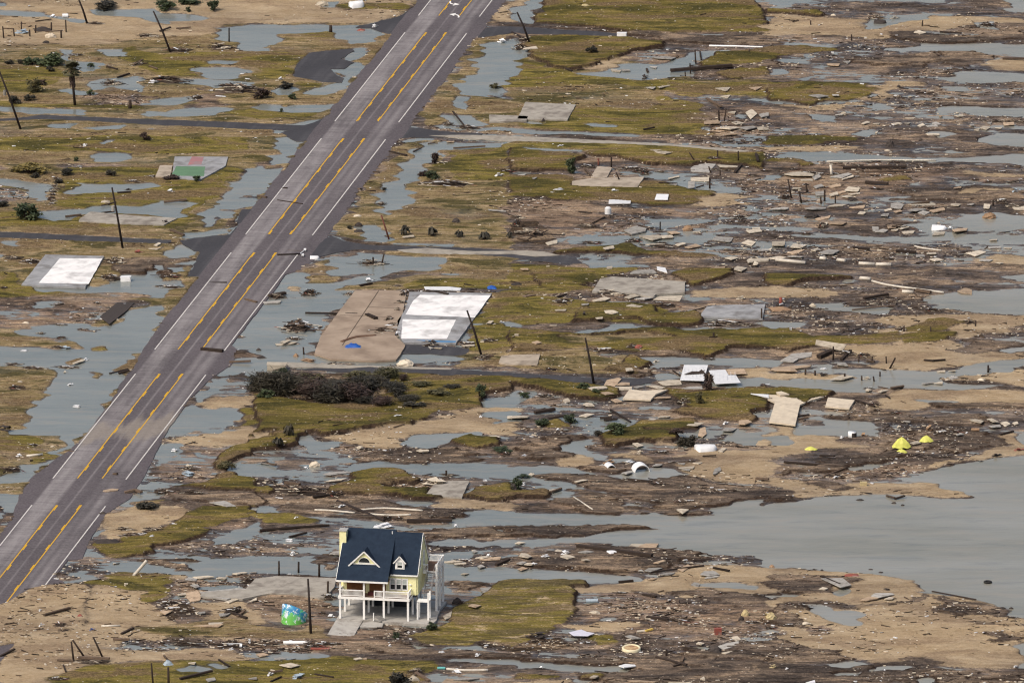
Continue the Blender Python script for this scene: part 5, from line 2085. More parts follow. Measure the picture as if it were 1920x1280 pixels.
# ---------------------------------------------------------------- the yellow house on stilts
def build_house():
    p0 = gp(638, 1158, 0.45)
    root = empty('stilt_house', (p0[0], p0[1], 0.45), -math.radians(9.6)); root.scale = (1.012, 1, 1)
    tag(root, 'yellow two-storey house on white stilts with dark blue roof, the only house standing', 'house')
    yel = plain('siding_yellow', (.86, .84, .47), (.82, .79, .43), .6, 1.2)
    wht = plain('trim_white', (.86, .86, .84), (.78, .78, .76), .5, 2.0)
    roofm = plain('shingle_slate', (.020, .033, .055), (.014, .023, .040), .9, 1.3, bump=.3)
    deckm = plain('deck_wood', (.20, .12, .085), (.13, .085, .06), .8, 3.0)
    brown = plain('porch_wood', (.23, .105, .045), (.16, .075, .035), .7, 1.5)
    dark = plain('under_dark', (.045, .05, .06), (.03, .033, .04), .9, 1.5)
    greyw = plain('shaded_grey_wood', (.26, .25, .245), (.18, .175, .17), .8, 3.0)  # grey stair wood, with the shade the stair stands in mixed into its colour
    glass, nt, b = new_mat('window_glass'); b.inputs['Base Color'].default_value = (.02, .025, .03, 1); b.inputs['Roughness'].default_value = .08
    blind = plain('window_blind', (.42, .46, .44), (.36, .4, .39), .6, 4.0)
    conc = plain('house_slab', (.44, .425, .39), (.34, .325, .30), .85, 0.8, dirt=(.17, .15, .13))
    def bx(name, x0, x1, y0, y1, z0, z1, m, parent=root): return MB().box(x0, x1, y0, y1, z0, z1).build(name, m, parent)
    RE = 6.6; FZ, EZ = 3.45, 6.2                      # main floor level, eave level
    XR, YB, Y1 = 10.5, 11.0, 2.3            # right wall, rear wall, front wall behind the porch
    # ground slab, driveway, landing
    o = MB().prism([(-.5, -.55), (3.6, -.7), (6.4, -.9), (10.4, -1.2), (14.0, -1.3), (14.3, 1.2), (14.0, 4.2), (13.8, 7.5), (14.0, YB + 1), (-.5, YB + 1)], -.42, .0).build('ground_slab', conc, root)
    o = MB().prism([(-.45, -.56), (3.55, -.7), (3.5, -5.0), (3.6, -8.6), (-.4, -8.4), (-.45, -5.0)], lambda x, y: -.5 + .03 * y, lambda x, y: -.03 + .035 * (y + .6)).build('driveway', conc, root)
    o = MB().prism([(3.6, -3.6), (6.9, -3.2), (6.75, -.96), (3.62, -.76)], lambda x, y: -.65, lambda x, y: -.12 + .02 * y).build('landing_slab', conc, root)
    # stilts
    XS = (0, 3.6, 6.6, 10.25)
    for y in (0, 4.0, 7.5, YB - .2):
        for x in XS:
            bx('stilt', x - .15, x + .15, y - .15, y + .15, -.1, FZ - .3, wht)
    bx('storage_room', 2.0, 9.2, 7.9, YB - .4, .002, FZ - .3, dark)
    # floor frame
    fr = bx('porch_floor', -.2, 10.45, -.2, Y1, FZ - .06, FZ, deckm)
    bx('rim_beam', -.24, 10.49, -.26, -.2, FZ - .36, FZ + .02, wht)
    bx('rim_beam', 10.45, 10.53, -.2, Y1, FZ - .36, FZ + .02, wht)
    bx('rim_beam', -.28, -.2, -.2, YB, FZ - .36, FZ + .02, wht)
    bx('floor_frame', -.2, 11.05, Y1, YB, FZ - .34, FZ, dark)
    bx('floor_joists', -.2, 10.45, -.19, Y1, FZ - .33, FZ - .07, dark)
    # walls
    def wall(nm, pts, t, axis, m=None):             # a plate with an outline in (horizontal, z)
        mb = MB(); n = len(pts)
        a = sum(pts[i][0] * pts[(i+1) % n][1] - pts[(i+1) % n][0] * pts[i][1] for i in range(n))
        if a < 0: pts = pts[::-1]
        if axis[0] == 'y': f = [(h, axis[1], z) for h, z in pts]; g = [(h, axis[1] + t, z) for h, z in pts]
        else: f = [(axis[1], h, z) for h, z in pts]; g = [(axis[1] + t, h, z) for h, z in pts]
        mb.add(f + g, [tuple(range(n)), tuple(reversed(range(n, 2*n)))] + [(i, n + i, n + (i+1) % n, (i+1) % n) for i in range(n)])
        return mb.build(nm, m or yel, root)
    wall('wall', [(0.26, FZ), (11.09, FZ), (11.09, RE + .3), (7.0, RE + .3), (6.8, 7.6), (0.26, 7.6)], .2, ('y', Y1))
    RE = 6.6
    RY, RZ = 6.75, 12.0                    # right ridge
    LY, LZ = 7.25, 12.2                    # left ridge
    SL = (LZ - 6.02) / (LY + .45)           # left front slope
    RE = 6.6; SR = (RZ - RE) / (RY - 2.0)
    wall('gable_wall', [(Y1 + .2, FZ), (YB, FZ), (YB, 7.1), (RY, RZ - .2), (Y1 + .2, 7.0)], -.2, ('x', 11.3))
    wall('gable_wall', [(Y1, FZ), (YB, FZ), (YB, 6.9), (LY, LZ - .2), (.4, 6.5), (Y1, 6.5)], .2, ('x', .05))
    wall('wall', [(0.26, FZ), (11.09, FZ), (11.09, EZ + .3), (0.26, EZ + .3)], -.2, ('y', YB))
    # roofs: plates with thickness
    def plate(nm, quad, th, m, parent=root):
        q = [Vector(p) for p in quad]; n = (q[1] - q[0]).cross(q[3] - q[0]).normalized()
        if n.z < 0: n = -n
        vs = q + [p - n * th for p in q]
        return MB().add(vs, [(0,1,2,3),(7,6,5,4),(0,4,5,1),(1,5,6,2),(2,6,7,3),(3,7,4,0)]).build(nm, m, parent)
    LX0, LX1, RX1 = -.55, 7.25, 11.35
    yLf = -.45; zL = lambda y: 6.02 + SL * (y - yLf)
    plate('roof', [(LX0, yLf, zL(yLf)), (LX1, yLf, zL(yLf)), (LX1, LY, LZ), (LX0, LY, LZ)], .2, roofm)
    plate('roof', [(LX0, LY + .003, LZ), (LX1, LY + .003, LZ), (LX1, 12.0, 6.3), (LX0, 12.0, 6.3)], .2, roofm)
    plate('roof', [(LX1 - .9, 2.0, RE), (RX1, 2.0, RE), (RX1, RY, RZ), (LX1 - .9, RY, RZ)], .18, roofm)
    plate('roof', [(LX1 - .9, RY + .003, RZ), (RX1, RY + .003, RZ), (RX1, 11.7, RE), (LX1 - .9, 11.7, RE)], .18, roofm)
    # the side of the taller left roof above the right one
    MB().add([(LX1 - .12, 1.2, 6.2), (LX1 - .12, LY, LZ - .2), (LX1 - .12, 11.5, 6.4), (LX1 - .12, LY, 6.4)], [(0, 1, 2, 3)]).build('roof_cheek', roofm, root)
    MB().beam((LX0 - .02, yLf - .02, 5.9), (LX1 + .02, yLf - .02, 5.9), .06, .26).build('fascia', wht, root)
    MB().beam((LX1 + .02, 1.97, RE - .1), (RX1, 1.97, RE - .1), .06, .22).build('fascia', wht, root)
    MB().beam((RX1 + .02, 2.0, RE - .1), (RX1 + .02, RY, RZ - .1), .06, .22).beam((RX1 + .02, RY, RZ - .1), (RX1 + .02, 11.7, RE - .1), .06, .22).build('rake_trim', wht, root)
    MB().beam((LX0 - .02, yLf, 5.92), (LX0 - .02, LY, LZ - .1), .06, .2).build('rake_trim', wht, root)
    bx('porch_ceiling', -.4, LX1 - .1, -.3, Y1, 5.72, 5.78, brown)
    MB().tube([(6.75, LY - .7, 11.2), (6.75, LY - .7, 12.05)], .09, 8).build('vent_pipe', wht, root)
    # chimney
    ch = bx('chimney', -1.0, .02, 5.0, 6.4, FZ, 12.15, yel)
    bx('chimney_cap', -1.1, .12, 4.9, 6.5, 12.15, 12.32, plain('cap_grey', (.4, .4, .38), (.3, .3, .29)), ch)
    # big triangular dormer
    dy = 1.95; dz = zL(dy) + .02; cx = 3.3; hw_ = 2.1; hh = 2.05; ya = yLf + (dz + hh - 6.02) / SL
    d = wall('gable_dormer', [(cx - hw_, dz), (cx + hw_, dz), (cx, dz + hh)], .15, ('y', dy))
    for s in (-1, 1):
        e = cx + s * (hw_ + .28); ze = dz - .28 * hh / hw_
        plate('dormer_roof', [(e, dy - .25, ze + .06), (cx, dy - .25, dz + hh + .06), (cx, ya, dz + hh + .06), (e, dy + .1, ze + .06)], .1, roofm, d)
        MB().beam((e, dy - .27, ze - .02), (cx, dy - .27, dz + hh - .02), .06, .2).build('rake_trim', wht, d)
    MB().beam((cx - hw_ * .9, dy - .05, dz + .1), (cx + hw_ * .9, dy - .05, dz + .1), .06, .14).build('sill_trim', wht, d)
    arc = [(cx + .86 * math.cos(t), dz + .26 + .84 * math.sin(t)) for t in np.linspace(0, math.pi, 13)]
    mb = MB(); mb.add([(x, dy - .03, z) for x, z in arc], [tuple(range(13))[::-1]]); w = mb.build('arched_window', glass, d)
    mb = MB()
    for i in range(12): mb.beam((arc[i][0], dy - .05, arc[i][1]), (arc[i+1][0], dy - .05, arc[i+1][1]), .06, .09, up=(0, 1, 0))
    mb.beam((arc[0][0], dy - .05, arc[0][1]), (arc[-1][0], dy - .05, arc[-1][1]), .06, .09); mb.build('window_frame', wht, w)
    # small dormer
    dy = 2.6; dz = RE + SR * (dy - 2.0); cx = 8.55; hw_ = .70; ez = dz + 1.22; hh = .82
    d = wall('small_dormer', [(cx - hw_, dz), (cx + hw_, dz), (cx + hw_, ez), (cx, ez + hh), (cx - hw_, ez)], .12, ('y', dy), wht)
    yr = 2.0 + (ez - RE) / SR; ya = 2.0 + (ez + hh - RE) / SR
    for s in (-1, 1):
        MB().add([(cx + s * hw_, dy + .05, dz), (cx + s * hw_, dy + .05, ez), (cx + s * hw_, yr + .2, ez)], [(0, 1, 2)]).build('dormer_cheek', yel, d)
        e = cx + s * (hw_ + .25); ze = ez - .25 * hh / hw_
        plate('dormer_roof', [(e, dy - .2, ze + .05), (cx, dy - .2, ez + hh + .05), (cx, ya, ez + hh + .05), (e, yr, ze + .05)], .08, roofm, d)
        MB().beam((e, dy - .22, ze), (cx, dy - .22, ez + hh), .05, .16).build('rake_trim', wht, d)
    def window(x0, x1, z0, z1, y, parent, axis='y'):
        f = MB(); t = .07
        mid = (z0 + z1) / 2
        for a, b_, c, d_ in ((x0 - .1, x0 + t, z0 - .1, z1 + .1), (x1 - t, x1 + .1, z0 - .1, z1 + .1), (x0 + t, x1 - t, z0 - .1, z0 + t), (x0 + t, x1 - t, z1 - t, z1 + .1), (x0 + t, x1 - t, mid - .03, mid + .03)):
            if axis == 'y': f.box(a, b_, y - .06, y - .002, c, d_)
            else: f.box(y + .002, y + .06, a, b_, c, d_)
        w = f.build('window', wht, parent)
        for a, b_, m in ((z0 + t, mid - .03, glass), (mid + .03, z1 - t, blind)):
            g = MB()
            if axis == 'y': g.box(x0 + t, x1 - t, y - .03, y - .004, a, b_)
            else: g.box(y + .004, y + .03, x0 + t, x1 - t, a, b_)
            g.build('pane', m, w)
    window(cx - .42, cx + .42, dz + .18, dz + 1.18, dy, d)
    for k in range(3): window(7.15 + k * .9, 7.15 + k * .9 + .78, 4.2, 5.85, Y1, root)
    window(4.0, 4.8, 7.2, 8.4, 11.3, root, 'x'); window(7.0, 7.9, 6.9, 9.0, 11.3, root, 'x')
    # porch openings: timber-clad recesses
    for x0, x1 in ((.6, 3.4), (4.0, 6.5)):
        o = bx('porch_doorway', x0, x1, Y1 - .05, Y1 - .002, FZ + .02, 5.7, brown)
    MB().box(10.1, 10.35, Y1 - .2, Y1 - .02, 5.0, 5.15).build('porch_lamp', wht, root)
    # porch columns and rails
    for x in XS[:3]: bx('porch_column', x - .13, x + .13, -.13, .13, FZ, 5.88, wht)
    bx('newel_post', 10.12, 10.38, -.13, .13, FZ, FZ + 1.1, wht)
    bx('newel_post', 5.1, 5.25, -.08, .08, FZ, FZ + 1.05, wht)
    def rail(p, q, n=None):
        p, q = Vector(p), Vector(q); up = Vector((0, 0, 1)); L = (q - p).length; n = n or max(2, int(L / .16))
        r = MB().beam(p + up * .98, q + up * .98, .15, .13).beam(p + up * .14, q + up * .14, .09, .10).build('railing', wht, root)
        b_ = MB()
        for i in range(1, n): c = p.lerp(q, i / n); b_.beam(c + up * .14, c + up * .98, .07)
        o = b_.build('balusters', wht, r); o['kind'] = 'stuff'
    rail((.13, 0, FZ), (3.47, 0, FZ)); rail((5.25, 0, FZ), (6.47, 0, FZ)); rail((6.73, 0, FZ), (10.12, 0, FZ))
    rail((10.3, .1, FZ), (10.3, Y1, FZ)); rail((-.05, .1, FZ), (-.05, Y1, FZ))
    # high deck on the right with its stair
    DZ = 6.15; X0, X1, D0, D1 = 11.35, 13.4, 6.4, 12.2
    dk = bx('deck_floor', X0, X1, D0, D1, DZ - .1, DZ, deckm)
    for a in ((X0, X1 + .06, D0 - .06, D0), (X0, X1 + .06, D1, D1 + .06)): bx('deck_rim', a[0], a[1], a[2], a[3], DZ - .38, DZ + .02, wht)
    bx('deck_rim', X1, X1 + .06, D0, D1, DZ - .38, DZ + .02, wht)
    for y in (D0 + .1, 9.3, D1 - .1): bx('deck_post', X1 - .15, X1 + .17, y - .15, y + .15, -.1, DZ + 1.1, wht)
    bx('deck_post', 12.0, 12.14, D0, D0 + .14, DZ, DZ + 1.08, wht)
    rail((X0, D0, DZ), (12.0, D0, DZ)); rail((X1, D0, DZ), (X1, D1, DZ)); rail((X0, D1, DZ), (X1, D1, DZ))
    LZ_ = 2.9
    bx('stair_landing', 11.4, 13.2, 1.0, 2.6, LZ_ - .16, LZ_, wht)
    for x, y, t in ((13.1, 1.1, 4.2), (11.5, 1.1, LZ_ - .28), (13.1, 2.5, 4.1), (11.5, 2.5, LZ_ - .28)): bx('stair_post', x - .12, x + .12, y - .12, y + .12, -.1, t, wht)
    for x in (12.1, 13.15): MB().beam((x, D0, DZ - .15), (x, 2.6, LZ_ - .1), .06, .2).build('stair_stringer', greyw, root)
    for i in range(12):
        t = (i + .5) / 12; y = D0 + (2.6 - D0) * t; z = DZ + (LZ_ - DZ) * t
        bx('stair_tread', 12.14, 13.11, y - .14, y + .14, z - .04, z, greyw)
    for x in (12.1, 13.15): MB().beam((x, D0, DZ + .95), (x, 2.6, LZ_ + .95), .07, .1).build('stair_rail', greyw, root)
    for p, q in (((X1, D0 + .1, 3.2), (X1, D1, 5.6)), ((X1, D0 + .1, 5.6), (X1, D1, 3.2)), ((X1, 9.3, 1.2), (X1, D1, 3.1))): MB().beam(p, q, .06, .14).build('deck_brace', wht, root)
    # broken stair lying on the slab
    MB().beam((5.2, -.9, .06), (5.2, -.9, 1.3), .14).build('newel_post', wht, root)
    MB().beam((5.4, -.9, .75), (6.5, -.6, .12), .1, .3).beam((5.7, -.5, .7), (6.8, -.3, .15), .1, .3).beam((5.3, -.7, .12), (6.4, -1.1, .12), .3, .1).build('broken_stair', plain('grey_wood', (.3, .29, .27), (.22, .21, .2)), root)
    bx('porch_bench', 4.0, 4.9, .9, 1.5, FZ + .01, FZ + .5, plain('bench_maroon', (.10, .03, .03), (.07, .025, .025)))
build_house()

# ---------------------------------------------------------------- wreckage, poles, plants
LANDMARKS = [('yellow house', 715, 1080), ('torn white roof sheet', 1302, 699), ('T-shaped pavement slab', 1485, 770), ('white painted slab', 830, 590),
    ('tent-like yellow tarp', 1690, 832), ('arching white half pipe', 1203, 876), ('blue and green tank', 549, 1150), ('two thick pale pipes', 1640, 497),
    ('white pipe stub', 1559, 318), ('cracked grey foundation slab', 1200, 545), ('centre utility pole', 1115, 700), ('painted house slab', 370, 310),
    ('tall palm', 138, 180), ('undercut beige slab', 1140, 340), ('far sandy pool', 1640, 45), ('long dark timber', 1320, 131),
    ('round cream dish', 1184, 1218), ('black tyre', 1852, 1092), ('leaning timber posts', 165, 1210), ('leaning rust red post', 720, 425),
    ('white painted rectangle', 125, 515), ('dark wet asphalt lot', 600, 125), ('house lawn', 1000, 1140), ('timber heap behind the house', 550, 925),
    ('white box by the lagoon', 1760, 425), ('pinkish square slab', 1892, 232), ('reddish slab', 1335, 228), ('dark thicket', 640, 720), ('rust orange tank base', 1465, 577), ('large undercut grey slab', 560, 1095)]
def where(px, py):
    n, x, y = min(LANDMARKS, key=lambda l: (l[1] - px) ** 2 + ((l[2] - py) * 2) ** 2)
    dx, dy = px - x, (py - y) * 2.0
    if abs(dx) > abs(dy): s = 'right of the ' if dx > 0 else 'left of the '
    else: s = 'in front of the ' if dy > 0 else 'beyond the '
    return s + n
def centre(pts): return (sum(p[0] for p in pts) / len(pts), sum(p[1] for p in pts) / len(pts))

PANM = [plain('rubble_pale', (.54, .48, .385), (.38, .335, .265), .85, 1.2, rnd=.5, dirt=(.20, .165, .125)),
        plain('rubble_grey', (.38, .365, .335), (.25, .24, .22), .85, 1.2, rnd=.5, dirt=(.13, .11, .095)),
        plain('rubble_tan', (.44, .335, .235), (.31, .235, .165), .85, 1.2, rnd=.4, dirt=(.18, .13, .09))]
M_WHITE = plain('sheet_white', (.74, .75, .76), (.60, .61, .62), .45, 1.0, rnd=.2)
WOODD = plain('wood_dark', (.045, .033, .026), (.028, .021, .018), .85, 2.0, rnd=.6)
WOODB = plain('wood_brown', (.14, .10, .072), (.085, .062, .046), .85, 2.0, rnd=.6)
POLEM = plain('pole_wood', (.035, .028, .026), (.024, .019, .018), .85, 2.0, rnd=.3)
PIPEM = plain('pipe_pale', (.60, .56, .49), (.47, .43, .36), .6, 1.5, rnd=.2)
COLS = {'w': M_WHITE, 'p': PANM[0], 'd': plain('scrap_dark', (.04, .034, .032), (.065, .055, .05), .8, 3.0, rnd=.5), 'r': plain('scrap_red', (.30, .07, .05), (.17, .08, .065), .7, 3.0, dirt=(.3, .26, .23)),
        'o': plain('rust_orange', (.33, .22, .135), (.22, .14, .09), .8, 2.0, rnd=.3), 'u': plain('tarp_blue', (.012, .06, .30), (.02, .12, .42), .45, 2.0), 'b': plain('scrap_blue', (.36, .44, .50), (.26, .32, .37), .5, 3.0),
        'y': plain('sack_tan', (.50, .42, .24), (.38, .31, .17), .8, 2.0), 't': plain('barrel_turquoise', (.12, .42, .40), (.10, .33, .33), .5, 2.0)}
CREAM = plain('cream_concrete', (.62, .54, .42), (.48, .42, .33), .8, .8, dirt=(.40, .34, .27))
CNAME = {'w': 'white', 'p': 'pale', 'd': 'dark', 'r': 'reddish', 'o': 'rusty orange', 'u': 'blue', 'b': 'pale blue', 'y': 'tan', 't': 'turquoise'}

def slab_piece(pts, label, rest, tilt=False):
    c = centre(pts); z0 = top_z(*gp(c[0], c[1], .1)); th = RND.uniform(.09, .16)
    # seen from above at a slant: trace the top face at its own height
    tiltx, tilty = RND.uniform(-.05, .05), RND.uniform(-.13, .03)
    zt = z0 + th + RND.uniform(.03, .14)
    big = any(k in label for k in ('T-shaped', 'broad', 'large', 'long cracked'))
    if big: th += .15; zt += .15; tiltx = tilty = 0
    W = [gp(p[0], p[1], zt) for p in pts]; m = np.mean(W, 0)
    L = [(x - m[0], y - m[1]) for x, y in W]
    if len(L) < 6 and not label:       # chip the corners
        out = []
        for i in range(len(L)):
            a = np.array(L[i]); pv = np.array(L[i-1]); nx = np.array(L[(i+1) % len(L)])
            k = RND.uniform(.02, .12); out += [tuple(a + (pv - a) * k), tuple(a + (nx - a) * RND.uniform(.02, .12))]
        L = out
    white = any(k in ('white', 'blue-white') for k in label.split()[:3]) and 'roof' not in label
    mt = COLS['d'] if label.startswith('dark rect') else M_WHITE if white else CREAM if 'cream' in label else PANM[2] if 'tan' in label or 'orange' in label or 'reddish' in label or 'pinkish' in label else PANM[1] if ('grey' in label or RND.random() < .3) else PANM[0] if RND.random() < .8 else PANM[2]
    f = lambda dz: (lambda x, y: dz + tiltx * x + tilty * y)
    o = MB().prism(L, f(-th), f(0)).build('broken_pavement_chunk', mt, None); o.location = (m[0], m[1], zt)
    x0, x1 = min(l[0] for l in L), max(l[0] for l in L)
    size = 'large' if x1 - x0 > 5.5 else 'medium' if x1 - x0 > 3 else 'small'
    if label: tag(o, label, 'slab')
    else:
        cn = 'grey' if mt is PANM[1] else 'tan' if mt is PANM[2] else 'pale'
        w = where(*c); tag(o, f'{size} {cn} pavement chunk {w}', 'pavement chunk', f'{size} {cn} pavement chunks {w}')

def metal_sheet(pts, label):
    c = centre(pts); z0 = top_z(*gp(c[0], c[1])); zt = z0 + .55
    W = [gp(p[0], p[1], zt) for p in pts]; m = np.mean(W, 0)
    o = MB().prism([(x - m[0], y - m[1]) for x, y in W], lambda x, y: -.06 + .03 * x + .02 * math.sin(x * 2), lambda x, y: .03 * x + .02 * math.sin(x * 2))
    o = o.build('roof_sheet', M_WHITE if 'lilac' not in label else plain('sheet_lilac', (.62, .62, .70), (.52, .52, .6), .5)); o.location = (m[0], m[1], zt); tag(o, label, 'metal sheet')
    # standing ribs
    xs = [x - m[0] for x, y in W]; ys = [y - m[1] for x, y in W]
    for k in range(6):
        t = (k + .5) / 6; x = min(xs) + (max(xs) - min(xs)) * t
        if 'lilac' in label: break
        MB().beam((x * .8, min(ys) * .55, .035 + .03 * x * .8), (x * .8, max(ys) * .55, .035 + .03 * x * .8), .05, .05).build('rib', M_WHITE, o)
    if 'torn' in label:
        h = gp(1300, 698, zt); MB().add([(h[0]-m[0]-1.6, h[1]-m[1]-1.5, .08), (h[0]-m[0]+2.0, h[1]-m[1]-1.0, .09), (h[0]-m[0]+1.4, h[1]-m[1]+1.8, .09), (h[0]-m[0]+.9, h[1]-m[1]+.4, .09), (h[0]-m[0]-.2, h[1]-m[1]+.5, .08)], [(0,1,2,3,4)]).build('torn_hole', WOODD, o)

def tilted(pts, label):
    c = centre(pts); base = gp(max(pts, key=lambda p: p[1])[0], max(pts, key=lambda p: p[1])[1], .3); Y0 = base[1]
    ys = [p[1] for p in pts]; vs = []
    for p in pts:
        d = (max(ys) - p[1]); Y = Y0 + d * .10; x, z = zat(p[0], p[1], Y); vs.append((x, Y, z + .25))
    n = len(vs); vs2 = [(x, y + .06, z - .16) for x, y, z in vs]
    m = np.mean(vs, 0); a = [tuple(np.array(v) - m) for v in vs]; b = [tuple(np.array(v) - m) for v in vs2]
    o = MB().add(a + b, [tuple(range(n))[::-1], tuple(range(n, 2*n))] + [(i, (i+1) % n, n + (i+1) % n, n + i) for i in range(n)]).build('propped_concrete_sheet', PANM[0]); o.location = m
    tag(o, label, 'slab')
    k = MB().box(-.4, .4, -.3, .3, -max(.2, m[2] - .1), -.1).build('support_block', WOODD, o); k.location = (.5, .2, -.12)

def utility_pole(b, t, label):
    B = gp(b[0], b[1], .1); gz = top_z(*B); x, z = zat(t[0], t[1], B[1] + RND.uniform(-.5, .5))
    z = max(z, gz + 4)
    d = Vector((x - B[0], 0, z - gz)); o = MB().tube([(0, 0, -.8), d * .5, d], [.21, .18, .14], 8).build('utility_pole', POLEM, None, True)
    o.location = (B[0], B[1], gz); tag(o, label, 'utility pole')
    if 'fitting' in label or 'transformer' in label:
        k = .36 if 'transformer' in label else .33
        q = d * (.6 if 'transformer' in label else .68)
        MB().tube([q + Vector((-.45, -.1, -.7)), q + Vector((-.45, -.1, .25))], .28, 10).build('transformer', PANM[1], o)
    else:
        MB().beam(d * .93 + Vector((-.12, -.16, 0)), d * .93 + Vector((.12, -.16, 0)), .1, .3).build('pole_bracket', WOODD, o)

def piling(b, t, label):
    B = gp(b[0], b[1], .1); gz = top_z(*B); x, z = zat(t[0], t[1], B[1]); z = max(z, gz + .8)
    r = RND.uniform(.13, .19); mt = WOODD
    if 'white' in label: mt = PIPEM; r = .26
    if 'red' in label: mt = plain('post_rust', (.16, .06, .045), (.1, .045, .036), .8)
    d = Vector((x - B[0], 0, z - gz)); o = MB().tube([(0, 0, -.6), d], [r, r * .85], 8).build('piling', mt, None, True); o.location = (B[0], B[1], gz)
    h = 'short' if z - gz < 2.2 else 'tall'; w = where(*b)
    lean = 'leaning' if abs(d.x) > .35 else 'upright'
    tag(o, label or f'{h} {lean} dark wooden piling {w}', 'piling', None if label else f'{h} {lean} dark pilings {w}')

def timber(p, q, w, label):
    A, Bq = gp(*p, .2), gp(*q, .2); za, zb = top_z(*A), top_z(*Bq)
    a = Vector((A[0], A[1], za + w * .4)); b = Vector((Bq[0], Bq[1], zb + w * .4 + RND.uniform(0, .25)))
    m = (a + b) / 2; d = b - a
    mb = MB()
    if 'pole' in label or 'branch' in label or 'pipe' in label: mb.tube([a - m, (a + b) / 2 - m + Vector((0, 0, .04)), b - m], [w * .5, w * .46, w * .38], 8)
    else: mb.beam(a - m, b - m, w * .9, max(.14, w * .55))
    col = RND.random(); mt = WOODD if col < .6 else WOODB
    nm = 'timber'; cat = 'timber'; colr = 'dark' if mt is WOODD else 'brown'
    if 'white' in label: mt = M_WHITE; nm, cat = 'pipe', 'pipe'
    elif 'pipe' in label: mt = WOODD; nm, cat = 'pipe', 'pipe'
    elif 'pole' in label: nm, cat = 'fallen_pole', 'pole'; mt = POLEM
    elif 'yellow plank' in label: mt = plain('plank_yellow', (.62, .44, .10), (.5, .36, .1))
    elif 'branch' in label: nm, cat = 'branch', 'branch'; mt = WOODD
    elif label: mt = WOODD
    o = mb.build(nm, mt, None, False); o.location = m
    L = d.length; s = 'long' if L > 7 else 'short'; wv = where((p[0] + q[0]) / 2, (p[1] + q[1]) / 2)
    tag(o, label or f'{s} {colr} timber lying {wv}', cat, None if label else f'{s} {colr} timbers {wv}')

def pipe_run(pts, r, label):
    W = []
    for p in pts:
        g = gp(*p, .2); W.append(Vector((g[0], g[1], top_z(*g) + r * .85)))
    if 'pole standing' in label:
        W = [Vector((W[0].x, W[0].y, .1))] + [Vector((lambda s: (s[0], W[0].y, s[1]))(zat(p[0], p[1], W[0].y))) for p in pts[1:]]
    if len(W) > 2:                       # smooth the bends
        out = [W[0]]
        for i in range(len(W) - 1):
            for k in range(1, 5):
                t = k / 4; p0 = W[max(i-1, 0)]; p1 = W[i]; p2 = W[i+1]; p3 = W[min(i+2, len(W)-1)]
                out.append(.5 * ((2*p1) + (p2-p0)*t + (2*p0-5*p1+4*p2-p3)*t*t + (3*p1-p0-3*p2+p3)*t**3))
        W = out
    m = sum(W, Vector()) / len(W); mb = MB().tube([w - m for w in W], r, 10)
    mt = plain('pipe_brown', (.15, .09, .06), (.1, .06, .045)) if 'brown' in label else PIPEM
    o = mb.build('pipe', mt, None, True); o.location = m
    w = where(*centre(pts))
    tag(o, label or f'thin pale pipe lying {w}', 'pipe', None if label else f'thin pale pipes {w}')

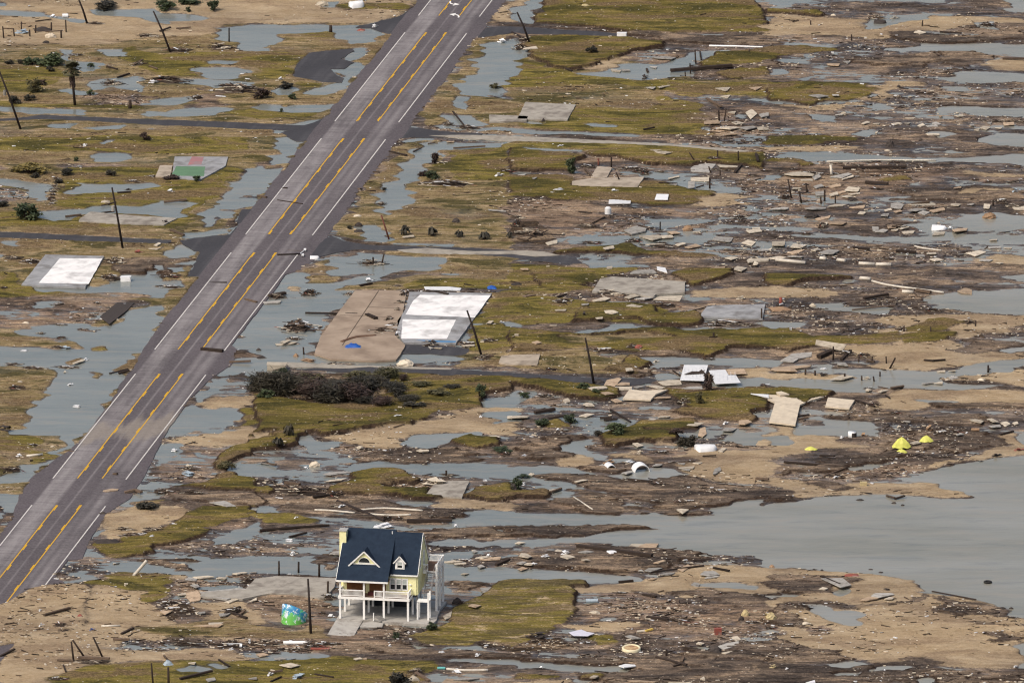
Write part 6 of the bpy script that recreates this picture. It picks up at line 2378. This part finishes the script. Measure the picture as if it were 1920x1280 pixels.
# lumps of wreckage
def lump_mesh(kind, seed):
    r = random.Random(seed); mb = MB()
    if kind == 'boulder' or kind == 'mound':
        n, k = 12, 6; vs = []; fs = []
        for j in range(k + 1):
            t = j / k * math.pi / 2
            for i in range(n):
                a = 2 * math.pi * i / n; q = 1 + r.uniform(-.16, .16)
                vs.append((math.cos(a) * math.cos(t) * .5 * q, math.sin(a) * math.cos(t) * .5 * q, math.sin(t) * (1 + r.uniform(-.15, .15)) - .08 * (j == 0)))
        for j in range(k):
            for i in range(n): fs.append((j*n + i, j*n + (i+1) % n, (j+1)*n + (i+1) % n, (j+1)*n + i))
        fs.append(tuple(range(k*n, (k+1)*n))); mb.add(vs, fs)
    elif kind == 'cloth':
        n = 12; vs = []; fs = []
        for j in range(n + 1):
            for i in range(n + 1):
                x, y = i / n - .5, j / n - .5; d = max(abs(x), abs(y)) * 2
                z = (1 - d) ** .7 * (.65 + .35 * r.random()) + .02
                vs.append((x + r.uniform(-.04, .04), y + r.uniform(-.04, .04), z if d < .99 else r.uniform(-.05, .1)))
        for j in range(n):
            for i in range(n): fs.append((j*(n+1) + i, j*(n+1) + i + 1, (j+1)*(n+1) + i + 1, (j+1)*(n+1) + i))
        mb.add(vs, fs)
    elif kind == 'hull':
        n, k = 9, 7; vs = []; fs = []
        for i in range(n):
            x = i / (n - 1) - .5; w = (1 - (max(0, x + .1) / .6) ** 2) ** .5 * .5 if x > -.1 else .5
            for j in range(k):
                t = math.pi * j / (k - 1); vs.append((x, -math.cos(t) * w, (math.sin(t) ** .6) * (.9 if w > .1 else .4) - .05))
        for i in range(n - 1):
            for j in range(k - 1): fs.append((i*k + j, (i+1)*k + j, (i+1)*k + j + 1, i*k + j + 1))
        fs.append(tuple(range(k))); mb.add(vs, fs)
    elif kind == 'box':
        mb.box(-.5, .5, -.5, .5, -.1, 1.0)
        mb.box(-.46, .46, -.53, -.5, .04, .94)
        mb.box(-.53, .53, -.53, .53, .96, 1.03)
    elif kind == 'crumple':
        # bent sheets leaning on one another
        for s in range(3):
            n = 5; a = r.uniform(0, math.pi); w = r.uniform(.25, .5); vs = []
            cx, cy = r.uniform(-.2, .2), r.uniform(-.2, .2)
            for i in range(n):
                for j in (0, 1):
                    x = (i / (n - 1) - .5) * .9; y = (j - .5) * w
                    vs.append((cx + x * math.cos(a) - y * math.sin(a), cy + x * math.sin(a) + y * math.cos(a), .15 + .45 * s / 2 + r.uniform(-.2, .4) * (.4 + abs(x))))
            k = len(vs); vs2 = [(x, y, z - .07) for x, y, z in vs]
            fs = [(2*i, 2*i + 1, 2*i + 3, 2*i + 2) for i in range(n - 1)]
            mb.add(vs + vs2, fs + [tuple(q + k for q in f[::-1]) for f in fs] + [(2*i, 2*i + 2, 2*i + 2 + k, 2*i + k) for i in range(n - 1)] + [(2*i + 3, 2*i + 1, 2*i + 1 + k, 2*i + 3 + k) for i in range(n - 1)])
    return mb
LUMPS = {}
def lump(c, w, h, col, label):
    B = gp(c[0], c[1], .1); z = top_z(*B); sc = FPX / math.hypot(B[1] - CAMY, CAMH)
    W = w / 4 / sc; Hh = max(h / 4 / sc * .8, .22)
    if 'tank base' in label: Hh *= .5
    kind = RND.choice(['crumple'] if col in 'wb' else ['crumple', 'crumple', 'cloth', 'boulder'] if col in 'pu' else ['crumple', 'boulder', 'cloth', 'crumple'])
    nm, cat = {'crumple': ('scrap_sheet', 'scrap metal'), 'cloth': ('scrap_mound', 'debris'), 'boulder': ('rubble_lump', 'rubble')}[kind]
    for keys, kd, n_, c_ in ((('tank base',), 'cloth', 'rusty_wreck', 'wreckage'), (('boulder',), 'boulder', 'boulder', 'boulder'), (('sack',), 'boulder', 'sack', 'sack'), (('tarp', 'bag'), 'cloth', 'tarp', 'tarp'), (('boat', 'hull'), 'hull', 'boat', 'boat'), (('box', 'appliance', 'block', 'container'), 'box', 'box', 'box'),
                         (('barrel', 'drum', 'tub', 'tank'), 'barrel', 'barrel', 'barrel'), (('stump',), 'boulder', 'stump', 'stump'), (('shell',), 'hull', 'hull_shell', 'debris')):
        if any(k in label for k in keys): kind, nm, cat = kd, n_, c_; break
    if 'water tank' in label: kind = 'barrel'
    if 'sack' in label: nm, cat = 'sack', 'sack'
    if 'bag' in label: nm, cat = 'bag', 'bag'
    seed = RND.randint(0, 4); key = (kind, col, seed)
    mt = COLS[col]
    if kind == 'barrel':
        if 'water tank' in label:
            o = empty('water_tank', (B[0], B[1], z)); tag(o, label, 'water tank')
            r = W / 2; MB().tube([(0, 0, .7), (0, 0, 1.7), (0, 0, 1.95)], [r, r, r * .5], 14).build('tank_body', mt, o, False)
            for sx in (-1, 1):
                for sy in (-1, 1): MB().beam((sx * r * .7, sy * r * .7, -.2), (sx * r * .6, sy * r * .6, .75), .12).build('leg', COLS['d'], o)
            return
        r = Hh / 2 * .9; mb = MB().tube([(-W/2, 0, r), (-W/2 + .05, 0, r), (W/2 - .05, 0, r), (W/2, 0, r)], [r * .9, r, r, r * .9], 14)
        o = mb.build(nm, mt, None); o.location = (B[0], B[1], z - .05)
        for t in (-.2, .2): MB().tube([(W * t - .04, 0, r), (W * t + .04, 0, r)], r * 1.05, 14).build('hoop', mt, o)
        tag(o, label, cat); return
    if key not in LUMPS: LUMPS[key] = lump_mesh(kind, seed).data(nm, mt, kind in ('hull', 'cloth'))
    o = link(nm, LUMPS[key], None, (B[0], B[1], z - .03)); depth = W * RND.uniform(.5, .9) if kind != 'box' else W * .7
    o.scale = (W, depth, Hh if kind != 'crumple' else Hh * 1.1); o.rotation_euler = (RND.uniform(-.06, .06), RND.uniform(-.06, .06), RND.uniform(-.5, .5) if kind != 'box' else RND.uniform(-.2, .2))
    s = 'large' if W > 2.6 else 'small'; wv = where(*c); noun = {'scrap_sheet': 'crumpled scrap', 'scrap_mound': 'heap of soft debris', 'rubble_lump': 'lump of rubble'}.get(nm, nm.replace('_', ' '))
    tag(o, label or f'{s} {CNAME[col]} {noun} {wv}', cat, None if label else f'{s} {CNAME[col]} {noun} pieces {wv}')

# heaps of splintered wood and scraps
SCRAP = [WOODD, WOODB, PANM[0], M_WHITE, COLS['r']]
HEAPS = []
for s in range(7):
    r = random.Random(100 + s); mb = MB(); idx = []
    for k in range(70):
        a = r.uniform(0, math.pi) if r.random() < .5 else r.gauss(0, .35); L = r.uniform(.10, .42); x = r.gauss(0, .22); y = r.gauss(0, .22)
        q = math.exp(-(x*x + y*y) * 9); z = r.uniform(0, .9) * q + .03; dz = r.uniform(-.12, .22) * (q + .2)
        d = Vector((math.cos(a) * L / 2, math.sin(a) * L / 2, dz)); n0 = len(mb.f)
        w = r.uniform(.012, .045); mb.beam(Vector((x, y, z)) - d, Vector((x, y, z)) + d, w * 1.4, w * (.4 if r.random() < .5 else 1.0) * 1.6)
        mi = r.choices([0, 1, 2, 3, 4], [.52, .27, .13, .06, .02])[0]; idx += [mi] * (len(mb.f) - n0)
    # low bed of silt and leaf litter that the pieces lie in
    n0 = len(mb.f); n = 14; vs = [(0, 0, .30)]
    for rad, h in ((.22, .22), (.42, -.08)):
        for i in range(n): t = 2 * math.pi * i / n; q = rad * r.uniform(.75, 1.25); vs.append((q * math.cos(t), q * math.sin(t), h * r.uniform(.5, 1.2)))
    fs = [(0, 1 + i, 1 + (i+1) % n) for i in range(n)] + [(1 + i, 1 + n + i, 1 + n + (i+1) % n, 1 + (i+1) % n) for i in range(n)]
    mb.add(vs, fs); idx += [5] * (len(mb.f) - n0)
    me = mb.data('debris_heap')
    for m in SCRAP: me.materials.append(m)
    me.materials.append(plain('heap_silt', (.055, .042, .034), (.095, .072, .055), .95, 5.0))
    me.polygons.foreach_set('material_index', idx); HEAPS.append(me)
def heap(c, w, h):
    B = gp(c[0], c[1] - h / 16, .1); z = top_z(*B); sc = FPX / math.hypot(B[1] - CAMY, CAMH); W = w / 4 / sc
    D = max(W * .55, min(h / 4 / sc / .24 * .55, W * 1.5)); Hh = min(max(h / 4 / sc * .62, .35), 1.7)
    o = link('debris_heap', RND.choice(HEAPS), None, (B[0], B[1], z - .05)); o.scale = (W * 1.15, D * 1.1, Hh); o.rotation_euler = (0, 0, -ROAD + RND.choice((0, math.pi)))
    s = 'wide' if W > 4.5 else 'small'; wv = where(*c)
    tag(o, f'{s} tangled heap of splintered wood and scraps {wv}', 'debris heap', f'{s} debris heaps {wv}', 'stuff')

# shrubs: many small leaf faces spread through an uneven crown
LEAF = {}
def leafmat(k, c1, c2):
    m, nt, b = new_mat('leaf_' + k); v = mapped(nt, (1, 1, 1)); f = noise(nt, v, 1.1, 4, .7)
    oi = node(nt, 'ShaderNodeObjectInfo'); f2 = mth(nt, 'ADD', f, mth(nt, 'MULTIPLY_ADD', oi.outputs['Random'], .2, -.1))
    nt.links.new(ramp(nt, f2, [(.35, c1), (.65, c2)]), b.inputs['Base Color']); b.inputs['Roughness'].default_value = .7; LEAF[k] = m
leafmat('g', (.022, .034, .014), (.060, .080, .030)); leafmat('d', (.018, .017, .012), (.045, .038, .022)); leafmat('o', (.050, .050, .020), (.10, .085, .035))
leafmat('r', (.030, .017, .013), (.068, .042, .031)); leafmat('y', (.13, .105, .028), (.24, .18, .05)); leafmat('p', (.035, .036, .018), (.075, .07, .03))
SHRUB = {}
def shrub_mesh(col, seed, dead=False):
    key = (col, seed, dead)
    if key in SHRUB: return SHRUB[key]
    r = random.Random(seed * 7 + 3); mb = MB(); tw = MB(); nl = 12
    for c in range(nl):
        a = r.uniform(0, 2 * math.pi); rr = r.uniform(.08, .42); cx, cy = rr * math.cos(a), rr * math.sin(a); cz = r.uniform(.2, .95) * (1 - rr * .7)
        tw.tube([(cx * .1, cy * .1, -.05), (cx * .55, cy * .55, cz * .6), (cx, cy, cz)], [.03, .02, .008], 5)
        for k in range(70 if not dead else 120):
            sg = .085 if not dead else .15; p = Vector((cx + r.gauss(0, sg), cy + r.gauss(0, sg), max(.02, cz + r.gauss(0, sg)))); d = Vector((r.gauss(0, 1), r.gauss(0, 1), r.gauss(0, .7))).normalized()
            e = d.cross(Vector((r.gauss(0, 1), r.gauss(0, 1), r.gauss(0, 1)))).normalized(); L = r.uniform(.045, .10); w = L * (.55 if not dead else .22)
            if dead: L *= 1.7
            mb.add([p - d * L, p + e * w, p + d * L, p - e * w], [(0, 1, 2, 3)])
    SHRUB[key] = (mb.data('foliage', LEAF[col]), tw.data('stem', WOODD)); return SHRUB[key]
def shrub(c, w, h, col, label, dense=False):
    B = gp(c[0], c[1], .2); z = top_z(*B); sc = FPX / math.hypot(B[1] - CAMY, CAMH); W = w / 4 / sc; Hh = max(h / 4 / sc * .86, .5)
    if dense: w *= RND.uniform(.7, 1.25); h *= RND.uniform(.75, 1.35)
    fo, st = shrub_mesh(col, RND.randint(0, 4), dense)
    o = empty('shrub', (B[0], B[1], z), RND.uniform(0, 6.28)); s = 1.15
    f = link('foliage', fo, o); f.scale = (W * s, W * s, Hh * 1.0); t = link('stem', st, o); t.scale = (W * s, W * s, Hh)
    nm = {'g': 'green leafy', 'd': 'dark scorched', 'o': 'olive', 'r': 'bare reddish-brown', 'y': 'yellow'}[col]; sz = 'large' if W > 4 else 'small'; wv = where(*c)
    if dense: tag(o, 'dark twiggy scrub growing in the thicket beside the highway', 'shrub', 'dark scrub in the thicket')
    else: tag(o, label or f'{sz} {nm} shrub {wv}', 'shrub', None if label else f'{sz} {nm} shrubs {wv}')

def palm(b, cr, label):
    B = gp(*b, .1); z = top_z(*B); x, zt = zat(cr[0], cr[1], B[1]); o = empty('palm_tree', (B[0], B[1], z)); tag(o, label, 'palm tree')
    d = Vector((x - B[0], 0, zt - z)); MB().tube([(0, 0, -.3), d * .45, d], [.26, .22, .2], 8).build('trunk', WOODD, o, True)
    r = random.Random(4)
    sk = MB()
    for k in range(110):                # skirt of dead fronds
        a = r.uniform(0, 6.28); t = r.uniform(.62, 1.0); p = d * t; L = r.uniform(.9, 1.5); q = Vector((math.cos(a), math.sin(a), 0))
        sk.add([p + q * .2, p + q * .55 + Vector((-.12 * q.y, .12 * q.x, -L * .6)), p + q * .45 + Vector((0, 0, -L)), p + q * .55 + Vector((.12 * q.y, -.12 * q.x, -L * .6))], [(0,1,2,3)])
    sk.build('dead_skirt', LEAF['r'], o)
    cw = MB()
    for k in range(64):
        a = r.uniform(0, 6.28); el = r.uniform(-.5, 1.2); q = Vector((math.cos(a) * math.cos(el), math.sin(a) * math.cos(el), math.sin(el))); c = d + q * r.uniform(.7, 1.3); s_ = q.cross(Vector((0, 0, 1))).normalized(); u = s_.cross(q)
        for j in range(11):
            t = (j - 5) / 5 * 1.2; e = (q * math.cos(t) + s_ * math.sin(t)) * .85 + Vector((0, 0, -.25)); n = e.cross(u).normalized() * .11
            cw.add([c, c + e * .5 + n, c + e, c + e * .5 - n], [(0,1,2,3)])
        cw.tube([d, c], .03, 4)
    cw.build('crown', LEAF['p'], o)

PSQ = None
def squat_palm(c, w, h, label):
    global PSQ
    if PSQ is None:
        r = random.Random(9); mb = MB(); tr = MB().tube([(0, 0, -.1), (.02, 0, .5)], [.14, .10], 8)
        for k in range(40):
            a = r.uniform(0, 6.28); s_ = r.uniform(.3, .55); hgt = r.uniform(.55, 1.0); q = Vector((math.cos(a), math.sin(a), 0)); pr = [Vector((0, 0, .45)), q * s_ * .6 + Vector((0, 0, hgt)), q * s_ + Vector((0, 0, hgt * .72)), q * s_ * 1.1 + Vector((0, 0, hgt * .3))]
            n = Vector((-q.y, q.x, 0))
            for i in range(3): mb.add([pr[i] - n * .05 * (1 + i * .3), pr[i] + n * .05 * (1 + i * .3), pr[i+1] + n * .06, pr[i+1] - n * .06], [(0,1,2,3)])
        PSQ = (mb.data('crown', LEAF['d']), tr.data('trunk', WOODD))
    B = gp(c[0], c[1], .1); sc = FPX / math.hypot(B[1] - CAMY, CAMH); o = empty('squat_palm', (B[0], B[1], top_z(*B)), RND.uniform(0, 6))
    g = RND.uniform(.75, 1.2); o.rotation_euler = (RND.uniform(-.25, .25), RND.uniform(-.3, .3), o.rotation_euler[2])
    for nm, me in zip(('crown', 'trunk'), PSQ): k = link(nm, me, o); k.scale = (w / 4 / sc * .9 * g,) * 2 + (h / 4 / sc * .85 * RND.uniform(.8, 1.15),)
    w_ = 'in the row beside the middle side street' if c[1] < 600 else 'on the turf by the highway'
    tag(o, f'small battered dark palm {w_}', 'palm', f'small battered palms {w_}')

def stump(c, h, label):
    B = gp(c[0], c[1], .1); sc = FPX / math.hypot(B[1] - CAMY, CAMH); Hh = h / 4 / sc
    mt = COLS['r'] if 'red' in label else WOODD
    o = MB().tube([(0, 0, -.2), (.03, 0, Hh * .5), (0, .02, Hh)], [.36, .3, .27], 9).build('stump', mt, None, True); o.location = (B[0], B[1], top_z(*B)); tag(o, label or f'short dark stump {where(*c)}', 'stump')

def tent(c, w, h, label):
    B = gp(c[0], c[1], .1); z = top_z(*B); sc = FPX / math.hypot(B[1] - CAMY, CAMH); W = w / 4 / sc; Hh = max(.3, h / 4 / sc * .8)
    m = plain('tarp_yellow', (.64, .64, .14), (.50, .51, .10), .5, 1.5)
    r = random.Random(int(c[0])); n = 14; vs = [(W * .03, .2, Hh)]; fs = []
    rings = ((.22, .78), (.4, .42), (.55, -.02))
    for k, (rad, hh) in enumerate(rings):
        for i in range(n):
            t = 2 * math.pi * i / n; q = rad * (1 + .12 * math.cos(3 * t + 1) + r.uniform(-.06, .06)); fold = .12 * ((i % 2) - .5) * (k + 1) / 3
            vs.append((W * q * math.cos(t), W * .8 * q * math.sin(t), Hh * max(hh + fold, -.1 if hh < 0 else .05)))
    fs += [(0, 1 + i, 1 + (i+1) % n) for i in range(n)]
    for k in range(2): fs += [(1 + k*n + i, 1 + (k+1)*n + i, 1 + (k+1)*n + (i+1) % n, 1 + k*n + (i+1) % n) for i in range(n)]
    o = MB().add(vs, fs).build('yellow_tarp', m); o.location = (B[0], B[1], z); tag(o, label, 'tarp')

def culvert(c, w, h, label, drum=False):
    B = gp(c[0], c[1], .1); z = top_z(*B); sc = FPX / math.hypot(B[1] - CAMY, CAMH); R = w / 8 / sc; L = 2.2
    if drum:
        o = MB().tube([(0, 0, -.3), (0, 0, h / 4 / sc)], R, 14).build('drum', M_WHITE, None, True); o.location = (B[0], B[1], z)
        q = MB().tube([(R * .25, -R * .15, -.3), (R * .25, -R * .15, h / 4 / sc - .15)], R * .9, 14).build('dark_side', COLS['d'], o); tag(o, label, 'drum'); return
    vs = []; fs = []; n = 14; k = 7
    for s, rr in ((0, R), (1, R * .92)):
        for j in range(k):
            q = 1 + .025 * (j % 2)
            for i in range(n + 1):
                t = math.pi * i / n; vs.append((math.cos(t) * rr * q, (j / (k - 1) - .3) * L, math.sin(t) * rr * q * 1.0))
    S = k * (n + 1)
    for j in range(k - 1):
        for i in range(n):
            a = j * (n + 1) + i; fs.append((a, a + 1, a + n + 2, a + n + 1)); fs.append((S + a + n + 1, S + a + n + 2, S + a + 1, S + a))
    for j in (0, k - 1):
        for i in range(n): a = j * (n + 1) + i; fs.append((a, a + 1, S + a + 1, S + a))
    o = MB().add(vs, fs).build('half_pipe', M_WHITE, None, False); o.location = (B[0], B[1], z - .1); o.rotation_euler = (0, 0, .25); tag(o, label, 'culvert')

def tank(c, w, h, label):
    B = gp(c[0], c[1], .1); z = top_z(*B); sc = FPX / math.hypot(B[1] - CAMY, CAMH); R = w / 8 / sc; Ht = 2.6
    m, nt, b = new_mat('tank_paint'); v = mapped(nt, (1, 1, 1)); tc = node(nt, 'ShaderNodeTexCoord'); sx = node(nt, 'ShaderNodeSeparateXYZ'); nt.links.new(tc.outputs['Object'], sx.inputs[0])
    n = noise(nt, v, .9, 5, .6); f = mth(nt, 'ADD', mth(nt, 'MULTIPLY', sx.outputs[2], .22), mth(nt, 'MULTIPLY_ADD', n, 1.5, -.50))
    col = ramp(nt, f, [(.22, (.12, .42, .07)), (.48, (.13, .48, .16)), (.56, (.03, .30, .42)), (.75, (.03, .20, .45))])
    chip = mth(nt, 'GREATER_THAN', noise(nt, v, 1.1, 6, .75), .565); nt.links.new(mix(nt, chip, col, (.6, .68, .72)), b.inputs['Base Color']); b.inputs['Roughness'].default_value = .5
    n = 22; vs = []; fs = []; tops = [Ht * (.72 + .28 * math.cos(2 * math.pi * i / n + 2.4)) for i in range(n)]
    for rr in (R, R - .06):
        for lev in range(5):
            for i in range(n):
                t = 2 * math.pi * i / n; zz = -.5 + (tops[i] + .5) * lev / 4; bulge = 1 - .10 * (1 - lev / 4)
                vs.append((math.cos(t) * rr * bulge, math.sin(t) * rr * bulge, zz))
    S = 5 * n
    for lev in range(4):
        for i in range(n):
            a = lev*n + i; e = lev*n + (i+1) % n; fs.append((a, e, e + n, a + n)); fs.append((S + a + n, S + e + n, S + e, S + a))
    for i in range(n): fs.append((4*n + i, 4*n + (i+1) % n, S + 4*n + (i+1) % n, S + 4*n + i))
    o = MB().add(vs, fs).build('painted_tank', m, None, True); o.location = (B[0], B[1] + R * .5, z); o.rotation_euler = (-.22, .12, 0); tag(o, label, 'tank')
    MB().tube([(0, 0, -.2), (0, 0, Ht * .3)], R * .9, 16).build('sand_fill', plain('tank_sand', (.3, .22, .15), (.24, .175, .12), .9), o)

def dish(c, w, h, label):
    B = gp(c[0], c[1], .2); z = top_z(*B); sc = FPX / math.hypot(B[1] - CAMY, CAMH); R = w / 8 / sc
    o = empty('round_dish', (B[0], B[1], z)); o.rotation_euler = (.10, 0, 0); tag(o, label, 'dish')
    n = 24; mb = MB(); vs = []; fs = []
    for rad, zz in ((1, .05), (1, .5), (.9, .58), (.78, .42)):
        for i in range(n): t = 2 * math.pi * i / n; vs.append((R * rad * math.cos(t), R * rad * math.sin(t), zz))
    for k in range(3): fs += [(k*n + i, k*n + (i+1) % n, (k+1)*n + (i+1) % n, (k+1)*n + i) for i in range(n)]
    mb.add(vs, fs).build('rim', plain('dish_cream', (.74, .68, .48), (.62, .55, .36), .5, 1.5), o, True)
    MB().tube([(0, 0, .2), (0, 0, .44)], R * .785, 24).build('rusty_floor', plain('dish_rust', (.55, .42, .24), (.22, .11, .06), .8, 1.2), o)

def tyre(c, w, h, label):
    B = gp(c[0], c[1], .0); sc = FPX / math.hypot(B[1] - CAMY, CAMH); R = w / 8 / sc * .78; r = R * .33; vs = []; fs = []; n, k = 22, 9
    for i in range(n):
        for j in range(k):
            a = 2*math.pi*i/n; t = 2*math.pi*j/k; q = R + r * math.cos(t); vs.append((q * math.cos(a), q * math.sin(a), r * 1.1 * math.sin(t)))
    for i in range(n):
        for j in range(k): fs.append((i*k + j, ((i+1) % n)*k + j, ((i+1) % n)*k + (j+1) % k, i*k + (j+1) % k))
    o = MB().add(vs, fs).build('tyre', plain('rubber', (.018, .018, .018), (.03, .03, .03), .7), None, True); o.location = (B[0], B[1], .12); tag(o, label, 'tyre')

def lamp_post(p, q):
    A, Bq = gp(*p, .3), gp(*q, .3); o = empty('fallen_street_lamp', (A[0], A[1], ROADZ + .12)); tag(o, 'fallen street lamp lying across the highway lane', 'street lamp')
    d = Vector((Bq[0] - A[0], Bq[1] - A[1], 0)); MB().tube([(0, 0, 0), d], [.17, .13], 8).build('post', POLEM, o, True)
    MB().beam(d, d + Vector((.8, 2.6, .1)), .12).build('arm', M_WHITE, o)
    for e in (d + Vector((.8, 2.6, .12)), d + Vector((.5, -1.2, .12))): MB().box(e.x - .2, e.x + .2, e.y - .5, e.y + .5, e.z - .1, e.z + .12).build('lamp_head', M_WHITE, o)

def hedge(a, b, w):
    n = 9
    for i in range(n):
        t = i / (n - 1); p = (a[0] + (b[0] - a[0]) * t, a[1] + (b[1] - a[1]) * t); heap((p[0] + RND.uniform(-3, 3), p[1]), w * 1.2, 30)

for k, pts, rest, label in ITEMS:
    if k == 'pan': slab_piece(pts, label, rest)
    elif k == 'wsh': metal_sheet(pts, label)
    elif k == 'tlt': tilted(pts, label)
    elif k == 'pol': utility_pole(pts[0], pts[1], label)
    elif k == 'pil': piling(pts[0], pts[1], label)
    elif k == 'log': timber(pts[0], pts[1], float(rest[0]), label)
    elif k == 'pip': pipe_run(pts, float(rest[0]), label)
    elif k == 'rok': lump(pts[0], float(rest[0]), float(rest[1]), rest[2], label)
    elif k == 'brs': heap(pts[0], float(rest[0]), float(rest[1]))
    elif k == 'bsh': shrub(pts[0], float(rest[0]), float(rest[1]), rest[2], label)
    elif k == 'bsd': shrub(pts[0], float(rest[0]), float(rest[1]), 'r' if RND.random() < .5 else rest[2], label, True)
    elif k == 'plm': palm(pts[0], pts[1], label)
    elif k == 'psq': squat_palm(pts[0], float(rest[0]), float(rest[1]), label)
    elif k == 'stm': stump(pts[0], float(rest[0]), label)
    elif k == 'tnt': tent(pts[0], float(rest[0]), float(rest[1]), label)
    elif k == 'cul': culvert(pts[0], float(rest[0]), float(rest[1]), label)
    elif k == 'cul2': culvert(pts[0], float(rest[0]), float(rest[1]), label, True)
    elif k == 'tnk': tank(pts[0], float(rest[0]), float(rest[1]), label)
    elif k == 'dsh': dish(pts[0], float(rest[0]), float(rest[1]), label)
    elif k == 'tyr': tyre(pts[0], float(rest[0]), float(rest[1]), label)
    elif k == 'lmp': lamp_post(pts[0], pts[1])
    elif k == 'hdg': hedge(pts[0], pts[1], float(rest[0]))

# drift lines: wreckage gathered along the surge's flow over the scoured ground
DR = random.Random(31); made = 0; tries = 0
while made < 34 and tries < 3000:
    tries += 1
    px, py = DR.uniform(420, 1920), DR.uniform(10, 1275); g = gp(px, py)
    if g[0] < XC + .16 * g[1] + 14 or cls_at(*g) not in 'BTMK' or math.hypot(px - 715, py - 1090) < 130: continue
    made += 1; n = DR.randint(3, 8); x = px
    for i in range(n):
        x += DR.uniform(16, 46); y = py + (x - px) * .045 + DR.gauss(0, 3); q = gp(x, y)
        if x > 1940 or cls_at(*q) not in 'BTMK': continue
        heap((x, y), DR.uniform(50, 150), DR.uniform(14, 30))

# ---------------------------------------------------------------- scattered litter nobody could count
def litter():
    r = random.Random(77); sets = {'pale': (MB(), PANM[0]), 'white': (MB(), M_WHITE), 'dark': (MB(), WOODD), 'brown': (MB(), WOODB)}
    dens = {'B': .7, 'T': .8, 'M': .35, 'Y': .22, 'g': .06, 'G': .06, 'S': .2, 'K': 1.0, 'D': .3}
    field = fbm(A_ / 16, B_ / 12, 91, 4)
    n = 0; tries = 0
    while n < 20000 and tries < 500000:
        tries += 1
        px, py = r.uniform(-40, 1960), r.uniform(-20, 1300); x, y = gp(px, py); c = cls_at(x, y)
        f = field[min(int(np.searchsorted(GYA, y)), len(GYA)-1), min(int(np.searchsorted(GXA, x)), len(GXA)-1)]
        if c not in dens or r.random() > dens[c] * min(1.0, max(.02, .12 + 2.4 * f)): continue
        z = ground_z(x, y)
        if z < -.02: continue
        n += 1
        k = r.choices(['pale', 'white', 'dark', 'brown'], [.30, .08, .36, .26])[0]
        s = min(.26, .10 * math.exp(r.gauss(0, .5))); a = r.gauss(-ROAD, .6)
        d = Vector((math.cos(a), math.sin(a), r.uniform(-.1, .15))) * s * (r.uniform(1, 4.2) if k in ('dark', 'brown') else r.uniform(.7, 1.6))
        p = Vector((x, y, z + s * .3)); sets[k][0].beam(p - d, p + d, s * (1.0 if k in ('pale', 'white') else .55), s * .5)
    for k, (mb, m) in sets.items():
        o = mb.build('scattered_litter', m); tag(o, {'pale': 'tiny pale chips of rubble strewn over the flats', 'white': 'tiny white scraps strewn over the flats', 'dark': 'small dark splinters strewn over the flats', 'brown': 'small brown sticks strewn over the flats'}[k], 'litter', kind='stuff')
litter()

# things that share a description are told apart by their order from the left
ORD = ['leftmost', 'second from left', 'third from left', 'fourth from left', 'fifth from left', 'sixth from left', 'seventh from left', 'eighth from left', 'ninth from left', 'tenth from left', 'eleventh from left', 'twelfth from left', 'thirteenth from left', 'fourteenth from left', 'fifteenth from left', 'sixteenth from left', 'seventeenth from left', 'eighteenth from left', 'nineteenth from left', 'twentieth from left']
shared = {}
for o in SC.objects:
    if o.parent is None and o.get('label') and o.get('kind') is None and o.type in ('MESH', 'EMPTY'): shared.setdefault(o['label'], []).append(o)
for lb, os_ in shared.items():
    if len(os_) < 2: continue
    os_.sort(key=lambda o: o.location.x / (o.location.y - CAMY))
    for i, o in enumerate(os_):
        if i < len(ORD) and len(lb.split()) <= 13: o['label'] = lb.replace(', large', '').replace(', small', '') + ', ' + ORD[i]
